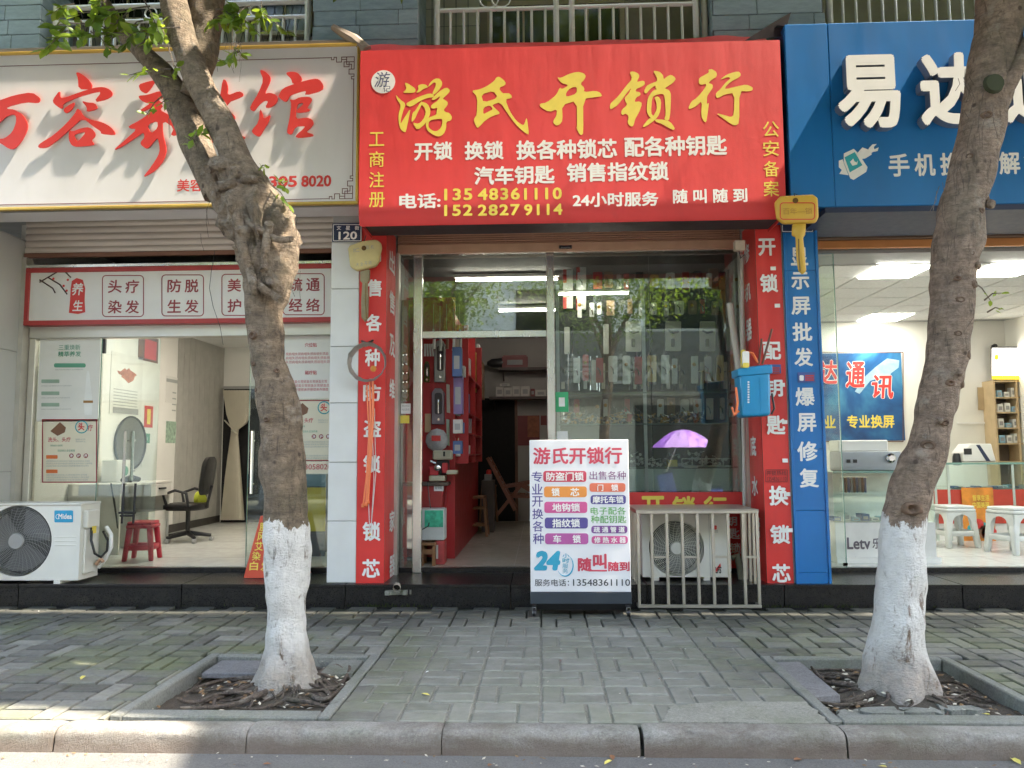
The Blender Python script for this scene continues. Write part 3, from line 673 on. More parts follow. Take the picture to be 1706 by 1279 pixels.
fs = [(j*(NX+1)+i, j*(NX+1)+i+1, (j+1)*(NX+1)+i+1, (j+1)*(NX+1)+i) for j in range(NZ) for i in range(NX)]
MB().add(vs, fs).build('fabric_face', REDF, RS, smooth=1.2)
box('back_frame', (rx0+.005, rx1-.005, RY+.075, -.06, rz0+.05, rz1-.01), M('dark_frame', (.05, .03, .03), .7), RS)
box('return_side', (rx1-.006, rx1, RY+.03, -.06, rz0+.02, rz1-.005), REDF, RS); box('return_side', (rx0, rx0+.004, RY+.03, -.06, rz0+.02, rz1-.005), REDF, RS)
box('bottom_return', (rx0+.01, rx1-.01, RY+.064, RY+.074, rz0-.0, rz0+.05), REDF, RS)
# sloping top cover of the same fabric, sagging between its ends
NXc, NY = 40, 6; vs = []
for j in range(NY+1):
    for i in range(NXc+1):
        x = rx0+.03+(rx1-rx0-.05)*i/NXc; t = j/NY
        vs.append((x, RY+.05+.36*t, rz1+.015+.25*t+.035*sin(i*.55+1)*sin(pi*t)+.02*mnoise.noise(Vector((x*2, t, 1)))))
fs = [(j*(NXc+1)+i, j*(NXc+1)+i+1, (j+1)*(NXc+1)+i+1, (j+1)*(NXc+1)+i) for j in range(NY) for i in range(NXc)]
MB().add(vs, fs).build('top_cover', REDF, RS, smooth=1.2)
MB().tube([P(612, 84, -.5), P(590, 66, -.46), P(555, 45, -.42)], [.05, .055, .03], 8).build('rolled_edge', M('cream_canvas', (.26, .21, .17), .8, dirt=.3), RS)
MB().add([P(1240, 68, -.5), P(1290, 36, -.42), P(1318, 20, -.4), P(1306, 60, -.5)], [(0, 1, 2, 3), (3, 2, 1, 0)]).build('loose_flap', MATS['dark_frame'], RS)
TY0 = RY+.0002
Z5 = dict(s=.18171, ox=640, oy=90, Y=TY0, mat=YEL, parent=RS, ext=.0006); Z6 = dict(s=.23447, ox=880, oy=90, Y=TY0, mat=YEL, parent=RS, ext=.0006)
brush([[[(187,258),(225,272),(287,315),(288,345),(262,356),(165,354),(208,322)]],
 [[(105,368),(140,410),(200,455),(175,520),(155,590),(150,640),(175,600),(245,490),(225,590),(200,712),(185,715),(150,690),(132,620),(132,550),(150,490),(148,455),(120,420)]],
 [[(308,287),(345,274),(385,280),(405,305),(360,318),(330,345),(290,356),(318,320)]],
 [[(400,305),(425,255),(470,222),(508,224),(532,255),(530,290),(500,335),(455,375),(440,362),(470,300),(475,262),(455,258),(425,285)]],
 [[(205,450),(240,430),(330,385),(420,358),(455,372),(455,395),(400,400),(330,430),(245,485),(205,470)]],
 [[(340,430),(355,445),(310,530),(285,590),(255,625),(250,600),(262,535),(285,520)]],
 [[(345,435),(400,455),(425,510),(420,560),(385,630),(305,702),(260,625),(315,640),(355,605),(383,540),(372,490),(340,460)]],
 [[(430,415),(500,345),(570,303),(605,328),(595,355),(535,410),(550,415),(585,440),(580,470),(545,510),(560,530),(600,540),(625,580),(610,610),(570,620),(570,680),(545,735),(505,757),(460,745),(400,705),(382,660),(385,620),(410,580),(480,555),(480,530),(490,490),(455,500),(430,495),(432,465),(490,430),(520,380),(470,415),(450,420)],[(410,620),(440,600),(530,590),(535,620),(525,670),(490,705),(450,705),(410,675),(405,650)]]], **Z5)
brush([[[(1030,210),(1060,208),(1115,255),(1110,285),(1050,310),(1085,360),(1120,358),(1150,360),(1172,385),(1165,405),(1110,415),(1150,520),(1210,610),(1275,655),(1290,630),(1303,585),(1312,600),(1328,735),(1310,732),(1240,680),(1180,610),(1130,540),(1065,440),(990,465),(1010,490),(1070,545),(1010,560),(935,600),(860,678),(848,670),(822,610),(828,585),(850,555),(855,390),(800,335),(870,325),(940,295),(1010,245)],
 [(890,370),(1000,335),(1045,400),(910,445)],[(910,490),(970,468),(1000,505),(950,530),(908,552)]]], **Z5)
brush([[[(205,162),(230,170),(290,140),(350,125),(395,135),(410,155),(400,180),(370,210),(400,240),(395,270),(480,260),(515,275),(525,300),(480,305),(390,318),(392,560),(380,575),(365,570),(342,525),(348,510),(345,330),(240,362),(245,470),(225,500),(200,508),(178,490),(180,470),(200,440),(205,390),(150,412),(85,375),(82,352),(130,345),(200,290),(225,235),(240,250),(290,220),(235,205)],
 [(268,275),(300,240),(345,230),(345,280),(270,305)]]], **Z6)
brush([[[(720,128),(745,122),(780,135),(792,155),(770,200),(800,190),(825,190),(830,215),(800,235),(770,245),(760,265),(795,270),(800,290),(765,310),(755,340),(790,335),(810,350),(790,410),(760,460),(748,510),(730,516),(705,490),(715,440),(690,420),(672,435),(660,420),(665,395),(705,360),(690,335),(685,310),(715,280),(735,235),(690,290),(640,360),(590,392),(580,385),(582,355),(600,335),(640,300),(700,220),(740,175)]],
 [[(885,118),(930,122),(958,148),(962,180),(985,160),(1015,145),(1050,170),(1035,200),(990,230),(960,250),(905,250),(905,220),(870,245),(835,285),(822,265),(840,225),(880,205),(915,195),(915,165)]],
 [[(905,250),(965,240),(1005,258),(1015,290),(1010,420),(1000,475),(965,465),(978,430),(970,300),(955,280),(905,290),(880,310),(872,420),(890,440),(870,455),(845,420),(842,380),(850,310),(880,265)]],
 [[(895,305),(925,300),(945,330),(940,400),(920,450),(860,500),(820,520),(815,510),(850,465),(890,440),(915,390),(910,340)]], [[(900,462),(960,465),(1010,480),(1042,525),(1035,540),(1000,525),(950,495),(905,480)]]], **Z6)
brush([[[(1280,110),(1305,105),(1340,130),(1340,160),(1300,185),(1280,205),(1310,215),(1312,240),(1290,270),(1270,300),(1270,360),(1285,340),(1275,420),(1265,485),(1250,480),(1228,440),(1235,330),(1195,370),(1145,392),(1138,380),(1160,335),(1200,310),(1250,250),(1270,210),(1225,218),(1212,205),(1213,170),(1250,150),(1285,130)]],
 [[(1365,180),(1410,145),(1470,125),(1500,125),(1512,145),(1500,165),(1440,195),(1400,235),(1400,250),(1480,230),(1550,215),(1595,235),(1595,255),(1570,265),(1500,262),(1500,490),(1470,508),(1440,495),(1375,450),(1335,418),(1400,435),(1440,448),(1462,430),(1465,275),(1400,285),(1345,315),(1332,300),(1335,275),(1365,250),(1400,205),(1440,170),(1420,162),(1385,175)]]], **Z6)
for b, q in [('开锁', (690, 236, 754, 267)), ('换锁', (774, 235, 839, 266)), ('换各种锁芯', (860, 232, 1028, 265)), ('配各种钥匙', (1040, 226, 1211, 260)), ('汽车钥匙', (790, 276, 924, 307)), ('销售指纹锁', (944, 270, 1114, 302)), ('电话:', (665, 322, 734, 347)), ('24小时服务', (954, 320, 1097, 344)), ('随 叫 随 到', (1121, 314, 1245, 338))]:
    T(b, *q, TY0, PRINTW, RS, bold=.034, ext=.0006)
for b, q in [('135', (740, 313.6, 787, 333.6)), ('4836', (796, 313, 866, 333)), ('1110', (873, 312.4, 936, 332.4)), ('152', (740, 340.6, 787, 359.6)), ('2827', (796, 340, 866, 359)), ('9114', (873, 339.4, 937, 358.4))]: T(b, *q, TY0, YEL, RS, bold=.035, spacing=1.15, ext=.0006)
for b, q in zip('工商注册', [(615, 220, 640, 243), (615, 252, 640, 278), (615, 286, 640, 312), (615, 320, 641, 345)]): T(b, *q, TY0, YEL, RS, name='letter', bold=.008, ext=.0006)
for b, q in zip('公安备案', [(1271, 202, 1298, 228), (1271, 234, 1298, 260), (1272, 268, 1298, 294), (1272, 301, 1298, 327)]): T(b, *q, TY0, YEL, RS, name='letter', bold=.008, ext=.0006)
c = P(638.5, 136, TY0); rr = .111
MB().prism([(c.x+rr*cos(a), c.z+rr*sin(a)) for a in [2*pi*k/40 for k in range(40)]], TY0-.0009, TY0-.0004).build('emblem_disc', PRINTW, RS)
INK = M('ink_blue', (.06, .07, .16), .6)
T('游', 624, 120, 650, 145, TY0-.0008, INK, RS, shear=.15, bold=-.005); T('记', 638, 143, 651, 153, TY0-.0008, INK, RS, bold=-.01)

# ------------------------------------------------------------------ blue phone shop sign
BLUE = M('blue_panel', (.004, .15, .42), .32, var=.14, scale=1.6, dirt=.14, stretch=(1.6, 1, .35)); LETW = M('letter_face', (.80, .80, .78), .4, var=.03); LETS = M('letter_side', (.20, .24, .32), .4, metal=.3)
BS = thing('phone_shop_sign', 'large blue metal sign with raised white letters on the right', 'sign', (5, -.6, 3.56))
bx0, bx1, bz0, bz1, BY = 2.236, 9.3, 3.575, 5.28, -.6
for a, b in ((bx0, 2.62), (2.623, 4.9), (4.903, 7.1), (7.103, bx1)): box('panel', (a, b, BY, BY+.05, bz0, bz1), BLUE, BS, .006)
box('box_body', (bx0+.003, bx1, BY+.0505, -.06, bz0+.004, bz1-.003), M('blue_side', (.012, .07, .2), .5), BS)
box('bottom_trim', (bx0+.3, bx1, BY+.01, .2, bz0-.05, bz0-.002), M('navy_trim', (.012, .02, .06), .5), BS)
MB().add([(bx0-.06, BY+.02, bz1+.003), (bx1, BY+.02, bz1+.003), (bx1, -.2, bz1+.16), (bx0-.02, -.2, bz1+.16)], [(0, 1, 2, 3)]).build('top_cap', M('grey_cap', (.09, .095, .11), .6), BS)
def raised(ch, q):
    x0_, x1_ = P(q[0], (q[1]+q[3])/2, BY-.12).x, P(q[2], (q[1]+q[3])/2, BY-.12).x; z0_, z1_ = P((q[0]+q[2])/2, q[3], BY-.12).z, P((q[0]+q[2])/2, q[1], BY-.12).z
    vs, fs, bb = glyph(ch, .042)
    a = put(vs, fs, bb, (x0_, BY-.003, z0_), (1,0,0), (0,0,1), (0,-1,0), x1_-x0_, z1_-z0_, .085, None, .042).build('letter', LETS, BS)
    put(vs, fs, bb, (x0_, BY-.0885, z0_), (1,0,0), (0,0,1), (0,-1,0), x1_-x0_, z1_-z0_, .003, None, .042).build('letter_face', LETW, a)
raised('易', (1397, 88, 1503, 211)); raised('达', (1535, 84, 1645, 206)); raised('通', (1674, 80, 1786, 202)); raised('讯', (1812, 76, 1925, 198))
for ch, x in zip('手机换屏解锁', (1480, 1523, 1566, 1608, 1664, 1706)): T(ch, x, 256-(x-1480)*.02, x+35, 294-(x-1480)*.02, BY, PRINTW, BS, name='letter', bold=.03)
# phone with a spanner: the little repair emblem
def pxp(pts, Y): return [(P(a, b, Y).x, P(a, b, Y).z) for a, b in pts]
TEAL = M('print_teal', (.02, .36, .42), .5)
def zz6(pts): return [(1340+x*.2189, 40+y*.2189) for x, y in pts]
MB().prism(pxp(zz6([(300,985),(375,950),(410,985),(480,1090),(470,1125),(375,1185),(350,1175),(300,1050)]), BY), BY-.004, BY-.001).build('emblem_phone', PRINTW, BS)
MB().prism(pxp(zz6([(305,1015),(382,975),(440,1075),(345,1130)]), BY), BY-.006, BY-.0045).build('emblem_screen', TEAL, BS)
MB().prism(pxp(zz6([(262,1040),(290,1030),(300,1060),(335,1150),(265,1140),(285,1110),(262,1090)]), BY), BY-.004, BY-.001).build('emblem_hand', PRINTW, BS)
MB().prism(pxp(zz6([(400,985),(440,940),(505,965),(510,995),(460,1025),(415,1030)]), BY), BY-.0075, BY-.0062).build('emblem_glove', PRINTW, BS)
MB().prism(pxp(zz6([(490,945),(515,918),(548,915),(525,938),(530,955),(563,940),(555,968),(520,975),(480,1000),(470,985)]), BY), BY-.009, BY-.0078).build('emblem_spanner', PRINTW, BS)
MB().prism(pxp(zz6([(345,1050),(370,1025),(378,1045),(395,1055),(405,1040),(400,1070),(365,1080)]), BY), BY-.0075, BY-.0062).build('emblem_spanner', PRINTW, BS)
# ================================================================== glass fronts
GLASS = glassmat('shop_glass', 3.4, (.88, .93, .91), .09); GLASSD = glassmat('door_glass', 1.2, (.90, .95, .93), .06); GLEDGE = M('glass_edge', (.18, .33, .28), .15)
GY = .60
# lock shop: steel frame with a fixed side light, an open doorway with a fanlight, and two large panes
LF = thing('glass_storefront', 'stainless steel and glass front of the lock shop with an open doorway', 'shop front', (.3, GY, FZ))
xa0, xa1 = P(689, 600, GY).x, P(703.5, 600, GY).x; xb0, xb1 = P(911, 600, GY).x, P(924.5, 600, GY).x
ztop = 3.52; zt0, zt1 = P(805, 563, GY).z, P(805, 551, GY).z
box('post', (xa0, xa1, GY-.03, GY+.05, TZ, ztop), STEEL, LF, .006); box('post', (xb0, xb1, GY-.03, GY+.05, TZ, ztop), STEEL, LF, .006)
box('transom', (xa1+.001, xb0-.001, GY-.028, GY+.045, zt0, zt1), STEEL, LF, .006); box('head', (-1.47, 2.06, GY+.0, GY+.05, ztop-.001, SL0-.003), STEEL, LF)
box('pane', (xa1, xb0, GY+.005, GY+.013, zt1, ztop), GLASS, LF); box('pane', (-1.47, xa0, GY+.005, GY+.013, FZ, ztop), GLASS, LF)
xm = P(1082, 500, GY).x
box('pane', (xb1, xm-.003, GY+.005, GY+.015, FZ, ztop), GLASS, LF); box('pane', (xm+.003, 2.06, GY+.005, GY+.015, FZ, ztop), GLASS, LF)
# printed papers on the panes
def paper(lab, q, Y, mat, name='paper_notice', cat='notice', th=.002, lines=None, ink=None, parent=None):
    a, b = P(q[0], (q[1]+q[3])/2, Y), P(q[2], (q[1]+q[3])/2, Y); z1, z0 = P((q[0]+q[2])/2, q[1], Y).z, P((q[0]+q[2])/2, q[3], Y).z
    t = thing(name, lab, cat, ((a.x+b.x)/2, Y, z0))
    box('sheet', (a.x, b.x, Y-th, Y, z0, z1), mat, t)
    return t
GREEN = M('print_green', (.03, .38, .16), .5); GREYP = M('print_grey', (.32, .32, .32), .6)
t = paper('small green payment card on the glass right of the doorway', (925, 653, 947, 686), GY+.0, GREEN, cat='card'); box('blank_panel', (P(932, 670, 0).x, P(941, 670, 0).x, GY-.004, GY-.0025, P(935, 678, GY).z, P(935, 662, GY).z), PRINTW, t)
for ob in t.children:
    if ob.name.startswith('blank'): bpy.data.objects.remove(ob)
box('blank_panel', (P(931, 668, GY).x, P(941, 668, GY).x, GY-.004, GY-.0025, P(936, 677, GY).z, P(936, 662, GY).z), PRINTW, t)
paper('small white printed card on the glass below the green card', (928, 718, 946, 733), GY, PRINTW, cat='card')
t = paper('small white note stuck low in the narrow pane left of the doorway', (668, 672, 684, 689), GY, PRINTW); T('营业时间', 670, 674, 682, 678, GY-.002, GREYP, t, bold=0); T('电话咨询', 670, 680, 682, 684, GY-.002, GREYP, t, bold=0)
paper('small yellow note under the white note in the narrow pane', (667, 692, 682, 705), GY, YEL)

# salon front: aluminium frame, light box sign, fixed pane and doors of frameless glass
SF = thing('glass_storefront', 'glass front of the salon with a pale metal header and a door standing open', 'shop front', (-3.8, GY, FZ))
sx0, sx1 = LEFTX+.075, -2.10
zh0, zh1 = P(300, 562, GY).z, P(300, 538, GY).z
box('header', (sx0, sx1, GY-.06, GY+.06, zh0, zh1), ALU, SF, .006)
box('post', (sx0, sx0+.07, GY-.05, GY+.05, FZ, zh0-.001), M('pale_alu', (.60, .57, .50), .4, metal=.4), SF, .005); box('post', (sx1-.02, sx1, GY-.05, GY+.05, FZ, zh0-.001), MATS['pale_alu'], SF, .005)
xd0, xd1, xd2 = P(165, 700, GY).x, P(262, 700, GY).x, P(414, 700, GY).x
box('pane', (sx0+.07, xd0-.004, GY-.004, GY+.006, FZ+.02, zh0), GLASSD, SF)
d1 = box('door', (xd0+.004, xd1, GY+.01, GY+.02, FZ+.012, zh0-.01), GLASSD, SF)
d2 = box('door', (xd2, sx1-.02, GY+.022, GY+.032, FZ+.012, zh0-.01), GLASSD, SF)
box('glass_edge', (xd2-.006, xd2-.001, GY+.02, GY+.034, FZ+.012, zh0-.01), GLEDGE, d2); box('glass_edge', (xd0-.003, xd0+.003, GY-.005, GY+.006, FZ+.02, zh0), GLEDGE, d1)
box('pivot_clamp', (xd0+.005, xd0+.03, GY+.0, GY+.03, zh0-.16, zh0-.005), BLACK, d1)
def pull(px, py0, py1, par, Y):
    a, b = P(px, py0, Y), P(px, py1, Y); h = MB()
    h.tube([(a.x, Y-.05, a.z), (a.x, Y-.05, b.z)], .016, 10); h.tube([(a.x, Y-.05, a.z-.1), (a.x, Y, a.z-.1)], .01, 8); h.tube([(a.x, Y-.05, b.z+.1), (a.x, Y, b.z+.1)], .01, 8)
    h.build('handle', CHROME, par, smooth=.6)
pull(213, 718, 822, d1, GY); pull(226, 718, 800, d1, GY+.11); pull(424, 718, 822, d2, GY)
lk = MB()                                                            # bicycle lock hanging from the handle
for x in (207, 226): lk.tube([P(x, 805, GY-.06), P(x-2, 838, GY-.06), P(x-4, 872, GY-.06)], .012, 8)
lk.tube([P(198, 854, GY-.06), P(226, 854, GY-.06)], .012, 8); lk.tube([P(200, 859, GY-.06), P(224, 859, GY-.06)], .01, 8)
tag(lk.build('door_lock', DKMETAL, smooth=.8), 'dark steel bar lock hanging from the salon door handle', 'lock')
# light box sign over the salon door
LB = thing('light_box_sign', 'long white salon sign in a red frame under the beige shutter', 'sign', (-3.8, .5, 2.85))
LY = .45; lx0, lx1 = LEFTX+.075, -2.10; lz0_, lz1_ = P(300, 539, LY).z, P(300, 443, LY).z
REDFR = M('red_frame', (.42, .045, .045), .4); box('face', (lx0+.05, lx1-.003, LY, LY+.1, lz0_+.05, lz1_-.05), M('light_box_white', (.72, .70, .68), .4, var=.03), LB)
t_ = .05
box('frame', (lx0, lx1, LY-.015, LY+.1, lz1_-t_, lz1_), REDFR, LB, .004); box('frame', (lx0, lx1, LY-.015, LY+.1, lz0_, lz0_+t_), REDFR, LB, .004); box('frame', (lx0, lx0+t_, LY-.015, LY+.1, lz0_+t_+.001, lz1_-t_-.001), REDFR, LB, .004)
box('steel_lip', (lx0, lx1, LY-.02, LY+.1, lz1_+.002, lz1_+.03), STEEL, LB)
MAR = M('maroon_print', (.30, .04, .05), .5)
def rrect(q, Y, w, mat, par, name, rad=7, fill=False, dy=.002):
    def pts(ins):
        x0_, y0_, x1_, y1_ = q[0]+ins, q[1]+ins, q[2]-ins, q[3]-ins; r_ = max(1, rad-ins); o_ = []
        for cx_, cy_, a0 in ((x1_-r_, y0_+r_, -90), (x1_-r_, y1_-r_, 0), (x0_+r_, y1_-r_, 90), (x0_+r_, y0_+r_, 180)):
            for k in range(6): a = radians(a0+k*18); o_.append((cx_+r_*cos(a), cy_+r_*sin(a)))
        return pxp(o_, Y)
    A = pts(0)
    if fill: return MB().prism(A, Y-dy, Y-dy*.4).build(name, mat, par)
    B = pts(w); k = len(A); m_ = MB()
    m_.add([(x, Y-dy, z) for x, z in A]+[(x, Y-dy, z) for x, z in B], [(i, (i+1) % k, (i+1) % k+k, i+k) for i in range(k)])
    return m_.build(name, mat, par)
for q, cs in (((170, 458, 240, 528), '头疗染发'), ((269, 457, 340, 527), '防脱生发'), ((369, 456, 440, 526), '美容护肤'), ((471, 455, 541, 525), '疏通经络')):
    rrect(q, LY, 1.6, MAR, LB, 'text_frame')
    for i, ch in enumerate(cs):
        x = q[0]+10+(i % 2)*29; y = q[1]+8+(i//2)*34; T(ch, x, y, x+23, y+22, LY, MAR, LB, name='letter', bold=.022)
MB().prism(pxp([(120,468),(128,463),(138,466),(142,480),(141,500),(142,520),(130,523),(115,521),(117,500),(118,480)], LY), LY-.003, LY-.001).build('red_seal', RED, LB)
T('养', 120, 471, 139, 492, LY-.003, PRINTW, LB, name='letter', shear=.1); T('生', 121, 500, 138, 518, LY-.003, PRINTW, LB, name='letter', shear=.1)
tw = MB()
for pts_ in ([(66, 470), (90, 456), (104, 448), (118, 462)], [(80, 462), (100, 474), (112, 490)], [(66, 466), (88, 480), (92, 488)], [(96, 452), (88, 448)]): tw.tube([P(a, b, LY-.003) for a, b in pts_], .007, 5)
tw.build('plum_branch', M('branch_print', (.07, .03, .03), .6), LB)
bl = MB()
for a, b in ((89, 464), (98, 450), (113, 466), (106, 476), (111, 484), (84, 452)): c = P(a, b, LY-.004); bl.lathe(c, [(.001, -.002), (.014, 0), (.001, .002)], 'y', 6)
bl.build('plum_blossom', RED, LB)
# hanging wire over the sign
tag(MB().tube([P(358, 418, .3), P(352, 452, .36), P(349, 480, .38), P(355, 510, .39), P(367, 545, .40), P(372, 575, .40)], .003, 5).build('loose_wire', DKMETAL), 'thin loose wire hanging in front of the red framed salon sign', 'wire')

# ================================================================== vertical banners on the piers
def wrap_banner(name, lab, front, side, z0, z1, wav):
    # front: (x0,x1,Y) seen from the street; side: (X, y0, y1, facing)
    t = thing(name, lab, 'banner', ((front[0]+front[1])/2, front[2], z0))
    N, K = 40, 8
    def sheet(fn):
        vs = [fn(i/K, z0+(z1-z0)*j/N) for j in range(N+1) for i in range(K+1)]
        return MB().add(vs, [(j*(K+1)+i, j*(K+1)+i+1, (j+1)*(K+1)+i+1, (j+1)*(K+1)+i) for j in range(N) for i in range(K)])
    sheet(lambda u, z: (front[0]+(front[1]-front[0])*u, front[2]-.004+wav*mnoise.noise(Vector((u*1.5, z*1.3, 5)))*sin(pi*u)*1.0, z)).build('front_cloth', REDB, t, smooth=1.2)
    X, y0, y1, fc = side
    sheet(lambda u, z: (X+fc*(.004+wav*.5*mnoise.noise(Vector((u*2, z*1.5, 9)))*sin(pi*u)), y0+(y1-y0)*u, z)).build('side_cloth', REDB, t, smooth=1.2)
    return t
LBn = wrap_banner('door_banner', 'red vertical cloth banner on the pier left of the lock shop', (-1.772, -1.505, -.006), (-1.508, -.004, .45, 1), .17, 3.66, .006)
for ch, q in [('出', (612, 408, 635, 436)), ('售', (612, 465, 636, 494)), ('各', (610, 523, 636, 552)), ('种', (608, 581, 633, 610)), ('防', (605, 640, 635, 668)), ('盗', (606, 699, 635, 728)), ('锁', (605, 758, 634, 788)), ('锁', (604, 869, 634, 901)), ('芯', (603, 931, 633, 962))]: T(ch, *q, -.016, PRINTW, LBn, name='letter', bold=.035)
def side_letter(ch, px0, px1, py0, py1, X, fc, par):
    a, b = S(px0, (py0+py1)/2, X), S(px1, (py0+py1)/2, X); z0_, z1_ = S((px0+px1)/2, py1, X).z, S((px0+px1)/2, py0, X).z
    if fc > 0: TS(ch, (X+.012, min(a.y, b.y), z0_), (0, 1, 0), (0, 0, 1), (1, 0, 0), abs(b.y-a.y), z1_-z0_, PRINTW, par, 'letter', .03)
    else: TS(ch, (X-.012, max(a.y, b.y), z0_), (0, -1, 0), (0, 0, 1), (-1, 0, 0), abs(b.y-a.y), z1_-z0_, PRINTW, par, 'letter', .03)
for ch, a, b in [('出', 418, 455), ('售', 485, 523), ('及', 557, 594), ('维', 631, 664), ('家', 850, 885), ('器', 925, 960)]: side_letter(ch, 646.5, 655.5, a, b, -1.508, 1, LBn)
RBn = wrap_banner('door_banner', 'red vertical cloth banner on the pier right of the lock shop', (2.074, 2.318, -.006), (2.076, -.004, .45, -1), .13, 3.66, .010)
for ch, q in [('开', (1263, 397, 1292, 426)), ('锁', (1266, 456, 1296, 487)), ('配', (1271, 569, 1301, 599)), ('钥', (1274, 631, 1304, 661)), ('匙', (1277, 692, 1308, 724)), ('换', (1281, 809, 1313, 842)), ('锁', (1283, 874, 1316, 906)), ('芯', (1286, 939, 1317, 970))]: T(ch, *q, -.02, PRINTW, RBn, name='letter', bold=.035)
for ch, a, b, x in [('修', 406, 438, 1241), ('机', 471, 502, 1243), ('器', 531, 567, 1245), ('底', 726, 760, 1252), ('水', 793, 826, 1255), ('管', 858, 894, 1259)]: side_letter(ch, x, x+10, a, b, 2.076, -1, RBn)
# tape tabs, stickers, stamp on the right banner
for k, (px, py) in enumerate([(1281, 373), (1288, 447), (1295, 509), (1303, 641), (1307, 703), (1308, 767), (1312, 823), (1316, 883), (1318, 985)]):
    c = P(px, py, -.022); MB().box(c.x-.025, c.x+.025, c.y-.004, c.y, c.z-.018, c.z+.018).build('tape_tab', SCRAP, RBn)
rrect((1275, 782, 1312, 803), -.02, 1, M('stamp_ink', (.16, .03, .03), .6), RBn, 'stamp_frame', 2); T('开锁热线', 1277, 784, 1310, 792, -.02, MATS['stamp_ink'], RBn, bold=.01); T('13548361110', 1278, 794, 1310, 801, -.02, MATS['stamp_ink'], RBn, bold=.01)
# blue metal strip sign
BL2 = M('blue_strip', (.006, .15, .42), .3, var=.18, scale=1.4, stretch=(1, 1, .6))
BSt = thing('blue_strip_sign', 'tall narrow blue metal sign with white letters right of the red banner', 'sign', (2.5, -.01, .18))
zs = [.185, P(1350, 953, -.01).z, P(1350, 850, -.01).z, P(1340, 748, -.01).z, P(1330, 451, -.01).z, 3.60]
for a, b in zip(zs, zs[1:]): box('panel', (2.36, 2.632, -.022, .004, a+.002, b-.001), BL2, BSt, .003)
for a, b in ((2.334, 2.359), (2.633, 2.658)): box('edge_trim', (a, b, -.034, .004, .185, 3.60), BL2, BSt, .004)
for ch, q in [('显', (1317, 412, 1346, 442)), ('示', (1318, 453, 1348, 482)), ('屏', (1318, 494, 1350, 524)), ('批', (1320, 537, 1353, 568)), ('发', (1323, 579, 1354, 610)), ('爆', (1325, 645, 1357, 676)), ('屏', (1328, 688, 1360, 719)), ('修', (1328, 735, 1362, 768)), ('复', (1332, 780, 1364, 812))]: T(ch, *q, -.0225, PRINTW, BSt, name='letter', bold=.03)
STK = M('sticker_blue', (.06, .10, .30), .4); STR = M('sticker_red', (.5, .05, .05), .5)
for q, Y, lab in (((1329, 620, 1358, 637), -.03, 'small blue sticker with red bars on the blue strip sign'), ((1272, 607, 1301, 622), -.03, 'small blue sticker with red bars on the right red banner')):
    t = paper(lab, q, Y, STK, 'sticker', 'sticker')
    for k in range(3): rrect((q[0]+12, q[1]+4.5+k*3.6, q[2]-2, q[1]+7+k*3.6), Y-.002, 1, STR, t, 'red_bar', .5, True)
    rrect((q[0]+3, q[1]+5, q[0]+10, q[3]-3), Y-.002, 1, PRINTW, t, 'white_mark', 2, True)
# house number plates
NAVY = M('navy_enamel', (.018, .03, .075), .3)
t = paper('dark blue house number plate reading 120 on the white pier', (554, 372, 603, 403), -.03, NAVY, 'number_plate', 'number plate', .012)
rrect((555, 373.5, 602, 401.5), -.042, 1, PRINTW, t, 'border', 1.5); T('120', 564, 385.5, 595, 399, -.043, PRINTW, t, bold=.03)
for ch, x in zip('文星街', (561, 576, 591)): T(ch, x, 376, x+7.5, 383, -.043, PRINTW, t, name='letter', bold=.02)
t = paper('dark blue house number plate half hidden behind the hanging yellow key', (1302, 372, 1355, 387), -.04, NAVY, 'number_plate', 'number plate', .012)
rrect((1303, 373, 1354, 386), -.052, 1, PRINTW, t, 'border', 1); T('118', 1322, 376, 1346, 384, -.053, PRINTW, t, bold=.03)

# ================================================================== giant key models
def giant_key(lab, head, shaft, Y, th, mat, smat, hole, wire, groove=None):
    t = thing('giant_key', lab, 'key model', P(hole[0], hole[1], Y))
    MB().prism(pxp(head, Y), Y-th, Y).build('key_head', mat, t, .018, 2, .8)
    MB().prism(pxp(shaft, Y), Y-th*.75, Y-.01).build('key_blade', smat, t, .008, 1, .8)
    c = P(hole[0], hole[1], Y-th); MB().lathe((c.x, c.y-.002, c.z), [(.024, -.003), (.024, .002)], 'y', 14).build('hanging_hole', M('hole_dark', (.12, .06, .01), .8), t)
    MB().tube([P(a, b, Y-th*.9) for a, b in wire], .004, 5).build('wire', DKMETAL, t)
    for gpts in groove or []: MB().tube([P(a, b, Y-th*.76) for a, b in gpts], .006, 5).build('groove', M('groove_dark', (.20, .13, .05), .8), t)
    return t
OLDY = M('aged_yellow', (.60, .50, .24), .6, var=.12, dirt=.2); GRIME = M('grimy_wood', (.30, .25, .15), .7, var=.25, dirt=.4); YKEY = M('yellow_paint', (.62, .37, .05), .45, var=.1, dirt=.1)
def k1(pts): return [(540+x*.2658, 360+y*.2658) for x, y in pts]
def k3(pts): return [(1200+x*.2659, 350+y*.2659) for x, y in pts]
kt = giant_key('faded cream key model with grimy blade hanging on the white pier', k1([(158,215),(165,195),(250,165),(335,156),(362,175),(366,205),(350,290),(330,322),(210,350),(172,325)]), k1([(232,350),(292,338),(290,410),(276,415),(284,520),(280,640),(262,668),(240,640),(238,540),(246,420),(232,415)]), -.05, .07, OLDY, GRIME, k1([(250, 200)])[0], k1([(250, 198), (249, 160), (262, 120)]), [k1([(262, 420), (260, 540), (266, 640)])])
for ch, x, y in zip('宫二凤机大全开锁', (188, 208, 268, 298, 205, 232, 258, 284), (214, 212, 197, 192, 303, 300, 296, 292)):
    a, b = k1([(x-6, y-12), (x+14, y+12)]); T(ch, a[0], a[1], b[0], b[1], -.121, GREYP, kt, name='letter', bold=0)
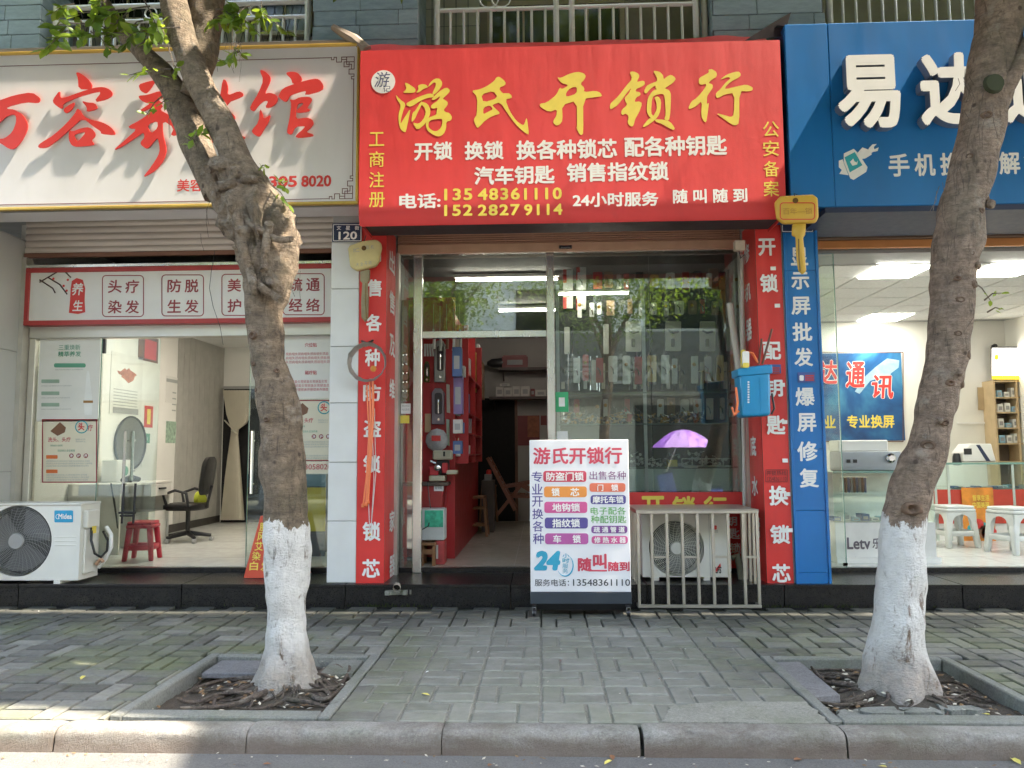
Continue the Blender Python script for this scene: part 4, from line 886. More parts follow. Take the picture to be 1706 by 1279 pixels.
kt = giant_key('bright yellow key model hanging between red and blue signs', [(1200+x*.34396*1.0, y*.34396) for x, y in [(258,985),(285,955),(440,947),(466,965),(470,1060),(455,1085),(300,1090),(268,1065)]],
   k3([(445,92),(530,90),(525,165),(512,175),(522,280),(532,385),(508,408),(482,380),(470,285),(466,172),(442,165)]), -.72, .05, YKEY, YKEY, (1325, 334), [(1325, 333), (1323, 322), (1328, 324)], [k3([(490, 180), (492, 290), (500, 380)])])
rrect((1299, 337, 1358, 366), -.77, 1.6, RED, kt, 'red_outline', 6); T('百年—锁', 1304, 346, 1353, 357, -.77, M('ochre_print', (.45, .22, .05), .6), kt, bold=-.008)

# ================================================================== steel coil and straps on the left banner
t = thing('steel_coil', 'coil of flat grey steel band hanging on the left red banner', 'coil', P(612, 640, -.1))
rg = random.Random(5); cc = P(613, 604, -.10)
for k in range(3):
    R0 = .186-.007*k; N = 13 if k == 0 else 40; vs = []
    for i in range(N):
        a = 2*pi*i/N+.3; rr_ = R0+rg.uniform(-.004, .004)
        for yy, dr in ((-.055, .006), (.0, -.014)): vs.append((cc.x+cos(a)*(rr_+dr), cc.y+yy+.004*k, cc.z+sin(a)*(rr_+dr)))
    MB().add(vs, [(2*i, 2*i+1, (2*i+3) % (2*N), (2*i+2) % (2*N)) for i in range(N)]+[(2*i, (2*i+2) % (2*N), (2*i+3) % (2*N), 2*i+1) for i in range(N)]).build('band', M('dull_steel', (.62, .60, .56), .5, metal=.1, dirt=.2), t)
MB().tube([P(603, 568, -.05), P(612, 572, -.12), P(621, 567, -.05)], .012, 6).build('tie', DKMETAL, t)
MB().lathe(P(622, 614, -.12), [(.002, -.012), (.03, -.004), (.03, .004), (.002, .012)], 'y', 9).build('orange_knot', M('orange_rag', (.6, .22, .04), .7), t)
ORS = M('orange_strap', (.85, .20, .07), .45)
t = thing('orange_straps', 'orange plastic straps hanging down the left red banner below the coil', 'strap', P(608, 840, -.05))
for pts_, r_ in (([(616, 632), (618, 700), (616, 760), (610, 840)], .011), ([(621, 630), (622, 690), (617, 770), (613, 836)], .012), ([(611, 640), (615, 720), (611, 790), (605, 842)], .008)):
    MB().tube([P(a, b, -.055) for a, b in pts_], r_, 6).build('strap', ORS, t, smooth=.9)
for px, py in ((605, 842), (613, 836), (610, 840)): MB().lathe(P(px, py, -.06), [(.008, -.02), (.016, -.012), (.016, .012), (.008, .02)], 'z', 7).build('strap_end', ORS, t)
CORD = M('pale_cord', (.6, .58, .55), .6)
t = thing('pale_cords', 'thin pale cords with a yellow tag hanging over the lower left banner', 'cord', P(616, 890, -.05))
for pts_ in ([(616, 760), (614, 830), (616, 888)], [(620, 700), (623, 800), (618, 885)], [(624, 680), (626, 790), (619, 870)]): MB().tube([P(a, b, -.045) for a, b in pts_], .004, 5).build('cord', CORD, t)
MB().lathe(P(616, 890, -.05), [(.004, -.012), (.016, 0), (.004, .012)], 'z', 8).build('tag', YKEY, t)

# ================================================================== air conditioners
ACW = M('ac_white', (.70, .685, .63), .4, var=.05, scale=3, dirt=.06); ACW2 = M('ac_white_worn', (.72, .70, .63), .45, var=.06, scale=3, dirt=.16)
FANB = M('fan_dark', (.05, .05, .055), .5)
def ac_unit(lab, x0, x1, y0, y1, z0, z1, fx, fz, fr, rings, spokes, mat, gmat, hubm, r_w):
    t = thing('air_conditioner', lab, 'air conditioner', ((x0+x1)/2, (y0+y1)/2, z0))
    # front plate with a round opening
    n = 48; ro = fr+.012; m_ = MB()
    circ = [(fx+ro*cos(2*pi*i/n), fz+ro*sin(2*pi*i/n)) for i in range(n)]
    outer = []
    for i in range(n):
        a = 2*pi*i/n; dx, dz = cos(a), sin(a); k = min(((x1-fx)/dx if dx > 1e-6 else (x0-fx)/dx if dx < -1e-6 else 9), ((z1-fz)/dz if dz > 1e-6 else (z0-fz)/dz if dz < -1e-6 else 9)); outer.append((fx+dx*k, fz+dz*k))
    cor = [(x1, z1), (x0, z1), (x0, z0), (x1, z0)]
    m_.add([(x, y0, z) for x, z in circ]+[(x, y0, z) for x, z in outer]+[(x, y0+.03, z) for x, z in circ], [(i, i+n, (i+1) % n+n, (i+1) % n) for i in range(n)]+[(i, (i+1) % n, (i+1) % n+2*n, i+2*n) for i in range(n)])
    for cx_, cz_ in cor:
        i = min(range(n), key=lambda q: 0 if (outer[q][0]-fx)*(cx_-fx) > 0 and (outer[q][1]-fz)*(cz_-fz) > 0 and abs(atan2(cz_-fz, cx_-fx) % (2*pi) - 2*pi*q/n) < 2*pi/n*1.01 and (atan2(cz_-fz, cx_-fx) % (2*pi)) >= 2*pi*q/n else 1)
        m_.add([(outer[i][0], y0, outer[i][1]), (cx_, y0, cz_), (outer[(i+1) % n][0], y0, outer[(i+1) % n][1])], [(0, 1, 2)])
    m_.build('front_plate', mat, t)
    sh = MB(); sh.add([(x0,y0,z0),(x1,y0,z0),(x1,y1,z0),(x0,y1,z0),(x0,y0,z1),(x1,y0,z1),(x1,y1,z1),(x0,y1,z1)], [(0,3,2,1),(4,5,6,7),(1,2,6,5),(2,3,7,6),(3,0,4,7)]); sh.build('casing', mat, t)
    box('lid', (x0-.008, x1+.008, y0-.012, y1+.005, z1+.0005, z1+.022), mat, t, .006)
    MB().lathe((fx, y0+.09, fz), [(fr*.99, 0), (fr*.99, .002)], 'y', 36).build('fan_well', FANB, t)
    for k in range(3):
        a0 = 2*pi*k/3; bl_ = []
        for s_ in range(9):
            a = a0+s_/8*1.5; bl_.append((a, .05+s_/8*.0))
        vs = [];
        for a, _ in bl_: vs += [(fx+.06*cos(a), y0+.07, fz+.06*sin(a)), (fx+fr*.9*cos(a), y0+.045+.02*(a-a0), fz+fr*.9*sin(a))]
        MB().add(vs, [(2*i, 2*i+1, 2*i+3, 2*i+2) for i in range(8)]+[(2*i+2, 2*i+3, 2*i+1, 2*i) for i in range(8)]).build('fan_blade', M('fan_blade', (.16, .16, .17), .4), t)
    g_ = MB()
    for k in range(rings):
        rr_ = fr*(.26+.74*k/(rings-1)); g_.tube([(fx+rr_*cos(a), y0-.004-.012*(1-(rr_/fr)**2), fz+rr_*sin(a)) for a in [2*pi*i/40 for i in range(41)]], r_w, 4, False)
    for k in range(spokes):
        a = 2*pi*k/spokes; g_.tube([(fx+q*fr*cos(a+.5*(1-q)), y0-.003-.012*(1-q*q), fz+q*fr*sin(a+.5*(1-q))) for q in (.24, .45, .65, .85, 1.0)], r_w, 4, False)
    g_.build('fan_grille', gmat, t, smooth=1.2)
    MB().lathe((fx, y0-.024, fz), [(.002, -.006), (fr*.22, -.004), (fr*.235, .01), (fr*.2, .014)], 'y', 24).build('hub_cap', hubm, t, smooth=.7)
    MB().lathe((fx, y0-.004, fz), [(fr+.022, 0), (fr+.022, -.006), (fr+.004, -.006), (fr+.004, 0)], 'y', 48).build('rim', mat, t, smooth=.5) if False else None
    for x in (x0+.12, x1-.2): box('foot', (x-.03, x+.03, y0-.015, y1+.01, TZ, z0-.0005), mat, t)
    return t
# left unit: runs out of the picture
A0, A1 = P(132, 900, -.05), P(100, 962, -.05)
az0, az1 = TZ+.03, P(60, 842, -.05).z
fx, fz_ = P(29, 901, -.05).x, P(29, 901, -.05).z; fr_ = P(84, 901, -.05).x-fx
ac = ac_unit('white outdoor air conditioner unit with a blue badge at the left edge', fx-.46, P(133, 900, -.05).x, -.05, .27, az0, az1, fx, fz_, fr_, 17, 36, ACW, M('grille_dark', (.20, .205, .20), .45), M('hub_grey', (.30, .30, .30), .5), .0024)
rrect((91, 850, 122, 870), -.05, 1, M('badge_blue', (.0, .30, .52), .35), ac, 'badge', 2, True, .004)
T('Midea', 97.5, 855.5, 120, 864.5, -.055, PRINTW, ac, bold=.03)
MB().tube([(P(96.8, 860.5, -.055).x+.022*cos(a), -.056, P(96.8, 860.5, -.055).z+.022*sin(a)) for a in [radians(50+26*i) for i in range(11)]], .0025, 4).build('badge_ring', PRINTW, ac)
ex = P(133, 900, -.05).x
for k in range(3):
    z = P(105, 895+k*7, -.05).z; box('rib', (P(90, 900, -.05).x, P(128, 900, -.05).x, -.054, -.0505, z, z+.012), ACW, ac, .002)
box('service_cover', (ex+.0005, ex+.05, -.02, .18, P(150, 878, .1).z, az1-.05), ACW, ac, .01); box('service_cover', (ex+.0005, ex+.025, .0, .2, az0+.05, P(150, 880, .1).z), ACW, ac, .006)
box('warning_label', (ex+.0505, ex+.052, .06, .13, P(160, 888, .1).z, P(160, 876, .1).z), YEL, ac)
MB().tube([P(153, 873, .1), P(152, 900, .02), P(158, 922, .0), P(168, 928, .05), P(178, 918, .15), P(180, 900, .2), P(172, 885, .25)], .012, 8).build('black_pipe', BLACK, ac, smooth=.9)
MB().tube([P(177, 877, .2), P(185, 890, .2), P(185, 912, .2), P(176, 930, .2), P(164, 945, .2)], .02, 8).build('white_pipe', WHITE, ac, smooth=.9)
MB().tube([P(160, 940, .15), P(168, 930, .15), P(172, 936, .15)], .018, 8).build('valve', BRBAR, ac, smooth=.9)
# unit in the cage
AY = .15; gx0, gx1 = P(1070, 905, AY).x, P(1211, 905, AY).x; gz0, gz1 = TZ+.03, P(1140, 857, AY).z
fx, fz_ = P(1127, 913, AY).x, P(1127, 913, AY).z; fr_ = P(1171, 913, AY).x-fx
ac = ac_unit('worn white air conditioner unit standing inside the metal cage', gx0, gx1, AY, .50, gz0, gz1, fx, fz_, fr_, 13, 28, ACW2, M('grille_pale', (.50, .50, .44), .45), M('hub_pale', (.62, .61, .55), .5), .003)
rrect((1184, 871, 1190, 882), AY, 1, M('logo_navy', (.04, .05, .16), .5), ac, 'badge', 2.5, True, .003); rrect((1189, 875, 1194, 882), AY, 1, RED, ac, 'badge', 1.5, True, .004); T('GREE', 1184.5, 882.5, 1196, 887, AY, GREYP, ac, bold=.02)
box('seam', (P(1182, 905, AY).x-.002, P(1182, 905, AY).x+.002, AY-.0015, AY-.0005, gz0, gz1), GREYP, ac)
MB().prism(pxp([(1189, 952), (1200, 938), (1201, 943), (1190, 957)], AY), AY-.003, AY-.001).build('sticker', RED, ac); T('LFS', 1191, 944, 1202, 955, AY-.002, BLACK, ac, bold=.03, shear=.2)
box('service_cover', (gx1+.0005, gx1+.05, AY+.05, AY+.25, P(1215, 955, AY).z, P(1215, 920, AY).z), ACW2, ac, .012)
MB().tube([P(1219, 930, .3), P(1228, 925, .3), P(1233, 945, .28), P(1237, 975, .2)], [.03, .035, .035, .03], 8).build('wrapped_pipe', M('old_wrap', (.16, .15, .10), .9, var=.3), ac, smooth=.9)

# ================================================================== cage of square tube around the unit
CG = M('painted_steel', (.56, .53, .46), .32, metal=.7, var=.1, dirt=.12)
cx0, cx1 = G(1063, 1015).x, G(1269, 1015).x; CY0, CY1 = G(1063, 1015).y, .50; cz1 = P(1160, 850, CY0).z
t = thing('metal_cage', 'pale square tube cage around the air conditioner by the sign board', 'cage', ((cx0+cx1)/2, CY0, 0))
w = .03
box('top_sheet', (cx0, cx1, CY0, CY1, cz1+.0005, cz1+.006), CG, t)
for z in (0.012, cz1-w): box('rail', (cx0, cx1, CY0, CY0+w, z, z+w-.001), CG, t, .003)
bars = [(1063+1)/1]; pxs = [1076+26.2*i for i in range(0, 8)]
xs_ = [cx0+(cx1-cx0)*i/8 for i in range(9)]
for i, x in enumerate(xs_):
    xx = min(max(x, cx0+w/2), cx1-w/2)
    box('upright', (xx-w*.42, xx+w*.42, CY0+.001, CY0+w-.001, .012+w, cz1-w-.001), CG, t, .003)
    if i in (1, 3, 5, 7):
        zc = P(1160, 930, CY0).z; box('cross_piece', (xx+w*.45, min(xs_[i+1], cx1-w/2)-w*.45, CY0+.003, CY0+w-.003, zc, zc+w*.7), CG, t, .002)
for sx in (cx0, cx1-w):
    box('rail', (sx+.001, sx+w-.001, CY0+w, CY1, cz1-w, cz1-.002), CG, t, .003); box('rail', (sx+.001, sx+w-.001, CY0+w, PB-.015, .012, .012+w), CG, t, .003)
    for k in range(1, 5):
        y = CY0+(CY1-CY0)*k/5; zb = .04 if y < PB-.03 else TZ+.002
        box('upright', (sx+.003, sx+w-.003, y-w*.4, y+w*.4, zb, cz1-w-.001), CG, t, .003)

# ================================================================== sign board on castors
AB = -.50
bz1_, bz0_ = P(962, 732.5, AB).z, P(970, 986, AB).z; bxa, bxb = P(883, 860, AB).x, P(1049, 860, AB).x
t = thing('sign_board', 'white wheeled sign board listing lock services in front of the shop', 'sign board', ((bxa+bxb)/2, AB, 0))
BOARD = M('board_print', (.74, .73, .76), .35, var=.03)
box('face', (bxa, bxb, AB, AB+.045, bz0_, bz1_), BOARD, t, .004); box('frame', (bxa+.004, bxb-.004, AB+.0455, AB+.07, bz0_-.03, bz1_-.004), M('board_frame', (.10, .11, .13), .4), t)
SLT = M('board_base', (.035, .045, .058), .4)
zb1 = P(970, 1006, AB).z
box('base_panel', (bxa-.004, bxb+.004, AB-.008, AB+.07, zb1, bz0_-.002), SLT, t, .004)
MB().add([(bxa, AB-.002, zb1-.001), (bxb, AB-.002, zb1-.001), (bxb-.03, AB+.03, .05), (bxa+.03, AB+.03, .05), (bxa, AB+.2, zb1-.001), (bxb, AB+.2, zb1-.001), (bxb-.03, AB+.19, .05), (bxa+.03, AB+.19, .05)], [(0,1,2,3),(5,4,7,6),(3,2,6,7),(1,5,6,2),(4,0,3,7),(0,4,5,1)]).build('base_tray', BLACK, t)
for x in (bxa+.03, bxb-.03):
    for y in (AB-.02, AB+.24):
        c_ = MB().lathe((x-.012, y, .03), [(.005, 0), (.03, 0), (.03, .024), (.005, .024)], 'x', 14).build('castor', DKMETAL, t, smooth=.6)
        MB().box(x-.018, x-.013, y-.018, y+.018, .025, .075).box(x+.013, x+.018, y-.018, y+.018, .025, .075).box(x-.018, x+.018, y-.02, y+.02, .0755, .085).build('fork', CHROME, c_)
    MB().box(x-.02, x+.02, AB-.04, AB+.26, .086, zb1-.002).build('leg_rail', BLACK, t)
def z7(q): return (870+q[0]*.2503, 720+q[1]*.2503, 870+q[2]*.2503, 720+q[3]*.2503)
PR = {'r': M('ink_red', (.58, .06, .10), .5), 'o': M('ink_orange', (.75, .27, .06), .5), 'p': M('ink_pink', (.62, .10, .28), .5), 'b': M('ink_indigo', (.09, .07, .26), .5), 'm': M('ink_magenta', (.45, .10, .32), .5), 's': M('ink_salmon', (.72, .17, .10), .5), 'v': M('ink_violet', (.20, .07, .26), .5), 'g': M('ink_leaf', (.10, .35, .09), .5), 'c': M('ink_cyan', (.02, .33, .50), .5), 'k': M('ink_slate', (.05, .055, .065), .5), 'u': M('ink_plum', (.22, .08, .20), .5)}
def bt(s_, q, k, **kw): T(s_, *z7(q), AB, PR[k] if k in PR else PRINTW, t, **kw)
bt('游氏开锁行', (72, 98, 665, 212), 'r', bold=.03)
for i, ch in enumerate('专业开换各种'): bt(ch, (62+1.8*i, 260+82.5*i, 134+1.8*i, 331+82.5*i), 'b', name='letter', bold=.012)
for q, k in (((140,257,427,330),'r'), ((145,360,430,432),'o'), ((147,462,433,537),'p'), ((150,567,437,640),'b'), ((152,672,440,745),'m'), ((448,338,687,396),'s'), ((455,418,690,478),'b'), ((460,622,700,672),'v'), ((462,690,703,742),'p')): rrect(z7(q), AB, 1, PR[k], t, 'label_bar', 4.5, True, .002)
def wt(s_, q): T(s_, *z7(q), AB-.0025, PRINTW, t, bold=.028, ext=.0015)
for s_, q in (('防盗门锁', (160,265,410,322)), ('锁', (195,370,250,425)), ('芯', (320,370,380,425)), ('地钩锁', (200,472,385,528)), ('指纹锁', (200,575,385,633)), ('车', (205,682,260,737)), ('锁', (335,682,390,737)), ('门', (500,346,540,390)), ('锁', (592,346,640,390)), ('摩托车锁', (468,424,675,472)), ('疏 通 管 道', (475,628,683,667)), ('修 热 水 器', (478,696,690,737))): wt(s_, q)
bt('出售各种', (448, 258, 690, 315), 'u', bold=.005); bt('电子配各', (455, 497, 690, 548), 'g', bold=.012); bt('种配钥匙', (457, 553, 693, 605), 'g', bold=.012)
bt('24', (75, 788, 255, 920), 'c', bold=.07, shear=.18); bt('小时', (266, 806, 300, 866), 'c', bold=.01) if False else None
bt('小', (268, 806, 314, 835), 'c', bold=.02); bt('时', (268, 837, 314, 868), 'c', bold=.02); bt('服', (268, 874, 305, 905), 'c', bold=.0); bt('务', (268, 907, 305, 938), 'c', bold=.0)
cq = z7((285, 885, 0, 0)); MB().tube([P(cq[0]+13.5*cos(a), cq[1]+18*sin(a), AB-.001) for a in [radians(-60+14*i) for i in range(16)]], [.001+.006*sin(pi*i/15) for i in range(16)], 6).build('swoosh', PR['c'], t)
bt('随', (370, 833, 462, 925), 'r', bold=.045); bt('叫', (470, 808, 562, 908), 'r', bold=.045); bt('随到', (572, 860, 715, 925), 'r', bold=.04); rrect(z7((440, 915, 565, 926)), AB, 1, PR['r'], t, 'underline', .5, True)
bt('服务电话：', (83, 977, 312, 1024), 'k', bold=.008); bt('13548361110', (338, 977, 718, 1022), 'k', bold=.01)

# ================================================================== blue knapsack sprayer on the right pier
SPB = M('sprayer_blue', (.004, .26, .52), .35, var=.06)
SY = -.30
t = thing('knapsack_sprayer', 'bright blue knapsack sprayer tank hanging on the right red banner', 'sprayer', P(1257, 695, SY))
def tank(q, y0, y1, name, bv=.03): 
    pp = pxp(q, SY); return MB().prism(pp, y0, y1).build(name, SPB, t, bv, 3, .7)
tank([(1231, 612), (1284, 606), (1285, 692), (1236, 695)], SY, SY+.22, 'tank'); tank([(1228, 614), (1286, 607), (1287, 622), (1229, 627)], SY-.015, SY+.235, 'rim', .012)
MB().box(P(1266, 660, SY).x, P(1267, 660, SY).x+.003, SY-.0035, SY-.0005, P(1266, 690, SY).z, P(1266, 632, SY).z).build('rib', SPB, t)
rrect((1235, 586, 1246, 612), SY+.03, 1, PRINTW, t, 'yellow_pump', 3, True, .05); rrect((1233, 583, 1240, 613), SY+.06, 1, YEL, t, 'pump_handle', 3, True, .04); rrect((1236, 605, 1246, 613), SY-.01, 1, YEL, t, 'yellow_cap', 2, True, .04)
MB().tube([P(1243, 586, SY), P(1254, 588, SY), P(1262, 604, SY)], .012, 7).build('orange_hose', ORS, t, smooth=.9)
MB().tube([P(1226, 645, SY), P(1229, 670, SY+.02), P(1226, 690, SY)], .012, 7).build('orange_hose', ORS, t, smooth=.9); MB().tube([P(1219, 678, SY), P(1224, 692, SY), P(1231, 684, SY)], .010, 6).build('orange_hose', ORS, t, smooth=.9)
for a, b in (((1264, 606), (1269, 564)), ((1270, 606), (1286, 548))): MB().tube([P(*a, SY+.1), P(*b, SY+.1)], .011, 7).build('lance', M('lance_brown', (.16, .06, .04), .5), t, smooth=.9)
MB().tube([P(1286, 655, SY+.1), P(1290, 680, SY+.1), P(1285, 690, SY+.1)], .01, 6).build('strap', BLACK, t)
T('背负式喷雾器', 1240, 640, 1244, 668, SY-.001, PRINTW, t, bold=.0) if False else None
vt = MB()
for k in range(9): c_ = P(1247, 636+k*4.2, SY-.003); vt.box(c_.x-.008, c_.x+.008, SY-.004, SY-.001, c_.z-.008, c_.z+.006)
vt.build('level_marks', PRINTW, t)
# corrugated hose and camera box beside the right banner
hs = [P(1216, 505, .35), P(1220, 540, .35), P(1226, 580, .35), P(1232, 620, .35)]
n_ = 60; pts_ = []; rs_ = []
for i in range(n_+1):
    u = i/n_*3; k = min(2, int(u)); p = hs[k].lerp(hs[k+1], u-k); pts_.append(p); rs_.append(.032+.005*(i % 2))
tag(MB().tube(pts_, rs_, 10).build('corrugated_hose', M('hose_grey', (.45, .43, .38), .6), smooth=1.5), 'ribbed grey hose hanging beside the right edge of the lock shop glass', 'hose')
tag(MB().tube([P(1236, 425, .30), P(1237, 600, .32), P(1240, 800, .34), P(1243, 960, .36)], .022, 8).build('conduit', M('conduit_grey', (.42, .40, .36), .6), smooth=.9), 'vertical grey conduit at the right edge of the lock shop front', 'pipe')
t = thing('junction_box', 'small cream junction box under the sign right of the shutter', 'junction box', P(1231, 415, .05))
c_ = P(1231, 409, .05); box('case', (c_.x-.05, c_.x+.05, 0.0, .08, c_.z-.055, c_.z+.045), M('cream_plastic', (.55, .47, .36), .5, dirt=.2), t, .008)
MB().tube([P(1231, 418, .04), P(1234, 430, .04), P(1240, 424, .1)], .006, 5).build('cable', BLACK, t)
# broken pipe stub at the foot of the left banner
t = thing('pipe_stub', 'broken grey pipe stub in crumbling mortar at the step under the left banner', 'pipe', P(660, 980, -.08))
c_ = P(661, 977, PB-.03); MB().tube([(c_.x, PB+.0, c_.z), (c_.x+.005, PB-.07, c_.z-.01)], .035, 12, False).build('stub', M('old_pipe', (.35, .32, .26), .7), t)
blob([(c_.x-.09, PB-.04), (c_.x+.12, PB-.03), (c_.x+.1, PB+.03), (c_.x-.08, PB+.03)], c_.z-.075, c_.z-.035, .03, 6, 4).build('mortar', CEMENT, t)
# ================================================================== posters on the salon glass
CREAM = M('poster_cream', (.72, .66, .52), .5, var=.04); PALE = M('poster_white', (.74, .73, .69), .5, var=.04); DGREEN = M('poster_green', (.10, .33, .22), .5); PBROWN = M('poster_brown', (.20, .09, .05), .5); ORG = M('poster_orange', (.65, .15, .04), .5); GTXT = M('poster_grey', (.40, .42, .40), .6); PINKT = M('poster_red_text', (.55, .10, .12), .6)
PY = GY-.012
def lines(q, n, Y, mat, par, seed=0, txt='调理肩颈腰腿疏通经络养护头皮清洁去屑滋养发根改善睡眠'):
    rg_ = random.Random(seed); h = (q[3]-q[1])/n
    for i in range(n):
        k = rg_.randrange(8); m_ = int((q[2]-q[0])/max(1, h*.75)); s_ = ''.join(txt[(k+j*3) % len(txt)] for j in range(max(2, m_)))
        T(s_, q[0], q[1]+i*h+h*.12, q[2]-rg_.uniform(0, .12)*(q[2]-q[0]), q[1]+(i+1)*h-h*.12, Y, mat, par, bold=-.005, ext=.0012)
t = paper('white and green hair care poster on the salon side pane', (64, 563, 166, 702), PY, PALE, 'poster', 'poster'); Y = PY-.002
T('三重焕新', 98, 574, 134, 583, Y, DGREEN, t, bold=0); T('精萃养发', 97, 585, 135, 594, Y, DGREEN, t, bold=.02)
rrect((90, 605, 143, 612), Y, 1, DGREEN, t, 'green_bar', 3, True); lines((92, 614, 142, 617), 1, Y, GTXT, t, 1)
for k, y in enumerate((632, 652, 671)): rrect((69, y, 99, y+6), Y, 1, M('poster_sage', (.30, .42, .33), .5), t, 'heading_bar', 1, True); lines((69, y+9, 120, y+12), 1, Y, GTXT, t, k+2)
MB().prism(pxp([(145, 618), (148, 618), (153, 660), (153, 668), (141, 668), (141, 660)], Y), Y-.002, Y-.001).build('bottle_print', M('bottle_dropper', (.80, .80, .78), .4), t); MB().prism(pxp([(139, 667), (155, 667), (155, 671), (139, 671)], Y), Y-.0025, Y-.0012).build('bottle_collar', M('amber_print', (.35, .17, .04), .4), t); MB().prism(pxp([(140, 671.5), (154, 671.5), (153, 691), (141, 691)], Y), Y-.002, Y-.001).build('bottle_print', MATS['bottle_dropper'], t)
def tea_poster(lab, ox, oy, yend, Y0, fr):
    t = paper(lab, (ox, oy, ox+92, yend), Y0, CREAM, 'poster', 'poster'); Y = Y0-.002
    rrect((ox, oy, ox+92, yend), Y, 2, MAR, t, 'red_border', 1, False)
    MB().prism(pxp([(ox+14, oy+20), (ox+30, oy+5), (ox+40, oy+14), (ox+38, oy+22), (ox+26, oy+28)], Y), Y-.002, Y-.001).build('leaf_print', PBROWN, t)
    T('洗头、头疗', ox+10, oy+30, ox+48, oy+38, Y, PINKT, t); T('头', ox+60, oy+6, ox+71, oy+19, Y-.001, RED, t, bold=.03)
    MB().tube([P(ox+66+10*cos(a), oy+13+10*sin(a), Y) for a in [2*pi*i/24 for i in range(25)]], .006, 5, False).build('teal_ring', TEAL, t)
    T('疗', ox+76, oy+9, ox+85, oy+20, Y, PINKT, t); lines((ox+14, oy+42, ox+36, oy+46), 1, Y, DGREEN, t, 3); lines((ox+26, oy+50, ox+56, oy+55), 1, Y, DGREEN, t, 4); lines((ox+56, oy+32, ox+74, oy+39), 2, Y, GTXT, t, 5)
    for k in range(3): c = P(ox+49+12*k, oy+61, Y); MB().lathe((c.x, Y-.001, c.z), [(.024, -.001), (.024, .001)], 'y', 18).build('red_disc', MAR, t); T('净护养'[k], ox+46.5+12*k, oy+58.5, ox+51.5+12*k, oy+63.5, Y-.003, PRINTW, t, name='letter')
    if yend-oy > 95:
        rrect((ox+7, oy+60, ox+26, oy+66), Y, 1, ORG, t, 'orange_bar', 1, True); lines((ox+7, oy+68, ox+84, oy+80), 3, Y, GTXT, t, 6); rrect((ox+7, oy+84, ox+26, oy+90), Y, 1, ORG, t, 'orange_bar', 1, True); lines((ox+7, oy+91, ox+84, oy+103), 3, Y, GTXT, t, 7)
    return t
tea_poster('cream head care poster with red border below the white poster', 70, 698, 804, PY, 1)
t = paper('white price poster with red text on the right salon door', (470, 559, 552, 664), GY+.018, PALE, 'poster', 'poster'); Y = GY+.016
T('穴位贴', 508, 571, 528, 578, Y, PINKT, t); lines((476, 586, 550, 606), 3, Y, PINKT, t, 8, '失眠贴颈椎贴肩周贴咽喉贴'); T('磁疗贴', 508, 617, 528, 624, Y, PINKT, t); lines((476, 632, 550, 652), 3, Y, PINKT, t, 9, '腰腿贴膝盖贴鼻炎贴养胃贴')
tea_poster('cream head care poster on the right salon door behind the tree', 474, 666, 768, GY+.018, 1)
t = paper('narrow cream strip with a red phone number under the right door poster', (474, 769, 552, 788), GY+.018, CREAM, 'poster', 'poster'); T('17783058020', 484, 773, 552, 782, GY+.016, PINKT, t, bold=.01)
t = thing('yellow_cabinet', 'yellow and blue cabinet seen through the right salon door', 'cabinet', P(530, 890, 1.5))
a, b = P(470, 850, 1.5), P(556, 850, 1.5); zf = lambda y: P(530, y, 1.5).z
box('door', (a.x, b.x-.1, 1.5, 1.52, zf(885), zf(812)), M('yellow_panel', (.50, .40, .05), .5), t); box('top_panel', (a.x, b.x-.1, 1.5, 1.52, zf(810), zf(790)), M('dull_blue', (.12, .22, .28), .5), t); box('body', (a.x+.01, b.x-.11, 1.521, 1.95, FZ+.04, zf(790)-.004), M('dark_body', (.10, .11, .12), .6), t); box('base', (a.x, b.x-.1, 1.5, 1.52, FZ, zf(888)), MATS['dark_body'], t)
box('leaflet', (P(515, 0, 1.5).x, P(521, 0, 1.5).x, 1.495, 1.499, zf(832), zf(815)), M('mint_card', (.4, .6, .55), .5), t)
# red folding floor sign behind the left tree
FY = .30; t = thing('floor_sign', 'red folding floor sign with yellow letters behind the left tree', 'floor sign', P(440, 957, FY))
zb_ = TZ+.005; zt_ = P(440, 860, FY).z; xl, xr = P(409, 957, FY).x, P(505, 957, FY).x; xtl, xtr = P(431, 860, FY).x, P(490, 860, FY).x
MB().add([(xl, FY-.05, zb_), (xr, FY-.05, zb_), (xtr, FY+.05, zt_), (xtl, FY+.05, zt_), (xl, FY-.03, zb_), (xr, FY-.03, zb_), (xtr, FY+.07, zt_), (xtl, FY+.07, zt_)], [(0,1,2,3),(5,4,7,6),(1,5,6,2),(4,0,3,7),(3,2,6,7),(0,4,5,1)]).build('front_leaf', M('orange_red', (.62, .07, .03), .45), t)
MB().add([(xl, FY+.25, zb_), (xr, FY+.25, zb_), (xtr, FY+.075, zt_), (xtl, FY+.075, zt_), (xl, FY+.27, zb_), (xr, FY+.27, zb_), (xtr, FY+.095, zt_), (xtl, FY+.095, zt_)], [(0,1,2,3),(5,4,7,6),(1,5,6,2),(4,0,3,7),(3,2,6,7),(0,4,5,1)]).build('rear_leaf', MATS['orange_red'], t)
for i, ch in enumerate('膝风艾染白'):
    y = 872+i*16; a = P(434-i*3.3, y+13, FY); k = (a.z-zb_)/(zt_-zb_); TS(ch, (P(431-i*3.2, y, FY).x, FY-.052+.1*k, P(431, y+13, FY).z), (1, 0, 0), (0, .1/(zt_-zb_), 1), (0, -1, 0), .085, .085, YEL, t, 'letter')
TS('发', (P(437, 945, FY).x, FY-.05, P(437, 950, FY).z), (1, 0, 0), (0, .1/(zt_-zb_), 1), (0, -1, 0), .085, .085, YEL, t, 'letter')

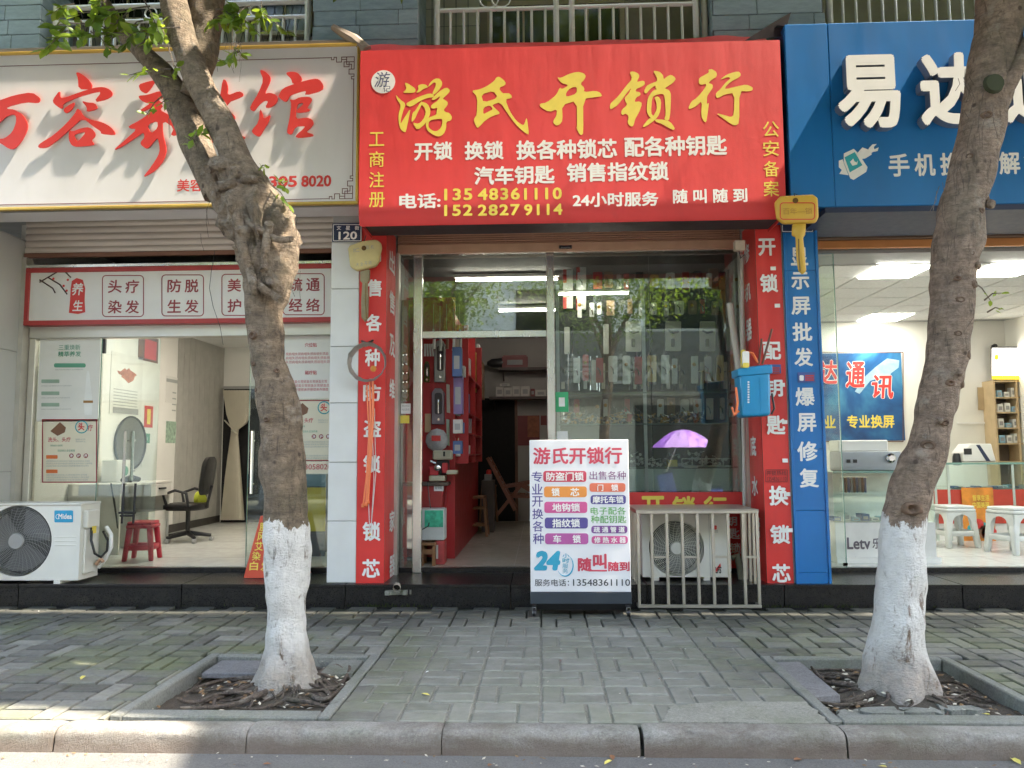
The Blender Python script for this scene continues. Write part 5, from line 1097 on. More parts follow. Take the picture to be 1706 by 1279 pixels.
# ================================================================== salon interior
LW = -5.62
def wall_rect(px0, px1, py0, py1, X):
    a, b = S(px0, (py0+py1)/2, X), S(px1, (py0+py1)/2, X); m_ = (px0+px1)/2
    return a.y, b.y, S(m_, py1, X).z, S(m_, py0, X).z
def wall_poster(lab, q, mat, name='poster', cat='poster', X=LW, th=.004):
    y0, y1, z0, z1 = wall_rect(*q, X); t = thing(name, lab, cat, (X, (y0+y1)/2, z0)); box('sheet', (X+.003, X+.003+th, y0, y1, z0, z1), mat, t); return t, y0, y1, z0, z1
t, y0, y1, z0, z1 = wall_poster('white map poster with a red country shape on the salon wall', (183, 236, 590, 692), PALE)
rg = random.Random(11); pl_ = [(y0+(y1-y0)*(.5+.30*cos(a)*rg.uniform(.5, 1.15)), z0+(z1-z0)*(.66+.12*sin(a)*rg.uniform(.5, 1.2))) for a in [2*pi*i/18 for i in range(18)]]
m_ = MB(); m_.add([(LW+.009, y, z) for y, z in pl_]+[(LW+.009, y0+(y1-y0)*.5, z0+(z1-z0)*.66)], [(i, (i+1) % 18, 18) for i in range(18)]); m_.build('map_shape', M('map_print', (.45, .16, .09), .5, var=.5, scale=25), t)
for k in range(6): box('text_line', (LW+.0075, LW+.009, y0+.1*(y1-y0), y1-.15*(y1-y0), z0+(z1-z0)*(.40-.05*k), z0+(z1-z0)*(.415-.05*k)), GTXT, t)
box('dark_strip', (LW+.0075, LW+.009, y0+.1*(y1-y0), y1-.1*(y1-y0), z0+.02, z0+.10), GREYP, t)
t, y0, y1, z0, z1 = wall_poster('dark brown and red picture high on the salon wall', (230, 263, 560, 602), PBROWN, 'picture', 'picture'); box('red_area', (LW+.0075, LW+.009, y0+.3*(y1-y0), y1-.1*(y1-y0), z0+.1*(z1-z0), z1-.05), RED, t)
t, y0, y1, z0, z1 = wall_poster('small red and gold charm card on the salon wall beside the mirror', (240, 254, 676, 712), RED, 'charm', 'charm'); box('gold_print', (LW+.0075, LW+.009, y0+.3*(y1-y0), y1-.3*(y1-y0), z0+.15*(z1-z0), z1-.15*(z1-z0)), YEL, t)
t, y0, y1, z0, z1 = wall_poster('white certificate in a dark frame on the salon wall', (276, 303, 628, 672), PALE, 'certificate', 'certificate'); box('dark_bar', (LW+.0075, LW+.009, y0, y1, z1-.09, z1-.04), GTXT, t); 
for k in range(4): box('text_line', (LW+.0075, LW+.009, y0+.2, y1-.2, z1-.25-.09*k, z1-.23-.09*k), GTXT, t)
t, y0, y1, z0, z1 = wall_poster('tall pale poster with two dark arched portraits on the salon wall', (300, 325, 612, 735), M('poster_sage_pale', (.52, .56, .49), .5), 'poster')
for k in (0.18, .58):
    yy0, yy1 = y0+(y1-y0)*k, y0+(y1-y0)*(k+.28); zc = z0+(z1-z0)*.62
    box('portrait', (LW+.0075, LW+.009, yy0, yy1, zc, zc+(z1-z0)*.16), GREYP, t); m_ = MB(); m_.add([(LW+.009, (yy0+yy1)/2+(yy1-yy0)/2*cos(a), zc+(z1-z0)*.16+.07*sin(a)) for a in [pi*i/10 for i in range(11)]], [tuple(range(11))]); m_.build('portrait_arch', GREYP, t)
for k in range(7): box('text_line', (LW+.0075, LW+.009, y0+.15, y1-.2, z0+(z1-z0)*(.5-.06*k), z0+(z1-z0)*(.52-.06*k)), GTXT if k < 3 else DGREEN, t)
t, y0, y1, z0, z1 = wall_poster('green leafy notice below the certificate on the salon wall', (276, 299, 702, 738), M('poster_leaf', (.33, .46, .36), .5, var=.5, scale=18), 'notice', 'notice')
t, y0, y1, z0, z1 = wall_poster('small green card on the salon wall right of the mirror', (240, 249, 722, 738), DGREEN, 'card', 'card'); box('white_area', (LW+.0075, LW+.009, y0+.08, y1-.08, z0+.04, z1-.05), PALE, t)
t, y0, y1, z0, z1 = wall_poster('white payment card standing on the salon desk shelf', (235, 248, 760, 778), PALE, 'card', 'card')
# round mirror
y0, y1, z0, z1 = wall_rect(189, 240, 694, 782, LW); t = thing('wall_mirror', 'round dark framed mirror above the salon desk', 'mirror', (LW, (y0+y1)/2, z0))
n = 36; cy_, cz_, ry, rz = (y0+y1)/2, (z0+z1)/2, (y1-y0)/2, (z1-z0)/2
MB().add([(LW+.022, cy_+ry*cos(a), cz_+rz*sin(a)) for a in [2*pi*i/n for i in range(n)]]+[(LW+.002, cy_+ry*cos(a), cz_+rz*sin(a)) for a in [2*pi*i/n for i in range(n)]], [tuple(range(n))]+[(i, i+n, (i+1) % n+n, (i+1) % n) for i in range(n)]).build('mirror_glass', M('mirror', (.32, .31, .30), .05, metal=1.0, var=.02), t)
MB().tube([(LW+.022, cy_+ry*cos(a), cz_+rz*sin(a)) for a in [2*pi*i/n for i in range(n+1)]], .014, 6, False).build('frame', BLACK, t)
# desk with drawer along the wall
a, b = G(180, 845, FZ), G(300, 845, FZ); DX = -4.95
yd0, yd1 = S(205, 805, DX).y, S(287, 805, DX).y; zt_ = S(260, 802, DX).z; zd = S(260, 826, DX).z
DESK = M('desk_white', (.62, .60, .55), .35)
t = thing('salon_desk', 'white desk with a drawer along the salon wall', 'desk', (-5.3, (yd0+yd1)/2, FZ))
box('top', (LW+.003, DX, yd0, yd1, zt_-.03, zt_), DESK, t, .005); dr = box('drawer', (DX-.02, DX-.001, yd0+.55*(yd1-yd0), yd1-.02, zd, zt_-.035), DESK, t, .004); box('handle', (DX, DX+.02, yd0+.70*(yd1-yd0), yd0+.84*(yd1-yd0), (zd+zt_)/2-.012, (zd+zt_)/2+.012), BLACK, dr)
box('carcass', (LW+.003, DX-.021, yd0+.55*(yd1-yd0), yd1-.01, zd, zt_-.031), DESK, t); box('side_panel', (LW+.003, DX-.03, yd1-.03, yd1, FZ, zd-.001), DESK, t); box('side_panel', (LW+.003, DX-.03, yd0, yd0+.03, FZ, zt_-.031), DESK, t)
box('pedestal', (LW+.2, DX-.05, yd1-.5, yd1-.04, FZ, zd-.2), DESK, t)
t = thing('hair_dryer', 'black hair tool lying on the salon desk', 'hair tool', S(200, 800, -5.2)); c = Vector((-5.2, S(215, 800, -5.2).y, zt_)); MB().tube([c+Vector((0, -.15, .03)), c+Vector((0, .05, .05)), c+Vector((.02, .2, .03))], [.03, .045, .03], 8).build('body', BLACK, t, smooth=.9); MB().tube([c+Vector((0, -.05, .03)), c+Vector((.08, -.1, .02))], .02, 8).build('handle', BLACK, t)
t = thing('storage_box', 'small white box with a round mark on the salon desk', 'box', (-5.4, S(195, 770, -5.4).y, zt_)); c = S(197, 775, -5.4); box('body', (-5.5, -5.3, c.y-.2, c.y+.2, zt_+.001, zt_+.28), PALE, t, .01); MB().lathe((-5.299, c.y, zt_+.14), [(.06, 0), (.06, .002)], 'x', 16).build('round_mark', DGREEN, t)
tag(MB().tube([S(185, 805, -4.9), S(192, 850, -4.9), S(196, 880, -4.85), S(190, 830, -4.9)], .008, 6).build('power_cable', BLACK), 'thin dark cable hanging in front of the salon desk', 'cable')
# swivel chair
c0 = G(312, 902, FZ); CH = thing('swivel_chair', 'black swivel chair with armrests beside the salon desk', 'chair', c0); VIN = M('black_vinyl', (.007, .006, .006), .5, var=.2)
k_ = 1.0
for i in range(5):
    a = 2*pi*i/5+.4; e = c0+Vector((.30*cos(a), .30*sin(a), .075)); MB().tube([c0+Vector((0, 0, .12)), e], [.035, .022], 8).build('base_arm', BLACK, CH, smooth=.8)
    MB().lathe(e+Vector((-.02, 0, -.045)), [(.004, 0), (.03, 0), (.03, .04), (.004, .04)], 'x', 12).build('castor', M('castor_grey', (.35, .35, .35), .4), CH, smooth=.5)
MB().tube([c0+Vector((0, 0, .1)), c0+Vector((0, 0, .42))], .03, 10).build('column', BLACK, CH, smooth=.6)
def pad(pts2, base, U, V, N, th):
    k = len(pts2); vs = []
    for s_, f in ((-1, .9), (-.6, 1), (.6, 1), (1, .9)): vs += [base+U*(x*f)+V*(y*f)+N*(s_*th/2) for x, y in pts2]
    fs = [(i*k+j, i*k+(j+1) % k, (i+1)*k+(j+1) % k, (i+1)*k+j) for i in range(3) for j in range(k)]+[tuple(reversed(range(k))), tuple(range(3*k, 4*k))]
    return MB().add(vs, fs)
sq = [(cos(a)*(abs(cos(a))**-.45 if abs(cos(a)) > .01 else 1)*.5, sin(a)*(abs(sin(a))**-.45 if abs(sin(a)) > .01 else 1)*.5) for a in [2*pi*i/28+.01 for i in range(28)]]
sq = [(max(-.5, min(.5, x)), max(-.5, min(.5, y))) for x, y in sq]
pad([(x*.52, y*.50) for x, y in sq], c0+Vector((-.03, 0, .47)), Vector((1, 0, 0)), Vector((0, 1, 0)), Vector((0, 0, 1)), .09).build('seat', VIN, CH, smooth=1.0)
U = Vector((-.15, .98, 0)).normalized(); N_ = Vector((.98, .15, .12)).normalized()
pad([(x*.50, y*.52) for x, y in sq], c0+Vector((.24, .03, .88)), U, Vector((.13, 0, 1)).normalized(), N_, .08).build('backrest', VIN, CH, smooth=1.0)
MB().tube([c0+Vector((0, 0, .44)), c0+Vector((.24, .03, .46)), c0+Vector((.30, .04, .75))], .02, 8).build('back_support', BLACK, CH, smooth=.9)
for s_ in (-1, 1): MB().tube([c0+Vector((.12, .26*s_, .48)), c0+Vector((.10, .29*s_, .66)), c0+Vector((-.05, .29*s_, .70)), c0+Vector((-.22, .27*s_, .64)), c0+Vector((-.18, .25*s_, .50))], .02, 8).build('armrest', BLACK, CH, smooth=1.2)
tag(MB().lathe(c0+Vector((.05, .22, .55)), [(.02, -.06), (.11, -.03), (.12, .03), (.04, .09)], 'x', 12).build('cushion', M('lime_cloth', (.38, .42, .03), .7), smooth=1.0), 'lime green cushion tucked behind the swivel chair', 'cushion')
# plastic stools
def plastic_stool(name, lab, c, h, w, mat, rot=0.0, arch=False, group=None):
    t = thing(name, lab, 'stool', c, group); R_ = Matrix.Rotation(rot, 3, 'Z'); c = Vector(c)
    def tr(vs): return [c+R_ @ Vector(v) for v in vs]
    tw_, bw_ = w*.40, w*.5
    m_ = MB(); m_.box(-tw_, tw_, -tw_, tw_, h-.035, h); m_.v = tr(m_.v); m_.build('seat', mat, t, .012, 2, .8)
    m_ = MB(); m_.box(-tw_*1.06, tw_*1.06, -tw_*1.06, tw_*1.06, h-.075, h-.036); m_.v = tr(m_.v); m_.build('skirt', mat, t, .008, 1, .8)
    for sx in (-1, 1):
        for sy in (-1, 1):
            a = tw_*1.02; b_ = bw_; lw = w*.17; m_ = MB()
            m_.add([(sx*a, sy*a, h-.0765), (sx*(a-lw), sy*a, h-.0765), (sx*(a-lw), sy*(a-lw), h-.0765), (sx*a, sy*(a-lw), h-.0765), (sx*b_, sy*b_, 0), (sx*(b_-lw*.8), sy*b_, 0), (sx*(b_-lw*.8), sy*(b_-lw*.8), 0), (sx*b_, sy*(b_-lw*.8), 0)], [(0,1,2,3),(7,6,5,4),(0,4,5,1),(1,5,6,2),(2,6,7,3),(3,7,4,0)])
            m_.v = tr(m_.v); m_.build('leg', mat, t, .008, 1, .8)
    for sx, sy in ((0, -1), (0, 1), (-1, 0), (1, 0)):
        zc = h*.34; e = bw_-.02-(bw_-tw_)*.34; m_ = MB()
        if sx == 0: m_.box(-e, e, sy*e-.012, sy*e+.012, zc-.03, zc+.03)
        else: m_.box(sx*e-.012, sx*e+.012, -e, e, zc-.03, zc+.03)
        m_.v = tr(m_.v); m_.build('brace', mat, t, .004, 1, .8)
        if arch:                                                     # arched infill between the legs
            m_ = MB(); pr = []; e2 = e*.98; k = 10
            for i in range(k+1): a = pi*i/k; pr.append((-e2*.66*cos(a), h*.58+h*.22*sin(a)))
            pts2 = [(-e2, h-.077), (-e2, h*.45)] + [(-e2*.66, h*.45)]+pr+[(e2*.66, h*.45)]+[(e2, h*.45), (e2, h-.077)]
            vs = [((x, sy*e-.006, z) if sx == 0 else (sx*e-.006, x, z)) for x, z in pts2]+[((x, sy*e+.006, z) if sx == 0 else (sx*e+.006, x, z)) for x, z in pts2]
            kk = len(pts2); m_.add(vs, [tuple(range(kk)), tuple(reversed(range(kk, 2*kk)))]+[(i+kk, (i+1) % kk+kk, (i+1) % kk, i) for i in range(kk)]); m_.v = tr(m_.v); m_.build('arch_panel', mat, t)
    return t
REDP = M('red_plastic', (.52, .025, .05), .35, var=.05); WHP = M('white_plastic', (.60, .62, .60), .35, var=.05)
plastic_stool('plastic_stool', 'red plastic stool just inside the salon door', G(237, 932, FZ), .43, .33, REDP, .15)
# curtain in the rear doorway
BKY = 5.95; a, b = P(371, 750, BKY), P(432, 750, BKY); ztop_ = P(400, 648, BKY).z
t = thing('doorway', 'dark rear doorway of the salon behind the tied curtain', 'doorway', (a.x, BKY, FZ)); box('opening', (a.x, b.x+.3, BKY-.012, BKY-.002, FZ, ztop_), M('dark_room_sheet', (.012, .011, .011), .9), t); box('lintel', (a.x-.02, b.x+.3, BKY-.03, BKY-.0125, ztop_+.001, ztop_+.05), PLASTER, t)  # near-black sheet on the wall stands in for the unlit room beyond
CUR = M('curtain_cloth', (.68, .64, .54), .8, var=.06)
t = thing('curtain', 'cream curtain tied at the middle in the salon rear doorway', 'curtain', P(395, 865, BKY-.1))
vs = []; K = 44; prof = [(650, 371, 418), (690, 377, 418), (705, 382, 412), (715, 385, 398), (725, 384, 397), (760, 379, 400), (800, 374, 403), (840, 370, 406), (866, 367, 408)]
for py, l_, r_ in prof:
    for i in range(K+1):
        p = P(l_+(r_-l_)*i/K, py, BKY-.16); f = .05*sin(i*1.55)*(r_-l_)/40; vs.append((p.x, p.y+f, p.z))
MB().add(vs, [(j*(K+1)+i, j*(K+1)+i+1, (j+1)*(K+1)+i+1, (j+1)*(K+1)+i) for j in range(len(prof)-1) for i in range(K)]).build('cloth', CUR, t, smooth=1.5)
MB().tube([P(385, 716, BKY-.25), P(395, 722, BKY-.26), P(374, 700, BKY-.1)], .012, 6).build('tie', CUR, t)
# vertical boards on the rear part of the salon wall, and skirting
wb = MB()
for k in range(9):
    y = 4.25+k*.19; structure(box('wall_board', (LW+.001, LW+.014, y, y+.182, FZ+.12, 3.29), M('board_grey', (.42, .41, .38), .6)))
structure(box('skirting', (LW+.001, LW+.018, 3.3, 5.94, FZ+.001, FZ+.12), M('dark_skirting', (.05, .045, .04), .5)))
# ceiling lamp of the salon (out of view above the sign)
LAMP = emis('lamp_white', (1.0, .97, .92), 7.0)
def ceiling_lamp(lab, x0, x1, y0, y1, z, m=LAMP, grp=None):
    t = thing('ceiling_light', lab, 'ceiling light', ((x0+x1)/2, (y0+y1)/2, z), grp); box('diffuser', (x0+.01, x1-.01, y0+.01, y1-.01, z-.03, z-.012), m, t); box('frame', (x0, x1, y0, y1, z-.0118, z-.001), WHITE, t); return t
ceiling_lamp('white panel light on the salon ceiling hidden behind the sign', -4.4, -3.8, 2.2, 2.8, 3.30)

# ================================================================== lock shop interior
PEG = M('red_board', (.45, .022, .025), .45, var=.1, scale=3); CTR = M('red_counter', (.36, .03, .03), .4, var=.12, dirt=.15); WOOD = M('brown_wood', (.25, .115, .05), .5, var=.25, scale=10, stretch=(1, 1, .2)); DWOOD = M('dark_wood', (.14, .06, .035), .45, var=.25, scale=10)
PGX, PGY = -.98, 1.30; pz0 = 1.12
t = thing('display_board', 'tall red display board with shelves inside the lock shop', 'display board', (-1.25, PGY, FZ))
box('front_board', (-1.54, PGX, PGY, PGY+.03, FZ, 3.2), PEG, t); box('side_board', (PGX-.03, PGX, PGY+.031, 4.45, FZ, 3.0), PEG, t)
xs1, xs2 = S(757, 640, PGX+.0).y, S(803, 640, PGX).y
for y_ in (628, 690, 722, 756):
    z = S(768, y_, PGX).z; box('shelf', (PGX+.001, PGX+.13, 1.45, 3.4, z-.02, z), PEG, t)
for yy in (1.44, 2.35, 3.41): box('divider', (PGX+.001, PGX+.14, yy-.012, yy+.012, 1.3, 2.9), PEG, t)
def lockset(lab, q, Y, mat, ins, kind='lock', arch=True, th=.05, X=None):
    t = thing('door_lock', lab, 'lock', P((q[0]+q[2])/2, q[3], Y) if X is None else S((q[0]+q[2])/2, q[3], X), 'locks on the red display board')
    if X is None:
        pts2 = [(q[0], q[3]), (q[2], q[3]), (q[2], q[1]+8), ((q[0]+q[2])/2+(q[2]-q[0])*.25, q[1]), ((q[0]+q[2])/2-(q[2]-q[0])*.25, q[1]), (q[0], q[1]+8)] if arch else [(q[0], q[3]), (q[2], q[3]), (q[2], q[1]), (q[0], q[1])]
        MB().prism(pxp(pts2, Y), Y-th, Y).build('plate', mat, t, .006); w_ = q[2]-q[0]; h_ = q[3]-q[1]
        rrect((q[0]+w_*.2, q[1]+h_*.12, q[2]-w_*.2, q[1]+h_*.72), Y-th, 1, ins, t, 'inset', w_*.2, True, .006)
        a = P((q[0]+q[2])/2, q[1]+h_*.45, Y-th-.02); MB().tube([(a.x, a.y, a.z+.05*h_/50), (a.x, a.y-.02, a.z), (a.x, a.y, a.z-.08*h_/50)], .012, 8).build('handle', CHROME, t, smooth=.9)
        MB().lathe(P((q[0]+q[2])/2, q[1]+h_*.86, Y-th-.01), [(.014, -.006), (.014, .012)], 'y', 10).build('keyhole', CHROME, t)
    else:
        a, b = S(q[0], (q[1]+q[3])/2, X), S(q[2], (q[1]+q[3])/2, X); z1_, z0_ = S((q[0]+q[2])/2, q[1], X).z, S((q[0]+q[2])/2, q[3], X).z
        box('plate', (X, X+th, a.y, b.y, z0_, z1_), mat, t, .006); box('inset', (X+th+.0005, X+th+.006, a.y+(b.y-a.y)*.2, b.y-(b.y-a.y)*.2, z0_+(z1_-z0_)*.3, z1_-(z1_-z0_)*.1), ins, t); MB().tube([(X+th+.02, (a.y+b.y)/2, z0_+.3*(z1_-z0_)), (X+th+.04, (a.y+b.y)/2, z0_+.5*(z1_-z0_)), (X+th+.02, (a.y+b.y)/2, z0_+.7*(z1_-z0_))], .014, 7).build('handle', CHROME, t, smooth=.9)
    return t
SILV = M('lock_silver', (.30, .29, .30), .3, metal=.8); GLDL = M('lock_gold', (.45, .24, .05), .3, metal=.7); DKP = M('lock_dark', (.06, .05, .055), .3, metal=.4); PURP = M('box_violet', (.20, .14, .30), .5); BLUEB = M('box_blue', (.06, .12, .28), .5)
FYb = PGY-.005
lockset('tall grey lock with ladder vents on the red board', (724, 568, 743, 637), FYb, SILV, DKP); lockset('grey arched lock below the tall one on the red board', (720, 647, 741, 707), FYb, M('lock_violet', (.20, .17, .20), .35, metal=.5), DKP)
lockset('gold arched lock hanging at the rear of the red board', (787, 597, 803, 660), FYb, GLDL, BRBAR, X=PGX) if False else lockset('gold arched lock hanging at the rear of the red board', (788, 597, 802, 660), None, GLDL, BRBAR, X=PGX+.02)
lockset('narrow olive handle on the red board left of the tall grey lock', (707, 602, 716, 637), FYb, M('olive_metal', (.10, .11, .03), .4, metal=.5), DKP, th=.03)
for i, (q, lab) in enumerate([((788, 687, 801, 725), 'pale steel pull handle on the rear of the red board'), ((788, 728, 800, 733), 'small steel bolt below the pale handle on the red board')]): lockset(lab, q, None, M('pale_steel', (.45, .36, .33), .4, metal=.5), PEG, X=PGX+.02, th=.02)
for i in range(4):
    c = P(708+i*4, 583, FYb-.03); tag(MB().tube([(c.x-.01*i*.2, c.y, c.z+.07), (c.x+.012*i*.4, c.y, c.z-.07)], .012, 7).build('white_tube', WHITE), ['leftmost', 'second', 'third', 'rightmost'][i]+' of the four white tubes at the top left of the red board', 'tube', 'white tubes on the red board')
def small_box(lab, c, s, mat, name='lock_box', cat='box', group=None, lid=None):
    t = thing(name, lab, cat, c, group); box('carton', (c[0]-s[0]/2, c[0]+s[0]/2, c[1]-s[1]/2, c[1]+s[1]/2, c[2], c[2]+s[2]), mat, t, .003)
    box('label_patch', (c[0]-s[0]*.3, c[0]+s[0]*.3, c[1]-s[1]/2-.002, c[1]-s[1]/2-.0006, c[2]+s[2]*.25, c[2]+s[2]*.7), lid or GREYP, t); return t
WBOX = M('white_box', (.55, .53, .50), .6, var=.08)
for i, (px, py, w_, h_, mt, lab) in enumerate([(762, 628, .10, .32, BLUEB, 'blue and white carton on the top shelf of the red board'), (768, 628, .1, .12, WBOX, 'white carton beside the blue one on the top shelf'), (777, 628, .12, .22, WBOX, 'taller white carton on the top shelf of the red board'), (764, 690, .10, .42, PURP, 'tall grey violet carton on the second shelf of the red board'), (775, 690, .1, .24, PURP, 'short violet carton on the second shelf of the red board'), (763, 722, .07, .15, WBOX, 'white bottle carton on the third shelf of the red board'), (766, 722, .06, .12, BLUEB, 'small blue tin on the third shelf of the red board'), (778, 722, .12, .18, M('lilac_box', (.42, .38, .45), .5), 'lilac carton on the third shelf of the red board'), (763, 756, .08, .14, BLUEB, 'small blue jar on the lowest shelf of the red board'), (776, 756, .07, .10, WBOX, 'white gadget on the lowest shelf of the red board')]):
    c = S(px, py, PGX+.07); small_box(lab, (PGX+.07, c.y, c.z+.001), (.10, w_*1.3, h_), mt)
t = thing('striped_tool', 'long pale ruler on the red board below the middle', 'ruler', P(747, 743, FYb)); MB().prism(pxp([(744, 640), (749, 641), (750, 688), (745, 687)], FYb), FYb-.03, FYb).build('upper_rule', M('ruler_pale', (.5, .45, .38), .5), t); MB().prism(pxp([(744, 698), (749, 699), (749, 743), (745, 741)], FYb), FYb-.03, FYb).build('lower_rule', M('ruler_green', (.35, .42, .33), .5), t)
paper('small yellow and white paper slips on the red board', (708, 689, 718, 720), FYb-.005, M('slip_tan', (.50, .33, .20), .6)); 
t = thing('plastic_bag', 'clear bag with a red print hanging above the key machine', 'bag', P(728, 745, FYb-.1)); c = P(728, 733, FYb-.08)
mm = MB(); mm.lathe(c, [(.02, -.06), (.11, -.03), (.13, 0), (.10, .03), (.02, .06)], 'y', 11); mm.build('bag', M('bag_plastic', (.42, .40, .40), .25, var=.2, scale=20), t, smooth=1.3); box('red_print', (c.x-.05, c.x+.05, c.y-.075, c.y-.06, c.z-.01, c.z+.05), RED, t)
# smaller stock hung close together on the rear of the red board
rg = random.Random(14); hung = [M('hung_silver', (.40, .40, .40), .35, metal=.4), WBOX, DKP, GLDL, BLUEB, M('hung_white', (.70, .69, .66), .5), REDFR]
for r_, (ya, yb) in enumerate(((575, 592), (640, 655), (672, 686), (738, 752))):
    for k in range(5):
        px = 760+k*8.5; c = S(px, rg.uniform(ya, yb), PGX); h_ = rg.uniform(.10, .22); w_ = rg.uniform(.10, .2)
        t = thing('hung_goods', '%s small hung item from the front in the %s gap of the red side board' % (['first', 'second', 'third', 'fourth', 'fifth'][k], ['top', 'upper', 'middle', 'lower'][r_]), 'hardware', (PGX+.03, c.y, c.z), 'small goods hung on the red side board')
        box('pack', (PGX+.002, PGX+.05, c.y-w_/2, c.y+w_/2, c.z-h_/2, c.z+h_/2), hung[rg.randrange(7)], t, .006); MB().tube([(PGX+.02, c.y, c.z+h_/2), (PGX+.03, c.y, c.z+h_/2+.04)], .005, 5).build('hook', CHROME, t)
for k in range(5):
    c = P(722+k*11, 566+3*(k % 2), PGY-.25); t = thing('hanging_tool', '%s pale tool from the left hanging at the top of the lock shop doorway' % ['first', 'second', 'third', 'fourth', 'fifth'][k], 'tool', c, 'tools hung at the top of the doorway'); MB().tube([(c.x, c.y, c.z+.12), (c.x+.01, c.y, c.z), (c.x+.005, c.y, c.z-.10)], [.01, .016, .02], 8).build('grip', [hung[5], hung[0], PBROWN][k % 3], t, smooth=.9); MB().tube([(c.x, c.y, c.z+.12), (c.x, c.y, c.z+.4)], .002, 4).build('string', CORD, t)
# counter
ctz = P(725, 803, 1.1).z; t = thing('shop_counter', 'red counter along the left side of the lock shop', 'counter', (-1.3, 1.1, FZ)); cX = G(742, 930, FZ).x
box('front', (-1.52, cX, 1.05, 1.08, FZ+.05, ctz-.04), CTR, t); box('side', (cX-.02, cX, 1.081, 4.0, FZ+.05, ctz-.04), CTR, t); box('top', (-1.52, cX+.06, 1.02, 4.0, ctz-.039, ctz), M('counter_top', (.10, .075, .06), .35), t, .006); box('plinth', (-1.52, cX-.05, 1.1, 3.95, FZ, FZ+.049), BLACK, t)
for k in range(4): y = 1.5+k*.6; box('drawer', (cX+.001, cX+.014, y-.26, y+.26, ctz-.3, ctz-.06), CTR, t, .004); MB().lathe((cX+.016, y, ctz-.18), [(.018, 0), (.012, .02)], 'x', 10).build('knob', CHROME, t)
t = paper('white sticker on the front of the red counter', (723, 806, 739, 818), 1.045, PRINTW); T('配钥匙', 725, 809, 737, 815, 1.043, GREYP, t)
t = thing('cardboard_carton', 'green and white printed carton below the red counter', 'carton', P(720, 900, .98)); x0_, x1_ = P(702, 860, .98).x, P(743, 860, .98).x; box('body', (x0_, x1_, .82, 1.04, P(720, 897, .98).z, P(720, 846, .98).z), M('carton_white', (.55, .57, .55), .6), t, .004); box('green_print', (x0_+.06, x1_-.01, .8165, .8195, P(720, 878, .82).z, P(720, 850, .82).z), M('carton_green', (.03, .40, .25), .5, var=.5, scale=16), t)
t = thing('cardboard_carton', 'red and white carton standing on the floor under the green one', 'carton', P(735, 935, .98)); box('body', (P(728, 915, .98).x, P(743, 915, .98).x, .84, 1.04, FZ+.001, P(735, 898, .98).z), M('carton_red', (.45, .06, .06), .6, var=.4, scale=14), t, .004); box('white_print', (P(729, 0, .98).x, P(735, 0, .98).x, .8365, .8395, FZ+.06, P(735, 905, .98).z), WBOX, t)
t = thing('wooden_stool', 'small worn wooden stool at the left of the lock shop doorway', 'stool', P(716, 945, .80)); x0_, x1_ = P(701, 920, .80).x, P(727, 920, .80).x; zs_ = P(715, 903, .80).z
box('seat', (x0_, x1_, .74, .98, zs_-.03, zs_), WOOD, t, .006)
for x in (x0_+.02, x1_-.02):
    for y in (.76, .96): box('leg', (x-.018, x+.018, y-.018, y+.018, FZ, zs_-.031), WOOD, t)
box('rail', (x0_+.02, x1_-.02, .755, .77, zs_-.12, zs_-.07), WOOD, t)
# key cutting machine
KM = P(725, 800, 1.2); zc = ctz; t = thing('key_machine', 'red and cream key cutting machine on the counter', 'key machine', (KM.x, 1.2, zc)); CRM = M('machine_cream', (.52, .47, .36), .4); RDM = M('machine_red', (.50, .03, .04), .35)
bx = lambda p0, p1, q0, q1: (P(p0, 780, 1.15).x, P(p1, 780, 1.15).x, q0, q1)
def kb(n, p0, p1, y0, y1, r0, r1, m_, bv=.008): box(n, (P(p0, 780, 1.15).x, P(p1, 780, 1.15).x, y0, y1, P(725, r1, 1.15).z, P(725, r0, 1.15).z), m_, t, bv)
kb('base', 716, 742, 1.08, 1.28, 792, 801, CRM); kb('body', 716, 731, 1.10, 1.26, 776, 791.5, RDM); kb('motor_hood', 721, 753, 1.14, 1.27, 750, 766, CRM, .015); kb('column', 726, 747, 1.2, 1.26, 766.5, 791, DKMETAL); kb('guard', 737, 746, 1.10, 1.2, 771, 788, RDM); kb('tray', 744, 762, 1.10, 1.26, 783, 790, CRM)
MB().lathe((P(729, 780, 1.1).x, 1.09, P(729, 779, 1.1).z), [(.02, -.02), (.035, -.01), (.035, .02)], 'y', 14).build('cutter_wheel', CHROME, t, smooth=.6); MB().tube([P(717, 768, 1.1), P(726, 772, 1.1)], .014, 8).build('lamp_arm', CHROME, t); MB().tube([P(740, 752, 1.13), P(740, 760, 1.13)], .012, 6).build('switch', BLACK, t)
tag(MB().tube([P(712, 802, 1.02), P(715, 830, 1.0), P(718, 850, .98), P(714, 876, .78), P(703, 882, .78)], .006, 6).build('power_cable', BLACK), 'black cable drooping from the key machine over the counter front', 'cable')
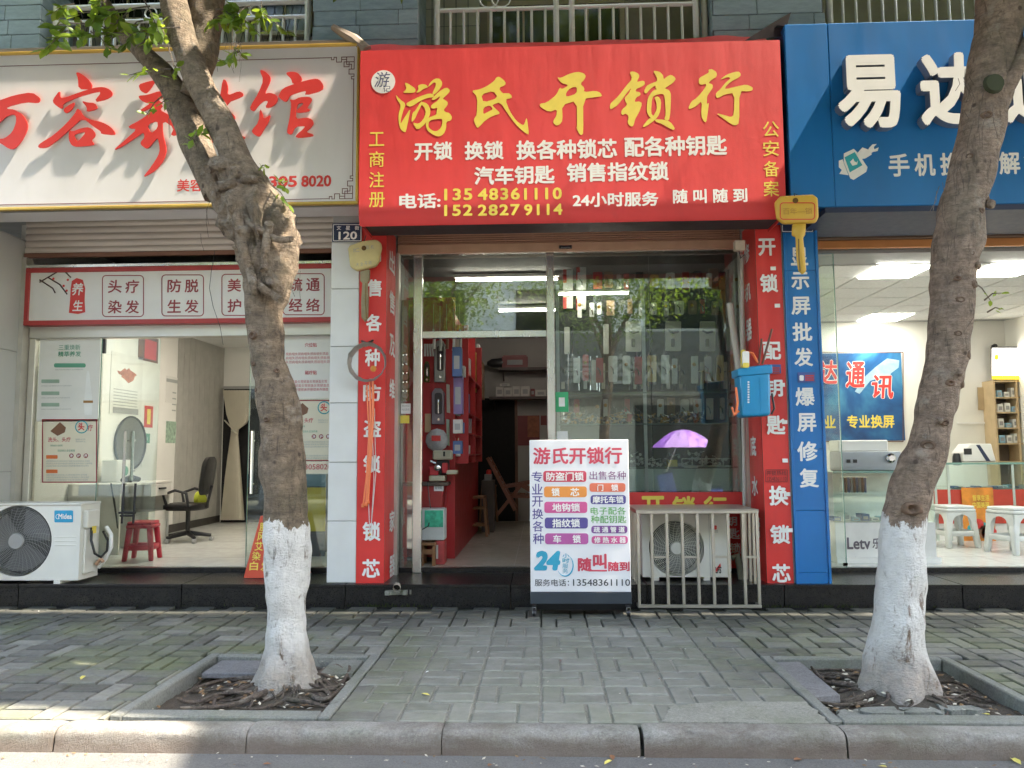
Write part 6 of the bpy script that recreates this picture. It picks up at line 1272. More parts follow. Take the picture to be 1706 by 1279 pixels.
# stools and recliner
def wood_stool(lab, c, h, w, mat):
    t = thing('wooden_stool', lab, 'stool', c); c = Vector(c)
    box('seat', (c.x-w*.42, c.x+w*.42, c.y-w*.42, c.y+w*.42, c.z+h-.035, c.z+h), mat, t, .006)
    for sx in (-1, 1):
        for sy in (-1, 1): MB().bar((c.x+sx*w*.5, c.y+sy*w*.5, c.z), (c.x+sx*w*.36, c.y+sy*w*.36, c.z+h-.036), .035).build('leg', mat, t)
    for zz_ in (.28, .70):
        e = w*(.5-.14*zz_)
        for s_ in (-1, 1): MB().bar((c.x-e, c.y+s_*e, c.z+h*zz_), (c.x+e, c.y+s_*e, c.z+h*zz_), .026).build('rail', mat, t); MB().bar((c.x+s_*e, c.y-e, c.z+h*zz_), (c.x+s_*e, c.y+e, c.z+h*zz_), .026).build('rail', mat, t)
wood_stool('brown wooden stool beside the red counter in the lock shop', G(795, 892, FZ), .56, .30, WOOD); wood_stool('second wooden stool further back behind the brown stool', G(815, 868, FZ), .62, .30, WOOD)
t = thing('wooden_recliner', 'reddish wooden reclining chair at the rear of the lock shop', 'chair', G(870, 860, FZ)); RY_ = 4.6; RCW = M('recliner_wood', (.22, .075, .045), .4, var=.2)
for dy in (0, .55):
    def rp(a, b): p = P(a, b, RY_); return (p.x, p.y+dy, p.z)
    MB().bar(rp(812, 762), rp(858, 850), .05).build('back_post', RCW, t); MB().bar(rp(828, 858), rp(868, 808), .05).build('front_leg', RCW, t); MB().bar(rp(868, 808), rp(912, 835), .05).build('rear_leg', RCW, t); MB().bar(rp(836, 812), rp(905, 800), .045).build('arm', RCW, t); MB().bar(rp(845, 826), rp(910, 828), .05).build('seat_rail', RCW, t)
for k in range(6): a = P(814+k*5, 768+k*9.5, RY_); MB().bar((a.x, a.y, a.z), (a.x, a.y+.55, a.z), .03).build('slat', RCW, t)
for k in range(5): a = P(850+k*13, 826, RY_); MB().bar((a.x, a.y, a.z), (a.x, a.y+.55, a.z), .03).build('slat', RCW, t)
t = thing('small_cabinet', 'dark low cabinet with a water boiler behind the stools', 'cabinet', P(815, 850, 4.3)); a, b = P(803, 810, 4.2), P(823, 810, 4.2); box('body', (a.x, b.x, 4.1, 4.5, FZ, P(812, 800, 4.2).z), M('cab_dark', (.07, .05, .045), .5), t); box('boiler', (a.x+.04, b.x-.04, 4.15, 4.4, P(812, 800, 4.2).z+.001, P(812, 790, 4.2).z), M('glass_grey', (.2, .2, .2), .3), t); MB().lathe((a.x+.1, 4.25, P(812, 790, 4.2).z+.001), [(.04, 0), (.04, .05), (.02, .07)], 'z', 10).build('red_lid', RED, t)
# rear wall
BW = 5.99; a, b = P(804, 760, BW), P(858, 760, BW); zd_ = P(830, 663, BW).z
t = thing('doorway', 'black rear doorway of the lock shop', 'doorway', (a.x, BW, FZ)); box('opening', (a.x-.3, b.x, BW-.012, BW-.003, FZ+.002, zd_), MATS['dark_room_sheet'], t); box('door_frame', (b.x+.001, b.x+.05, BW-.03, BW-.003, FZ+.002, zd_), DWOOD, t)  # same black sheet: darkness of the rear room put in as colour
SH = M('shelf_dark', (.07, .045, .04), .5)
sh_items = []
for lab, y_, xa, xb in (('upper dark wall shelf at the rear of the lock shop', 613, 830, 925), ('lower dark wall shelf at the rear of the lock shop', 661, 815, 925)):
    z = P(870, y_, BW-.2).z; t = thing('wall_shelf', lab, 'shelf', (P(870, y_, BW).x, BW, z-.04)); box('board', (P(xa, y_, BW-.3).x, P(xb, y_, BW-.3).x, BW-.33, BW-.004, z-.045, z), SH, t)
    for px in (xa+8, xb-8): MB().bar((P(px, y_, BW-.3).x, BW-.01, z-.2), (P(px, y_, BW-.3).x, BW-.28, z-.05), .02).build('bracket', SH, t)
    sh_items.append(z)
c = P(858, 600, BW-.2); t = small_box('red tool box on the upper rear shelf', (c.x, BW-.18, sh_items[0]+.002), (.44, .2, .19), M('dull_red_box', (.22, .05, .05), .5)); t['category'] = 'tool box'; box('lid_ridge', (c.x-.2, c.x+.2, BW-.27, BW-.1, sh_items[0]+.193, sh_items[0]+.215), MATS['dull_red_box'], t)
c = P(818, 610, BW-.2); t = thing('black_bag', 'black bag lying left on the upper rear shelf', 'bag', (c.x, BW-.2, sh_items[0])); MB().lathe((P(831, 606, BW-.2).x, BW-.2, sh_items[0]+.09), [(.03, -.2), (.08, -.12), (.09, .05), (.05, .2)], 'x', 12).build('bag', BLACK, t, smooth=1.0)
ordn = ['first', 'second', 'third', 'fourth', 'fifth', 'sixth']
for i, (p0, p1, h_) in enumerate([(826, 839, .17), (840, 853, .155), (854, 867, .175), (868, 882, .175), (884, 891, .13), (892, 910, .11)]):
    x0_, x1_ = P(p0, 650, BW-.25).x, P(p1, 650, BW-.25).x; small_box(ordn[i]+' white carton from the left on the lower rear shelf', ((x0_+x1_)/2, BW-.18, sh_items[1]+.002), (x1_-x0_, .2, h_), WBOX if i != 4 else MATS['dull_red_box'], group='cartons on the lower rear shelf')
c = P(841, 638, BW-.2); small_box('flat white carton lying on top of the first cartons', (c.x, BW-.18, sh_items[1]+.178), (.16, .17, .05), WBOX)
t = paper('dark red calendar poster on the rear wall of the lock shop', (860, 692, 899, 742), BW-.01, M('maroon_poster', (.20, .035, .035), .5), 'poster', 'poster'); rrect((879, 693, 898, 728), BW-.012, 1, M('gold_red', (.30, .09, .04), .5, var=.4, scale=20), t, 'gold_print', 1, True)
paper('narrow red scroll beside the calendar on the rear wall', (901, 692, 911, 708), BW-.01, MATS['maroon_poster'], 'poster', 'poster')
# lamps of the lock shop: two lit tubes
for i, (y_, x0_, x1_) in enumerate(((1.6, -1.0, .2), (3.6, -.6, .6))):
    t = thing('tube_light', ['lit tube light near the lock shop window', 'lit tube light deeper in the lock shop'][i], 'tube light', ((x0_+x1_)/2, y_, 3.5)); MB().tube([(x0_, y_, 3.46), (x1_, y_, 3.46)], .010, 8).build('tube', emis('tube_glow', (1, .98, .95), 7.0) if 'tube_glow' not in MATS else MATS['tube_glow'], t); box('batten', (x0_-.02, x1_+.02, y_-.03, y_+.03, 3.49, 3.53), WHITE, t)

# ------------------------------------------------------------------ window display of the lock shop
WDX0, WDX1, WDY0, WDY1 = .16, 2.05, .72, 1.12
t = thing('display_cabinet', 'glass display cabinet filling the lock shop window', 'display cabinet', (1.1, .9, FZ)); WD = t
SG = M('shelf_glass_edge', (.12, .17, .15), .2); BKM = M('cabinet_back', (.045, .047, .046), .6, var=.3)
box('back_panel', (WDX0, WDX1, WDY1, WDY1+.02, 1.1, 3.3), BKM, t)
zsh = [P(1085, y, .9).z for y in (706, 777)]; zsh2 = [P(1085, 655, .9).z]
for z in zsh+zsh2: box('shelf', (WDX0+.02, WDX1-.02, WDY0, WDY1-.001, z-.014, z), SG, t)
for x in (WDX0, P(1072, 700, .75).x, WDX1-.03): box('upright', (x, x+.034, WDY0-.0, WDY0+.03, FZ, 3.2), M('cabinet_frame', (.62, .63, .62), .35, metal=.2), t)
zr1 = P(1085, 818, .72).z
box('base_glass_front', (WDX0+.03, WDX1-.03, WDY0+.03, WDY0+.036, zr1, zsh[1]-.02), M('pale_green_glass', (.60, .70, .65), .15), t)
box('red_apron', (WDX0, WDX1, GY-.022, GY-.006, FZ+.001, P(1085, 820, GY-.02).z), REDB, t); box('base_body', (WDX0+.01, WDX1-.01, WDY0-.011, WDY1-.002, FZ+.001, zr1-.006), M('base_dark', (.06, .05, .05), .6), t)
for ch, x in zip('开锁行', (1068, 1120, 1172)): T(ch, x, 826, x+40, 868, GY-.024, YEL, WD, name='letter', bold=.035)
for s_, q in (('钥', (1210, 860, 1228, 876)), ('匙', (1214, 880, 1232, 898)), ('锁', (1216, 904, 1234, 922)), ('开', (1058, 880, 1068, 897)), ('锁', (1059, 905, 1069, 922))): T(s_, *q, GY-.024, PRINTW, WD, name='letter', bold=.03)
a, b = P(930, 490, .8), P(1046, 490, .8)
t = thing('tube_light', 'lit tube light at the top of the window display', 'tube light', ((a.x+b.x)/2, .8, a.z)); MB().tube([(a.x, .8, a.z), (b.x, .8, a.z)], .009, 8).build('tube', MATS['tube_glow'], t); box('batten', (a.x-.02, b.x+.02, .79, .83, a.z+.02, a.z+.04), WHITE, t)
# handle sets on the window board: tall plates with pull handles
rg = random.Random(21)
HP = [(938, 486, 500, 1), (960, 482, 502, 1), (1042, 536, 586, 2), (1108, 536, 585, 2), (1165, 536, 585, 2), (1005, 540, 590, 0), (985, 600, 650, 0), (940, 545, 590, 0), (1210, 545, 585, 0)]
hl = ['two toned red and white lock carton near the window post', 'red and white lock carton second from the window post', 'white lever handle plate with a wavy lever on the window board', 'cream lever handle plate in the middle of the window board', 'white lever handle plate at the right of the window board', 'slim handle plate left of the white lever plate', 'slim handle plate below the slim upper plate', 'slim handle plate near the window post', 'slim dark handle plate at the right end of the window board']
for i, (px, y0_, y1_, kd) in enumerate(HP):
    Yq = WDY1-.01
    if kd == 2:
        t = thing('lever_lock', hl[i], 'lock', P(px+12, y1_, Yq), 'lever locks in the window'); rrect((px, y0_, px+26, y1_), Yq, 1, M('plate_cream', (.72, .70, .64), .4), t, 'plate', 2, True, .03)
        MB().tube([P(px+6, y0_+14, Yq-.05), P(px+13, y0_+18, Yq-.07), P(px+22, y0_+16, Yq-.06)], .014, 7).build('lever', M('lever_grey', (.25, .24, .22), .3, metal=.6), t, smooth=.9); rrect((px+10, y0_+28, px+16, y0_+42), Yq-.03, 1, M('keyway', (.2, .19, .17), .4), t, 'keyway', 2, True, .008)
    elif kd == 1:
        t = thing('lock_carton', hl[i], 'box', P(px+8, y1_, Yq)); rrect((px, y0_-35, px+16, y1_+15), Yq, 1, PALE, t, 'carton', 1, True, .06); rrect((px, y0_-37, px+6, y0_-15), Yq-.06, 1, RED, t, 'red_patch', 1, True, .004); rrect((px, y1_-5, px+6, y1_+14), Yq-.06, 1, RED, t, 'red_patch', 1, True, .004)
    else:
        t = thing('pull_handle', hl[i], 'handle', P(px, y1_, Yq), 'slim handles in the window'); rrect((px, y0_, px+9, y1_), Yq, 1, PALE, t, 'plate', 2, True, .02); MB().tube([P(px+14, y0_-2, Yq-.03), P(px+14, y1_+2, Yq-.03)], .008, 6).build('bar', CHROME, t)
for i, px in enumerate((935, 972, 1002, 1055, 1068, 1110, 1131, 1166, 1205)):
    Yq = WDY1-.03; t = thing('pull_handle', ordn_l[i]+' long steel handle from the left in the lower window row' if False else ['first', 'second', 'third', 'fourth', 'fifth', 'sixth', 'seventh', 'eighth', 'ninth'][i]+' upright steel handle from the left in the lower window row', 'handle', P(px, 650, Yq), 'upright handles in the lower window row')
    h0 = rg.uniform(596, 610); rrect((px, h0, px+6, 648), Yq, 1, PALE if i % 2 else M('plate_tan', (.66, .58, .45), .4), t, 'plate', 1.5, True, .02)
    for dx in (-7, 12): MB().tube([P(px+dx, h0-12, Yq-.02), P(px+dx, 650, Yq-.02)], .007, 6).build('bar', CHROME, t)
    box('spindle', (P(px-8, 620, Yq).x, P(px+13, 620, Yq).x, Yq-.03, Yq-.02, P(px, 620, Yq).z, P(px, 618.5, Yq).z), CHROME, t)
# more stock crowding the window board: lock bodies, cylinders and cards in rows
rg = random.Random(77); CARD = [M('card_black', (.06, .06, .065), .4), M('card_silver', (.62, .62, .60), .4, metal=.15), M('card_gold', (.62, .44, .15), .4, metal=.15), PALE, M('card_bronze', (.30, .19, .11), .4, metal=.1), M('card_red', (.48, .06, .06), .5), M('card_white', (.80, .80, .78), .4)]
rown = ['top', 'second', 'third', 'bottom']; cn = ['first', 'second', 'third', 'fourth', 'fifth', 'sixth', 'seventh', 'eighth', 'ninth', 'tenth', 'eleventh', 'twelfth', 'thirteenth', 'fourteenth', 'fifteenth', 'sixteenth']
for r_, (ya, yb) in enumerate(((452, 486), (498, 530), (590, 642), (662, 702))):
    x = 962 if r_ < 2 else 934; k = 0
    while x < 1226 and k < 16:
        w_ = rg.uniform(7, 15); y0_ = ya+rg.uniform(0, 8); y1_ = yb-rg.uniform(0, 8); Yq = WDY1-.10-.03*(k % 2)
        t = thing('stock_lock', '%s hanging lock from the left in the %s row of the window stock' % (cn[k], rown[r_]), 'lock', P(x, y1_, Yq), 'hanging locks of the window stock')
        rrect((x, y0_, x+w_, y1_), Yq, 1, rg.choice(CARD), t, 'body', rg.choice([1.2, 3]), True, .03)
        if rg.random() < .6: a = P(x+w_*.5, (y0_+y1_)/2, Yq-.04); MB().tube([(a.x-.02, a.y, a.z+.03), (a.x, a.y-.02, a.z), (a.x+.01, a.y, a.z-.05)], .008, 6).build('lever', CHROME, t)
        else: MB().lathe(P(x+w_*.5, y0_+(y1_-y0_)*.3, Yq-.035), [(.012, -.008), (.02, 0), (.02, .006)], 'y', 10).build('cylinder', GLDL, t)
        x += w_+rg.uniform(3, 13); k += 1
# loose keys and locks heaped on the shelves (too many and too small to part)
def heap(name, lab, z, x0, x1, n, mats, hmax, seed):
    rg_ = random.Random(seed)
    for gi, mt in enumerate(mats):
        m_ = MB()
        for i in range(n):
            x = rg_.uniform(x0, x1); y = rg_.uniform(WDY0+.06, WDY1-.08); hh = hmax*rg_.random()*(.4+.6*abs(sin(x*5))); a = rg_.uniform(0, 6.3); L = rg_.uniform(.03, .09); e = rg_.uniform(-.03, .05)
            m_.bar((x, y, z+.012+hh), (x+L*cos(a), y+L*sin(a)*.6, z+.012+hh+e), .012, .006); m_.lathe((x, y, z+.012+hh), [(.012, -.003), (.018, 0), (.012, .004)], 'y', 6)
        o = tag(m_.build(name, mt), lab[gi], 'keys', kind='stuff')
heap('loose_keys', ['brass and dark keys heaped on the upper window shelf', 'black car key blanks heaped on the upper window shelf', 'silver keys heaped on the upper window shelf'], zsh[0], WDX0+.08, WDX1-.35, 130, [GLDL, BLACK, CHROME], .11, 5)
heap('loose_locks', ['dark padlocks heaped on the lower window shelf', 'grey lock parts heaped on the lower window shelf'], zsh[1], WDX0+.2, WDX1-.12, 120, [DKP, M('bright_parts', (.6, .6, .58), .4, metal=.2)], .13, 6)
c = P(1046, 700, .85); tag(MB().tube([(c.x, .8, zsh[0]+.02), (c.x+.02, .8, zsh[0]+.1)], [.02, .035], 8).build('red_key_tag', RED, smooth=.8), 'red key fob sticking out of the key heap', 'key fob')
t = thing('wire_basket', 'pale wire rack on the lower window shelf at the right', 'rack', P(1180, 775, .8)); rk = [P(1136, 764, .78), P(1222, 764, .78), P(1222, 776, .78), P(1136, 776, .78)]
MB().tube(rk+[rk[0]], .006, 5).build('rim', PALE, t)
for k in range(1, 5): MB().tube([rk[0].lerp(rk[1], k/5), rk[3].lerp(rk[2], k/5)], .005, 5).build('wire', PALE, t)
tag(MB().lathe(P(1150, 779, .76), [(.001, 0), (.08, .0), (.09, .015), (.04, .03), (.001, .03)], 'z', 14).build('white_dish', WHITE, smooth=.9), 'small white dish on the lower window shelf', 'dish')
tag(MB().box(P(1112, 770, .8).x, P(1128, 770, .8).x, .78, .86, zsh[1]+.001, zsh[1]+.07).build('yellow_carton', YEL), 'small yellow carton on the lower window shelf', 'box')
# narrow brown goods behind the side pane
t = thing('padlock_card', 'card of brass padlocks behind the narrow left pane', 'padlocks', P(676, 660, .75)); a = P(669, 580, .75); b = P(682, 580, .75)
box('card', (a.x, b.x, .75, .76, P(676, 668, .75).z, P(676, 500, .75).z), M('ochre_card', (.32, .17, .04), .5), t)
for k in range(5): c = P(675, 598+k*15, .74); MB().lathe((c.x, .735, c.z), [(.012, -.02), (.035, -.02), (.035, .012), (.012, .012)], 'y', 10).build('padlock', BRBAR, t); MB().tube([(c.x-.02, .73, c.z+.02), (c.x-.02, .73, c.z+.05), (c.x+.02, .73, c.z+.05), (c.x+.02, .73, c.z+.02)], .006, 6).build('shackle', CHROME, t)
# ================================================================== phone shop interior
RC = 3.46; RB = 5.10
ceil = thing('interior_ceiling', None, None, (5, 3, RC)); structure(ceil)
GRID = M('ceiling_grid', (.30, .30, .29), .6); CT = M('ceiling_board', (.60, .60, .58), .8, var=.12, scale=30)
box('grid', (2.745, 7.395, .66, RB-.002, RC+.012, RC+.05), GRID, ceil)
LP = [(1433, 462, 1546, 441), (1632, 457, 1750, 434), (1422, 536, 1512, 523)]
panels = []
for a, b, c, d in LP:
    p = G((a+c)/2, (b+d)/2, RC); panels.append((p.x, p.y))
cell = .62; me = MB().box(-cell/2+.012, cell/2-.012, -cell/2+.012, cell/2-.012, 0, .011).mesh('ceiling_tile'); me.materials.append(CT)
ox, oy = panels[0][0]-cell/2, panels[0][1]-cell/2; lit = set()
for px_, py_ in panels: lit.add((round((px_-cell/2-ox)/cell), round((py_-cell/2-oy)/cell)))
for i in range(-8, 12):
    for j in range(-8, 12):
        x, y = ox+(i+.5)*cell, oy+(j+.5)*cell
        if not (2.745+cell/2 < x < 7.39-cell/2+.2 and .66+cell/2 < y < RB-.1): continue
        if (i, j) in lit: continue
        o = link('ceiling_tile', me, None, ceil); o.location = (x, y, RC)
PLAMP = emis('panel_glow', (.95, 1.0, 1.0), 4.2)
for k, (i, j) in enumerate(sorted(lit)):
    x, y = ox+(i+.5)*cell, oy+(j+.5)*cell
    ceiling_lamp(['lit ceiling panel nearest the glass left of the trunk', 'lit ceiling panel further back left of the trunk', 'lit ceiling panel right of the trunk'][k] if len(lit) == 3 else 'lit square ceiling panel in the phone shop number %d' % k, x-cell/2+.01, x+cell/2-.01, y-cell/2+.01, y+cell/2-.01, RC+.012, PLAMP, 'lit ceiling panels of the phone shop')
# fixed glass pane with film at the left
t = thing('side_window', 'clear glass side pane at the left edge of the phone shop', 'glass pane', (2.85, GY, FZ)); xg = P(1399, 700, GY).x
box('pane', (2.705, xg, GY, GY+.01, FZ, 3.46), GLASSD, t); box('glass_edge', (xg+.0005, xg+.01, GY-.001, GY+.011, FZ, 3.46), GLEDGE, t)
for z in (.9, 1.4): box('clip', (xg-.03, xg+.012, GY-.012, GY-.0015, FZ+.02+z*0, FZ+.05), CHROME, t)
# big blue poster
PYB = RB-.02; BLP = None
def blue_poster():
    m, n, l, bs = ntree('blue_poster'); v = pos(n, l)
    c = ramp(n, l, nz(n, l, v, 1.1, 4, .6, .6), [(.3, (.008, .03, .12)), (.5, (.012, .10, .26)), (.75, (.08, .34, .50))]); l.new(c, bs.inputs['Base Color']); bs.inputs['Roughness'].default_value = .35; return m
t = paper('large blue poster with red characters on the rear wall of the phone shop', (1362, 588, 1504, 734), PYB, blue_poster(), 'poster', 'poster', .012); Y = PYB-.012
rrect((1361, 586, 1505, 736), Y, 1.4, DWOOD, t, 'frame', 1, False, .006)
for ch, q, r_ in (('达', (1364, 600, 1396, 640), 0), ('通', (1408, 602, 1441, 646), 0), ('讯', (1452, 624, 1488, 664), 0)):
    T(ch, q[0]-.8, q[1]-.8, q[2]+.8, q[3]+.8, Y, PRINTW, t, name='letter_outline', bold=.065, shear=.12); T(ch, *q, Y-.003, RED, t, name='letter', bold=.03, shear=.12)
T('专业换屏', 1411, 691, 1490, 713, Y, YEL, t, bold=.03); T('业', 1372, 692, 1392, 713, Y, YEL, t, bold=.03)
HND = M('hand_print', (.30, .46, .56), .4, var=.3, scale=9)
MB().prism(pxp([(1424, 652), (1440, 628), (1460, 610), (1478, 597), (1498, 600), (1497, 612), (1484, 622), (1478, 640), (1466, 645), (1470, 628), (1450, 634), (1432, 656)], Y), Y-.002, Y-.001).build('hand_print', HND, t)
# white counter with glass top at the front left
CYF = .95; t = thing('phone_counter', 'white front counter with glass top behind the right tree', 'counter', P(1480, 945, CYF)); x0_, x1_ = P(1392, 900, CYF).x, P(1560, 900, CYF).x; z1_ = P(1480, 870, CYF).z; z2_ = P(1480, 786, CYF).z
CW = M('counter_white', (.70, .69, .66), .3); box('base', (x0_, x1_, CYF, CYF+.5, FZ, z1_), CW, t, .006); box('plinth_lip', (x0_, x1_+.03, CYF-.03, CYF-.001, FZ, FZ+.06), CW, t)
CGL = glassmat('counter_glass', 1.2, (.88, .96, .93), 0); box('glass_front', (x0_, x1_, CYF, CYF+.008, z1_+.001, z2_), CGL, t); box('glass_top', (x0_, x1_, CYF-.005, CYF+.5, z2_+.0005, z2_+.012), CGL, t); box('top_edge', (x0_, x1_, CYF-.012, CYF-.006, z2_-.01, z2_+.014), GLEDGE, t); box('inner_back', (x0_, x1_, CYF+.49, CYF+.5, z1_+.001, z2_), CW, t)
T('Letv', 1411, 895, 1450, 915, CYF, M('letv_grey', (.12, .10, .12), .5), t, bold=.03); T('乐', 1453, 896, 1468, 914, CYF, MATS['letv_grey'], t)
rg = random.Random(8)
for k in range(9):
    x = x0_+.08+k*.1; small_box(['first', 'second', 'third', 'fourth', 'fifth', 'sixth', 'seventh', 'eighth', 'ninth'][k]+' phone carton from the left in the white front counter', (x, CYF+.22, z1_+.002), (.085, .16, rg.uniform(.03, .09)), [BLUEB, PALE, M('box_sky', (.25, .45, .58), .5)][k % 3], 'phone_box', 'phone box', 'phone cartons in the front counter')
t = thing('case_rack', 'row of phone cases hanging at the left of the front counter', 'rack', P(1420, 820, CYF+.1)); box('bar', (P(1402, 795, CYF+.1).x, P(1445, 795, CYF+.1).x, CYF+.1, CYF+.11, z2_-.06, z2_-.05), CHROME, t)
for k in range(9): x = P(1404+k*4.6, 800, CYF+.1).x; box('phone_case', (x-.008, x+.008, CYF+.08, CYF+.16, z2_-.22, z2_-.061), [GREYP, PBROWN, BLUEB][k % 3], t, .003)
t = thing('printer', 'wide grey laminating machine on the front counter', 'machine', P(1440, 772, CYF+.25)); a, b = P(1400, 760, CYF+.1).x, P(1500, 760, CYF+.1).x; zz0, zz1 = z2_+.013, P(1440, 752, CYF+.1).z; box('body', (a, b, CYF+.08, CYF+.42, zz0, zz1), M('machine_grey', (.36, .38, .40), .4), t, .015, 2); box('lid', (a, b-.1, CYF+.15, CYF+.42, zz1+.001, P(1440, 733, CYF+.2).z), PALE, t, .01); c = P(1484, 763, CYF+.07); MB().lathe((c.x, CYF+.079, c.z), [(.05, 0), (.05, -.02), (.03, -.035), (.004, -.035)], 'y', 20).build('dial', CHROME, t, smooth=.6)
for px in (1414, 1425): c = P(px, 768, CYF+.07); box('socket', (c.x-.02, c.x+.02, CYF+.072, CYF+.0795, c.z-.018, c.z+.018), BLACK, t)
# right counter with posters
CR = 2.95; t = thing('phone_counter', 'rear glass counter with red and orange posters at the right', 'counter', P(1640, 905, CR)); x0_, x1_ = P(1558, 860, CR).x, P(1790, 860, CR).x; z0_ = FZ; z1_ = P(1640, 815, CR).z; z2_ = P(1640, 772, CR).z
box('base', (x0_, x1_, CR+.02, CR+.5, FZ, z1_), CW, t); box('red_apron', (x0_, x1_, CR+.005, CR+.0195, P(1640, 872, CR).z, z1_-.002), M('apron_red', (.50, .05, .03), .45), t); box('glass_front', (x0_, x1_, CR+.01, CR+.018, z1_+.001, z2_), CGL, t); box('glass_top', (x0_, x1_, CR, CR+.5, z2_+.0005, z2_+.012), CGL, t); box('top_edge', (x0_, x1_, CR-.012, CR-.001, z2_-.012, z2_+.014), GLEDGE, t)
for px in (1558, 1580, 1688): x = P(px, 800, CR).x; box('post', (x-.015, x+.015, CR-.004, CR+.009, FZ, z2_-.013), M('counter_post', (.45, .52, .47), .4), t)
for k in range(14): c = P(1588+k*8.5, 812, CR+.25); small_box(['first', 'second', 'third', 'fourth', 'fifth', 'sixth', 'seventh', 'eighth', 'ninth', 'tenth', 'eleventh', 'twelfth', 'thirteenth', 'fourteenth'][k]+' phone carton from the left in the rear right counter', (c.x, CR+.25+rg.uniform(-.1, .1), z1_+.002), (.07, .12, rg.uniform(.02, .05)), [BLUEB, GREYP, PALE, M('box_sky', 0) if False else MATS['box_sky']][k % 4], 'phone_box', 'phone box', 'phone cartons in the rear right counter')
t = paper('orange and red promotional poster on the rear right counter', (1604, 812, 1657, 912), CR-.015, M('poster_flame', (.62, .22, .03), .4, var=.55, scale=5), 'poster', 'poster'); T('智享生活', 1620, 824, 1648, 834, CR-.018, YEL, t); T('中国美丽', 1620, 836, 1648, 846, CR-.018, YEL, t)
for k in range(6): c = P(1618+k*6, 880-8*sin(k), CR-.018); MB().lathe((c.x, c.y, c.z), [(.05+.01*k, -.001), (.05+.01*k, .001)], 'y', 10).build('print_blob', [TEAL, PBROWN, RED][k % 3], t)
plastic_stool('plastic_stool', 'white plastic stool just right of the right trunk', (P(1589, 880, 2.35).x, 2.35, FZ), .50, .42, WHP, .05, True, 'white plastic stools of the phone shop')
plastic_stool('plastic_stool', 'white plastic stool at the right edge of the picture', (P(1688, 880, 1.75).x, 1.75, FZ), .52, .44, WHP, .3, True, 'white plastic stools of the phone shop')
# shelf unit with white goods, glowing screen, cork board
SY0 = RB-.30; t = thing('shelf_unit', 'pale wooden shelf unit with white goods at the right', 'shelf unit', P(1690, 770, SY0)); x0_, x1_ = P(1658, 700, SY0).x, P(1760, 700, SY0).x; zt_ = P(1680, 633, SY0).z; PW_ = M('pale_wood', (.50, .37, .22), .5, var=.1)
box('side', (x0_, x0_+.03, SY0, RB-.002, FZ, zt_), PW_, t); box('side', (x1_-.03, x1_, SY0, RB-.002, FZ, zt_), PW_, t); box('divider', (P(1696, 700, SY0).x, P(1696, 700, SY0).x+.025, SY0, RB-.004, FZ, zt_-.03), PW_, t); box('back', (x0_+.031, x1_-.031, RB-.02, RB-.003, FZ, zt_-.03), M('shelf_back', (.16, .12, .09), .6), t); box('top', (x0_+.031, x1_-.031, SY0, RB-.002, zt_-.028, zt_), PW_, t)
sz = [P(1680, y, SY0).z for y in (661, 686, 712, 738, 768)]
for z in sz: box('shelf', (x0_+.031, x1_-.031, SY0+.01, RB-.021, z-.02, z), PW_, t)
for r_, z in enumerate(sz[:4]):
    for k in range(4): small_box('%s white item on the %s shelf of the pale unit' % (['first', 'second', 'third', 'fourth'][k], ['top', 'second', 'third', 'fourth'][r_]), (x0_+.12+k*.11, SY0+.1, z+.002), (.085, .1, rg.uniform(.06, .15)), PALE if (k+r_) % 3 else MATS['box_sky'], 'small_carton', 'box', 'goods on the pale shelf unit')
t = paper('glowing white and yellow screen above the pale shelf unit', (1652, 578, 1760, 634), SY0+.05, BLACK, 'wall_screen', 'screen', .05); Y = SY0; rrect((1653, 580, 1758, 631), Y, 1, emis('screen_glow', (.95, .97, 1.0), 1.3), t, 'screen_face', 1, True, .003); rrect((1653, 625, 1758, 631), Y-.003, 1, emis('screen_yellow', (1, .75, .02), 1.0), t, 'yellow_band', 1, True, .003)
rrect((1656, 590, 1664, 600), Y-.003, 1, MATS['screen_yellow'], t, 'screen_mark', 4, True, .003); T('拉卡拉收款', 1666, 592, 1700, 598, Y-.004, GREYP, t, bold=0); T('便捷支付服务平台', 1660, 608, 1706, 614, Y-.004, GREYP, t, bold=.01)
t = paper('tan framed board on the rear wall between trunk and shelf unit', (1629, 645, 1658, 683), PYB, M('tan_board', (.45, .34, .20), .6), 'framed_board', 'board', .015); rrect((1629, 645, 1658, 683), PYB-.015, 1.2, PW_, t, 'frame', 1, False, .004)
t = thing('label_printer', 'white desktop printer on the rear right counter', 'printer', P(1630, 770, CR+.2)); a, b = P(1598, 760, CR+.2).x, P(1652, 760, CR+.2).x; zc = P(1640, 771, CR).z+.013; MB().prism([(a, zc), (b, zc), (b-.05, P(1640, 739, CR+.2).z), (a+.1, P(1640, 739, CR+.2).z), (a, zc+.12)], CR+.1, CR+.4).build('body', PALE, t, .01); c = P(1612, 752, CR+.1); box('display', (c.x-.05, c.x+.05, CR+.092, CR+.099, c.z-.04, c.z+.04), BLACK, t); MB().prism(pxp([(1626, 741), (1632, 741), (1650, 768), (1643, 768)], CR+.1), CR+.094, CR+.099).build('dark_stripe', NAVY, t)
tag(MB().lathe(P(1594, 765, CR+.2), [(.03, -.08), (.06, -.07), (.05, .03), (.035, .08)], 'z', 12).build('desk_speaker', BLACK, smooth=.9), 'small black speaker left of the desktop printer', 'speaker')
t = thing('wall_camera', 'small black security camera beside the glowing screen', 'camera', P(1654, 576, PYB)); c = P(1654, 577, PYB); MB().lathe((c.x, PYB-.08, c.z), [(.03, 0), (.04, .03), (.025, .08)], 'y', 12).build('dome', BLACK, t, smooth=.8)
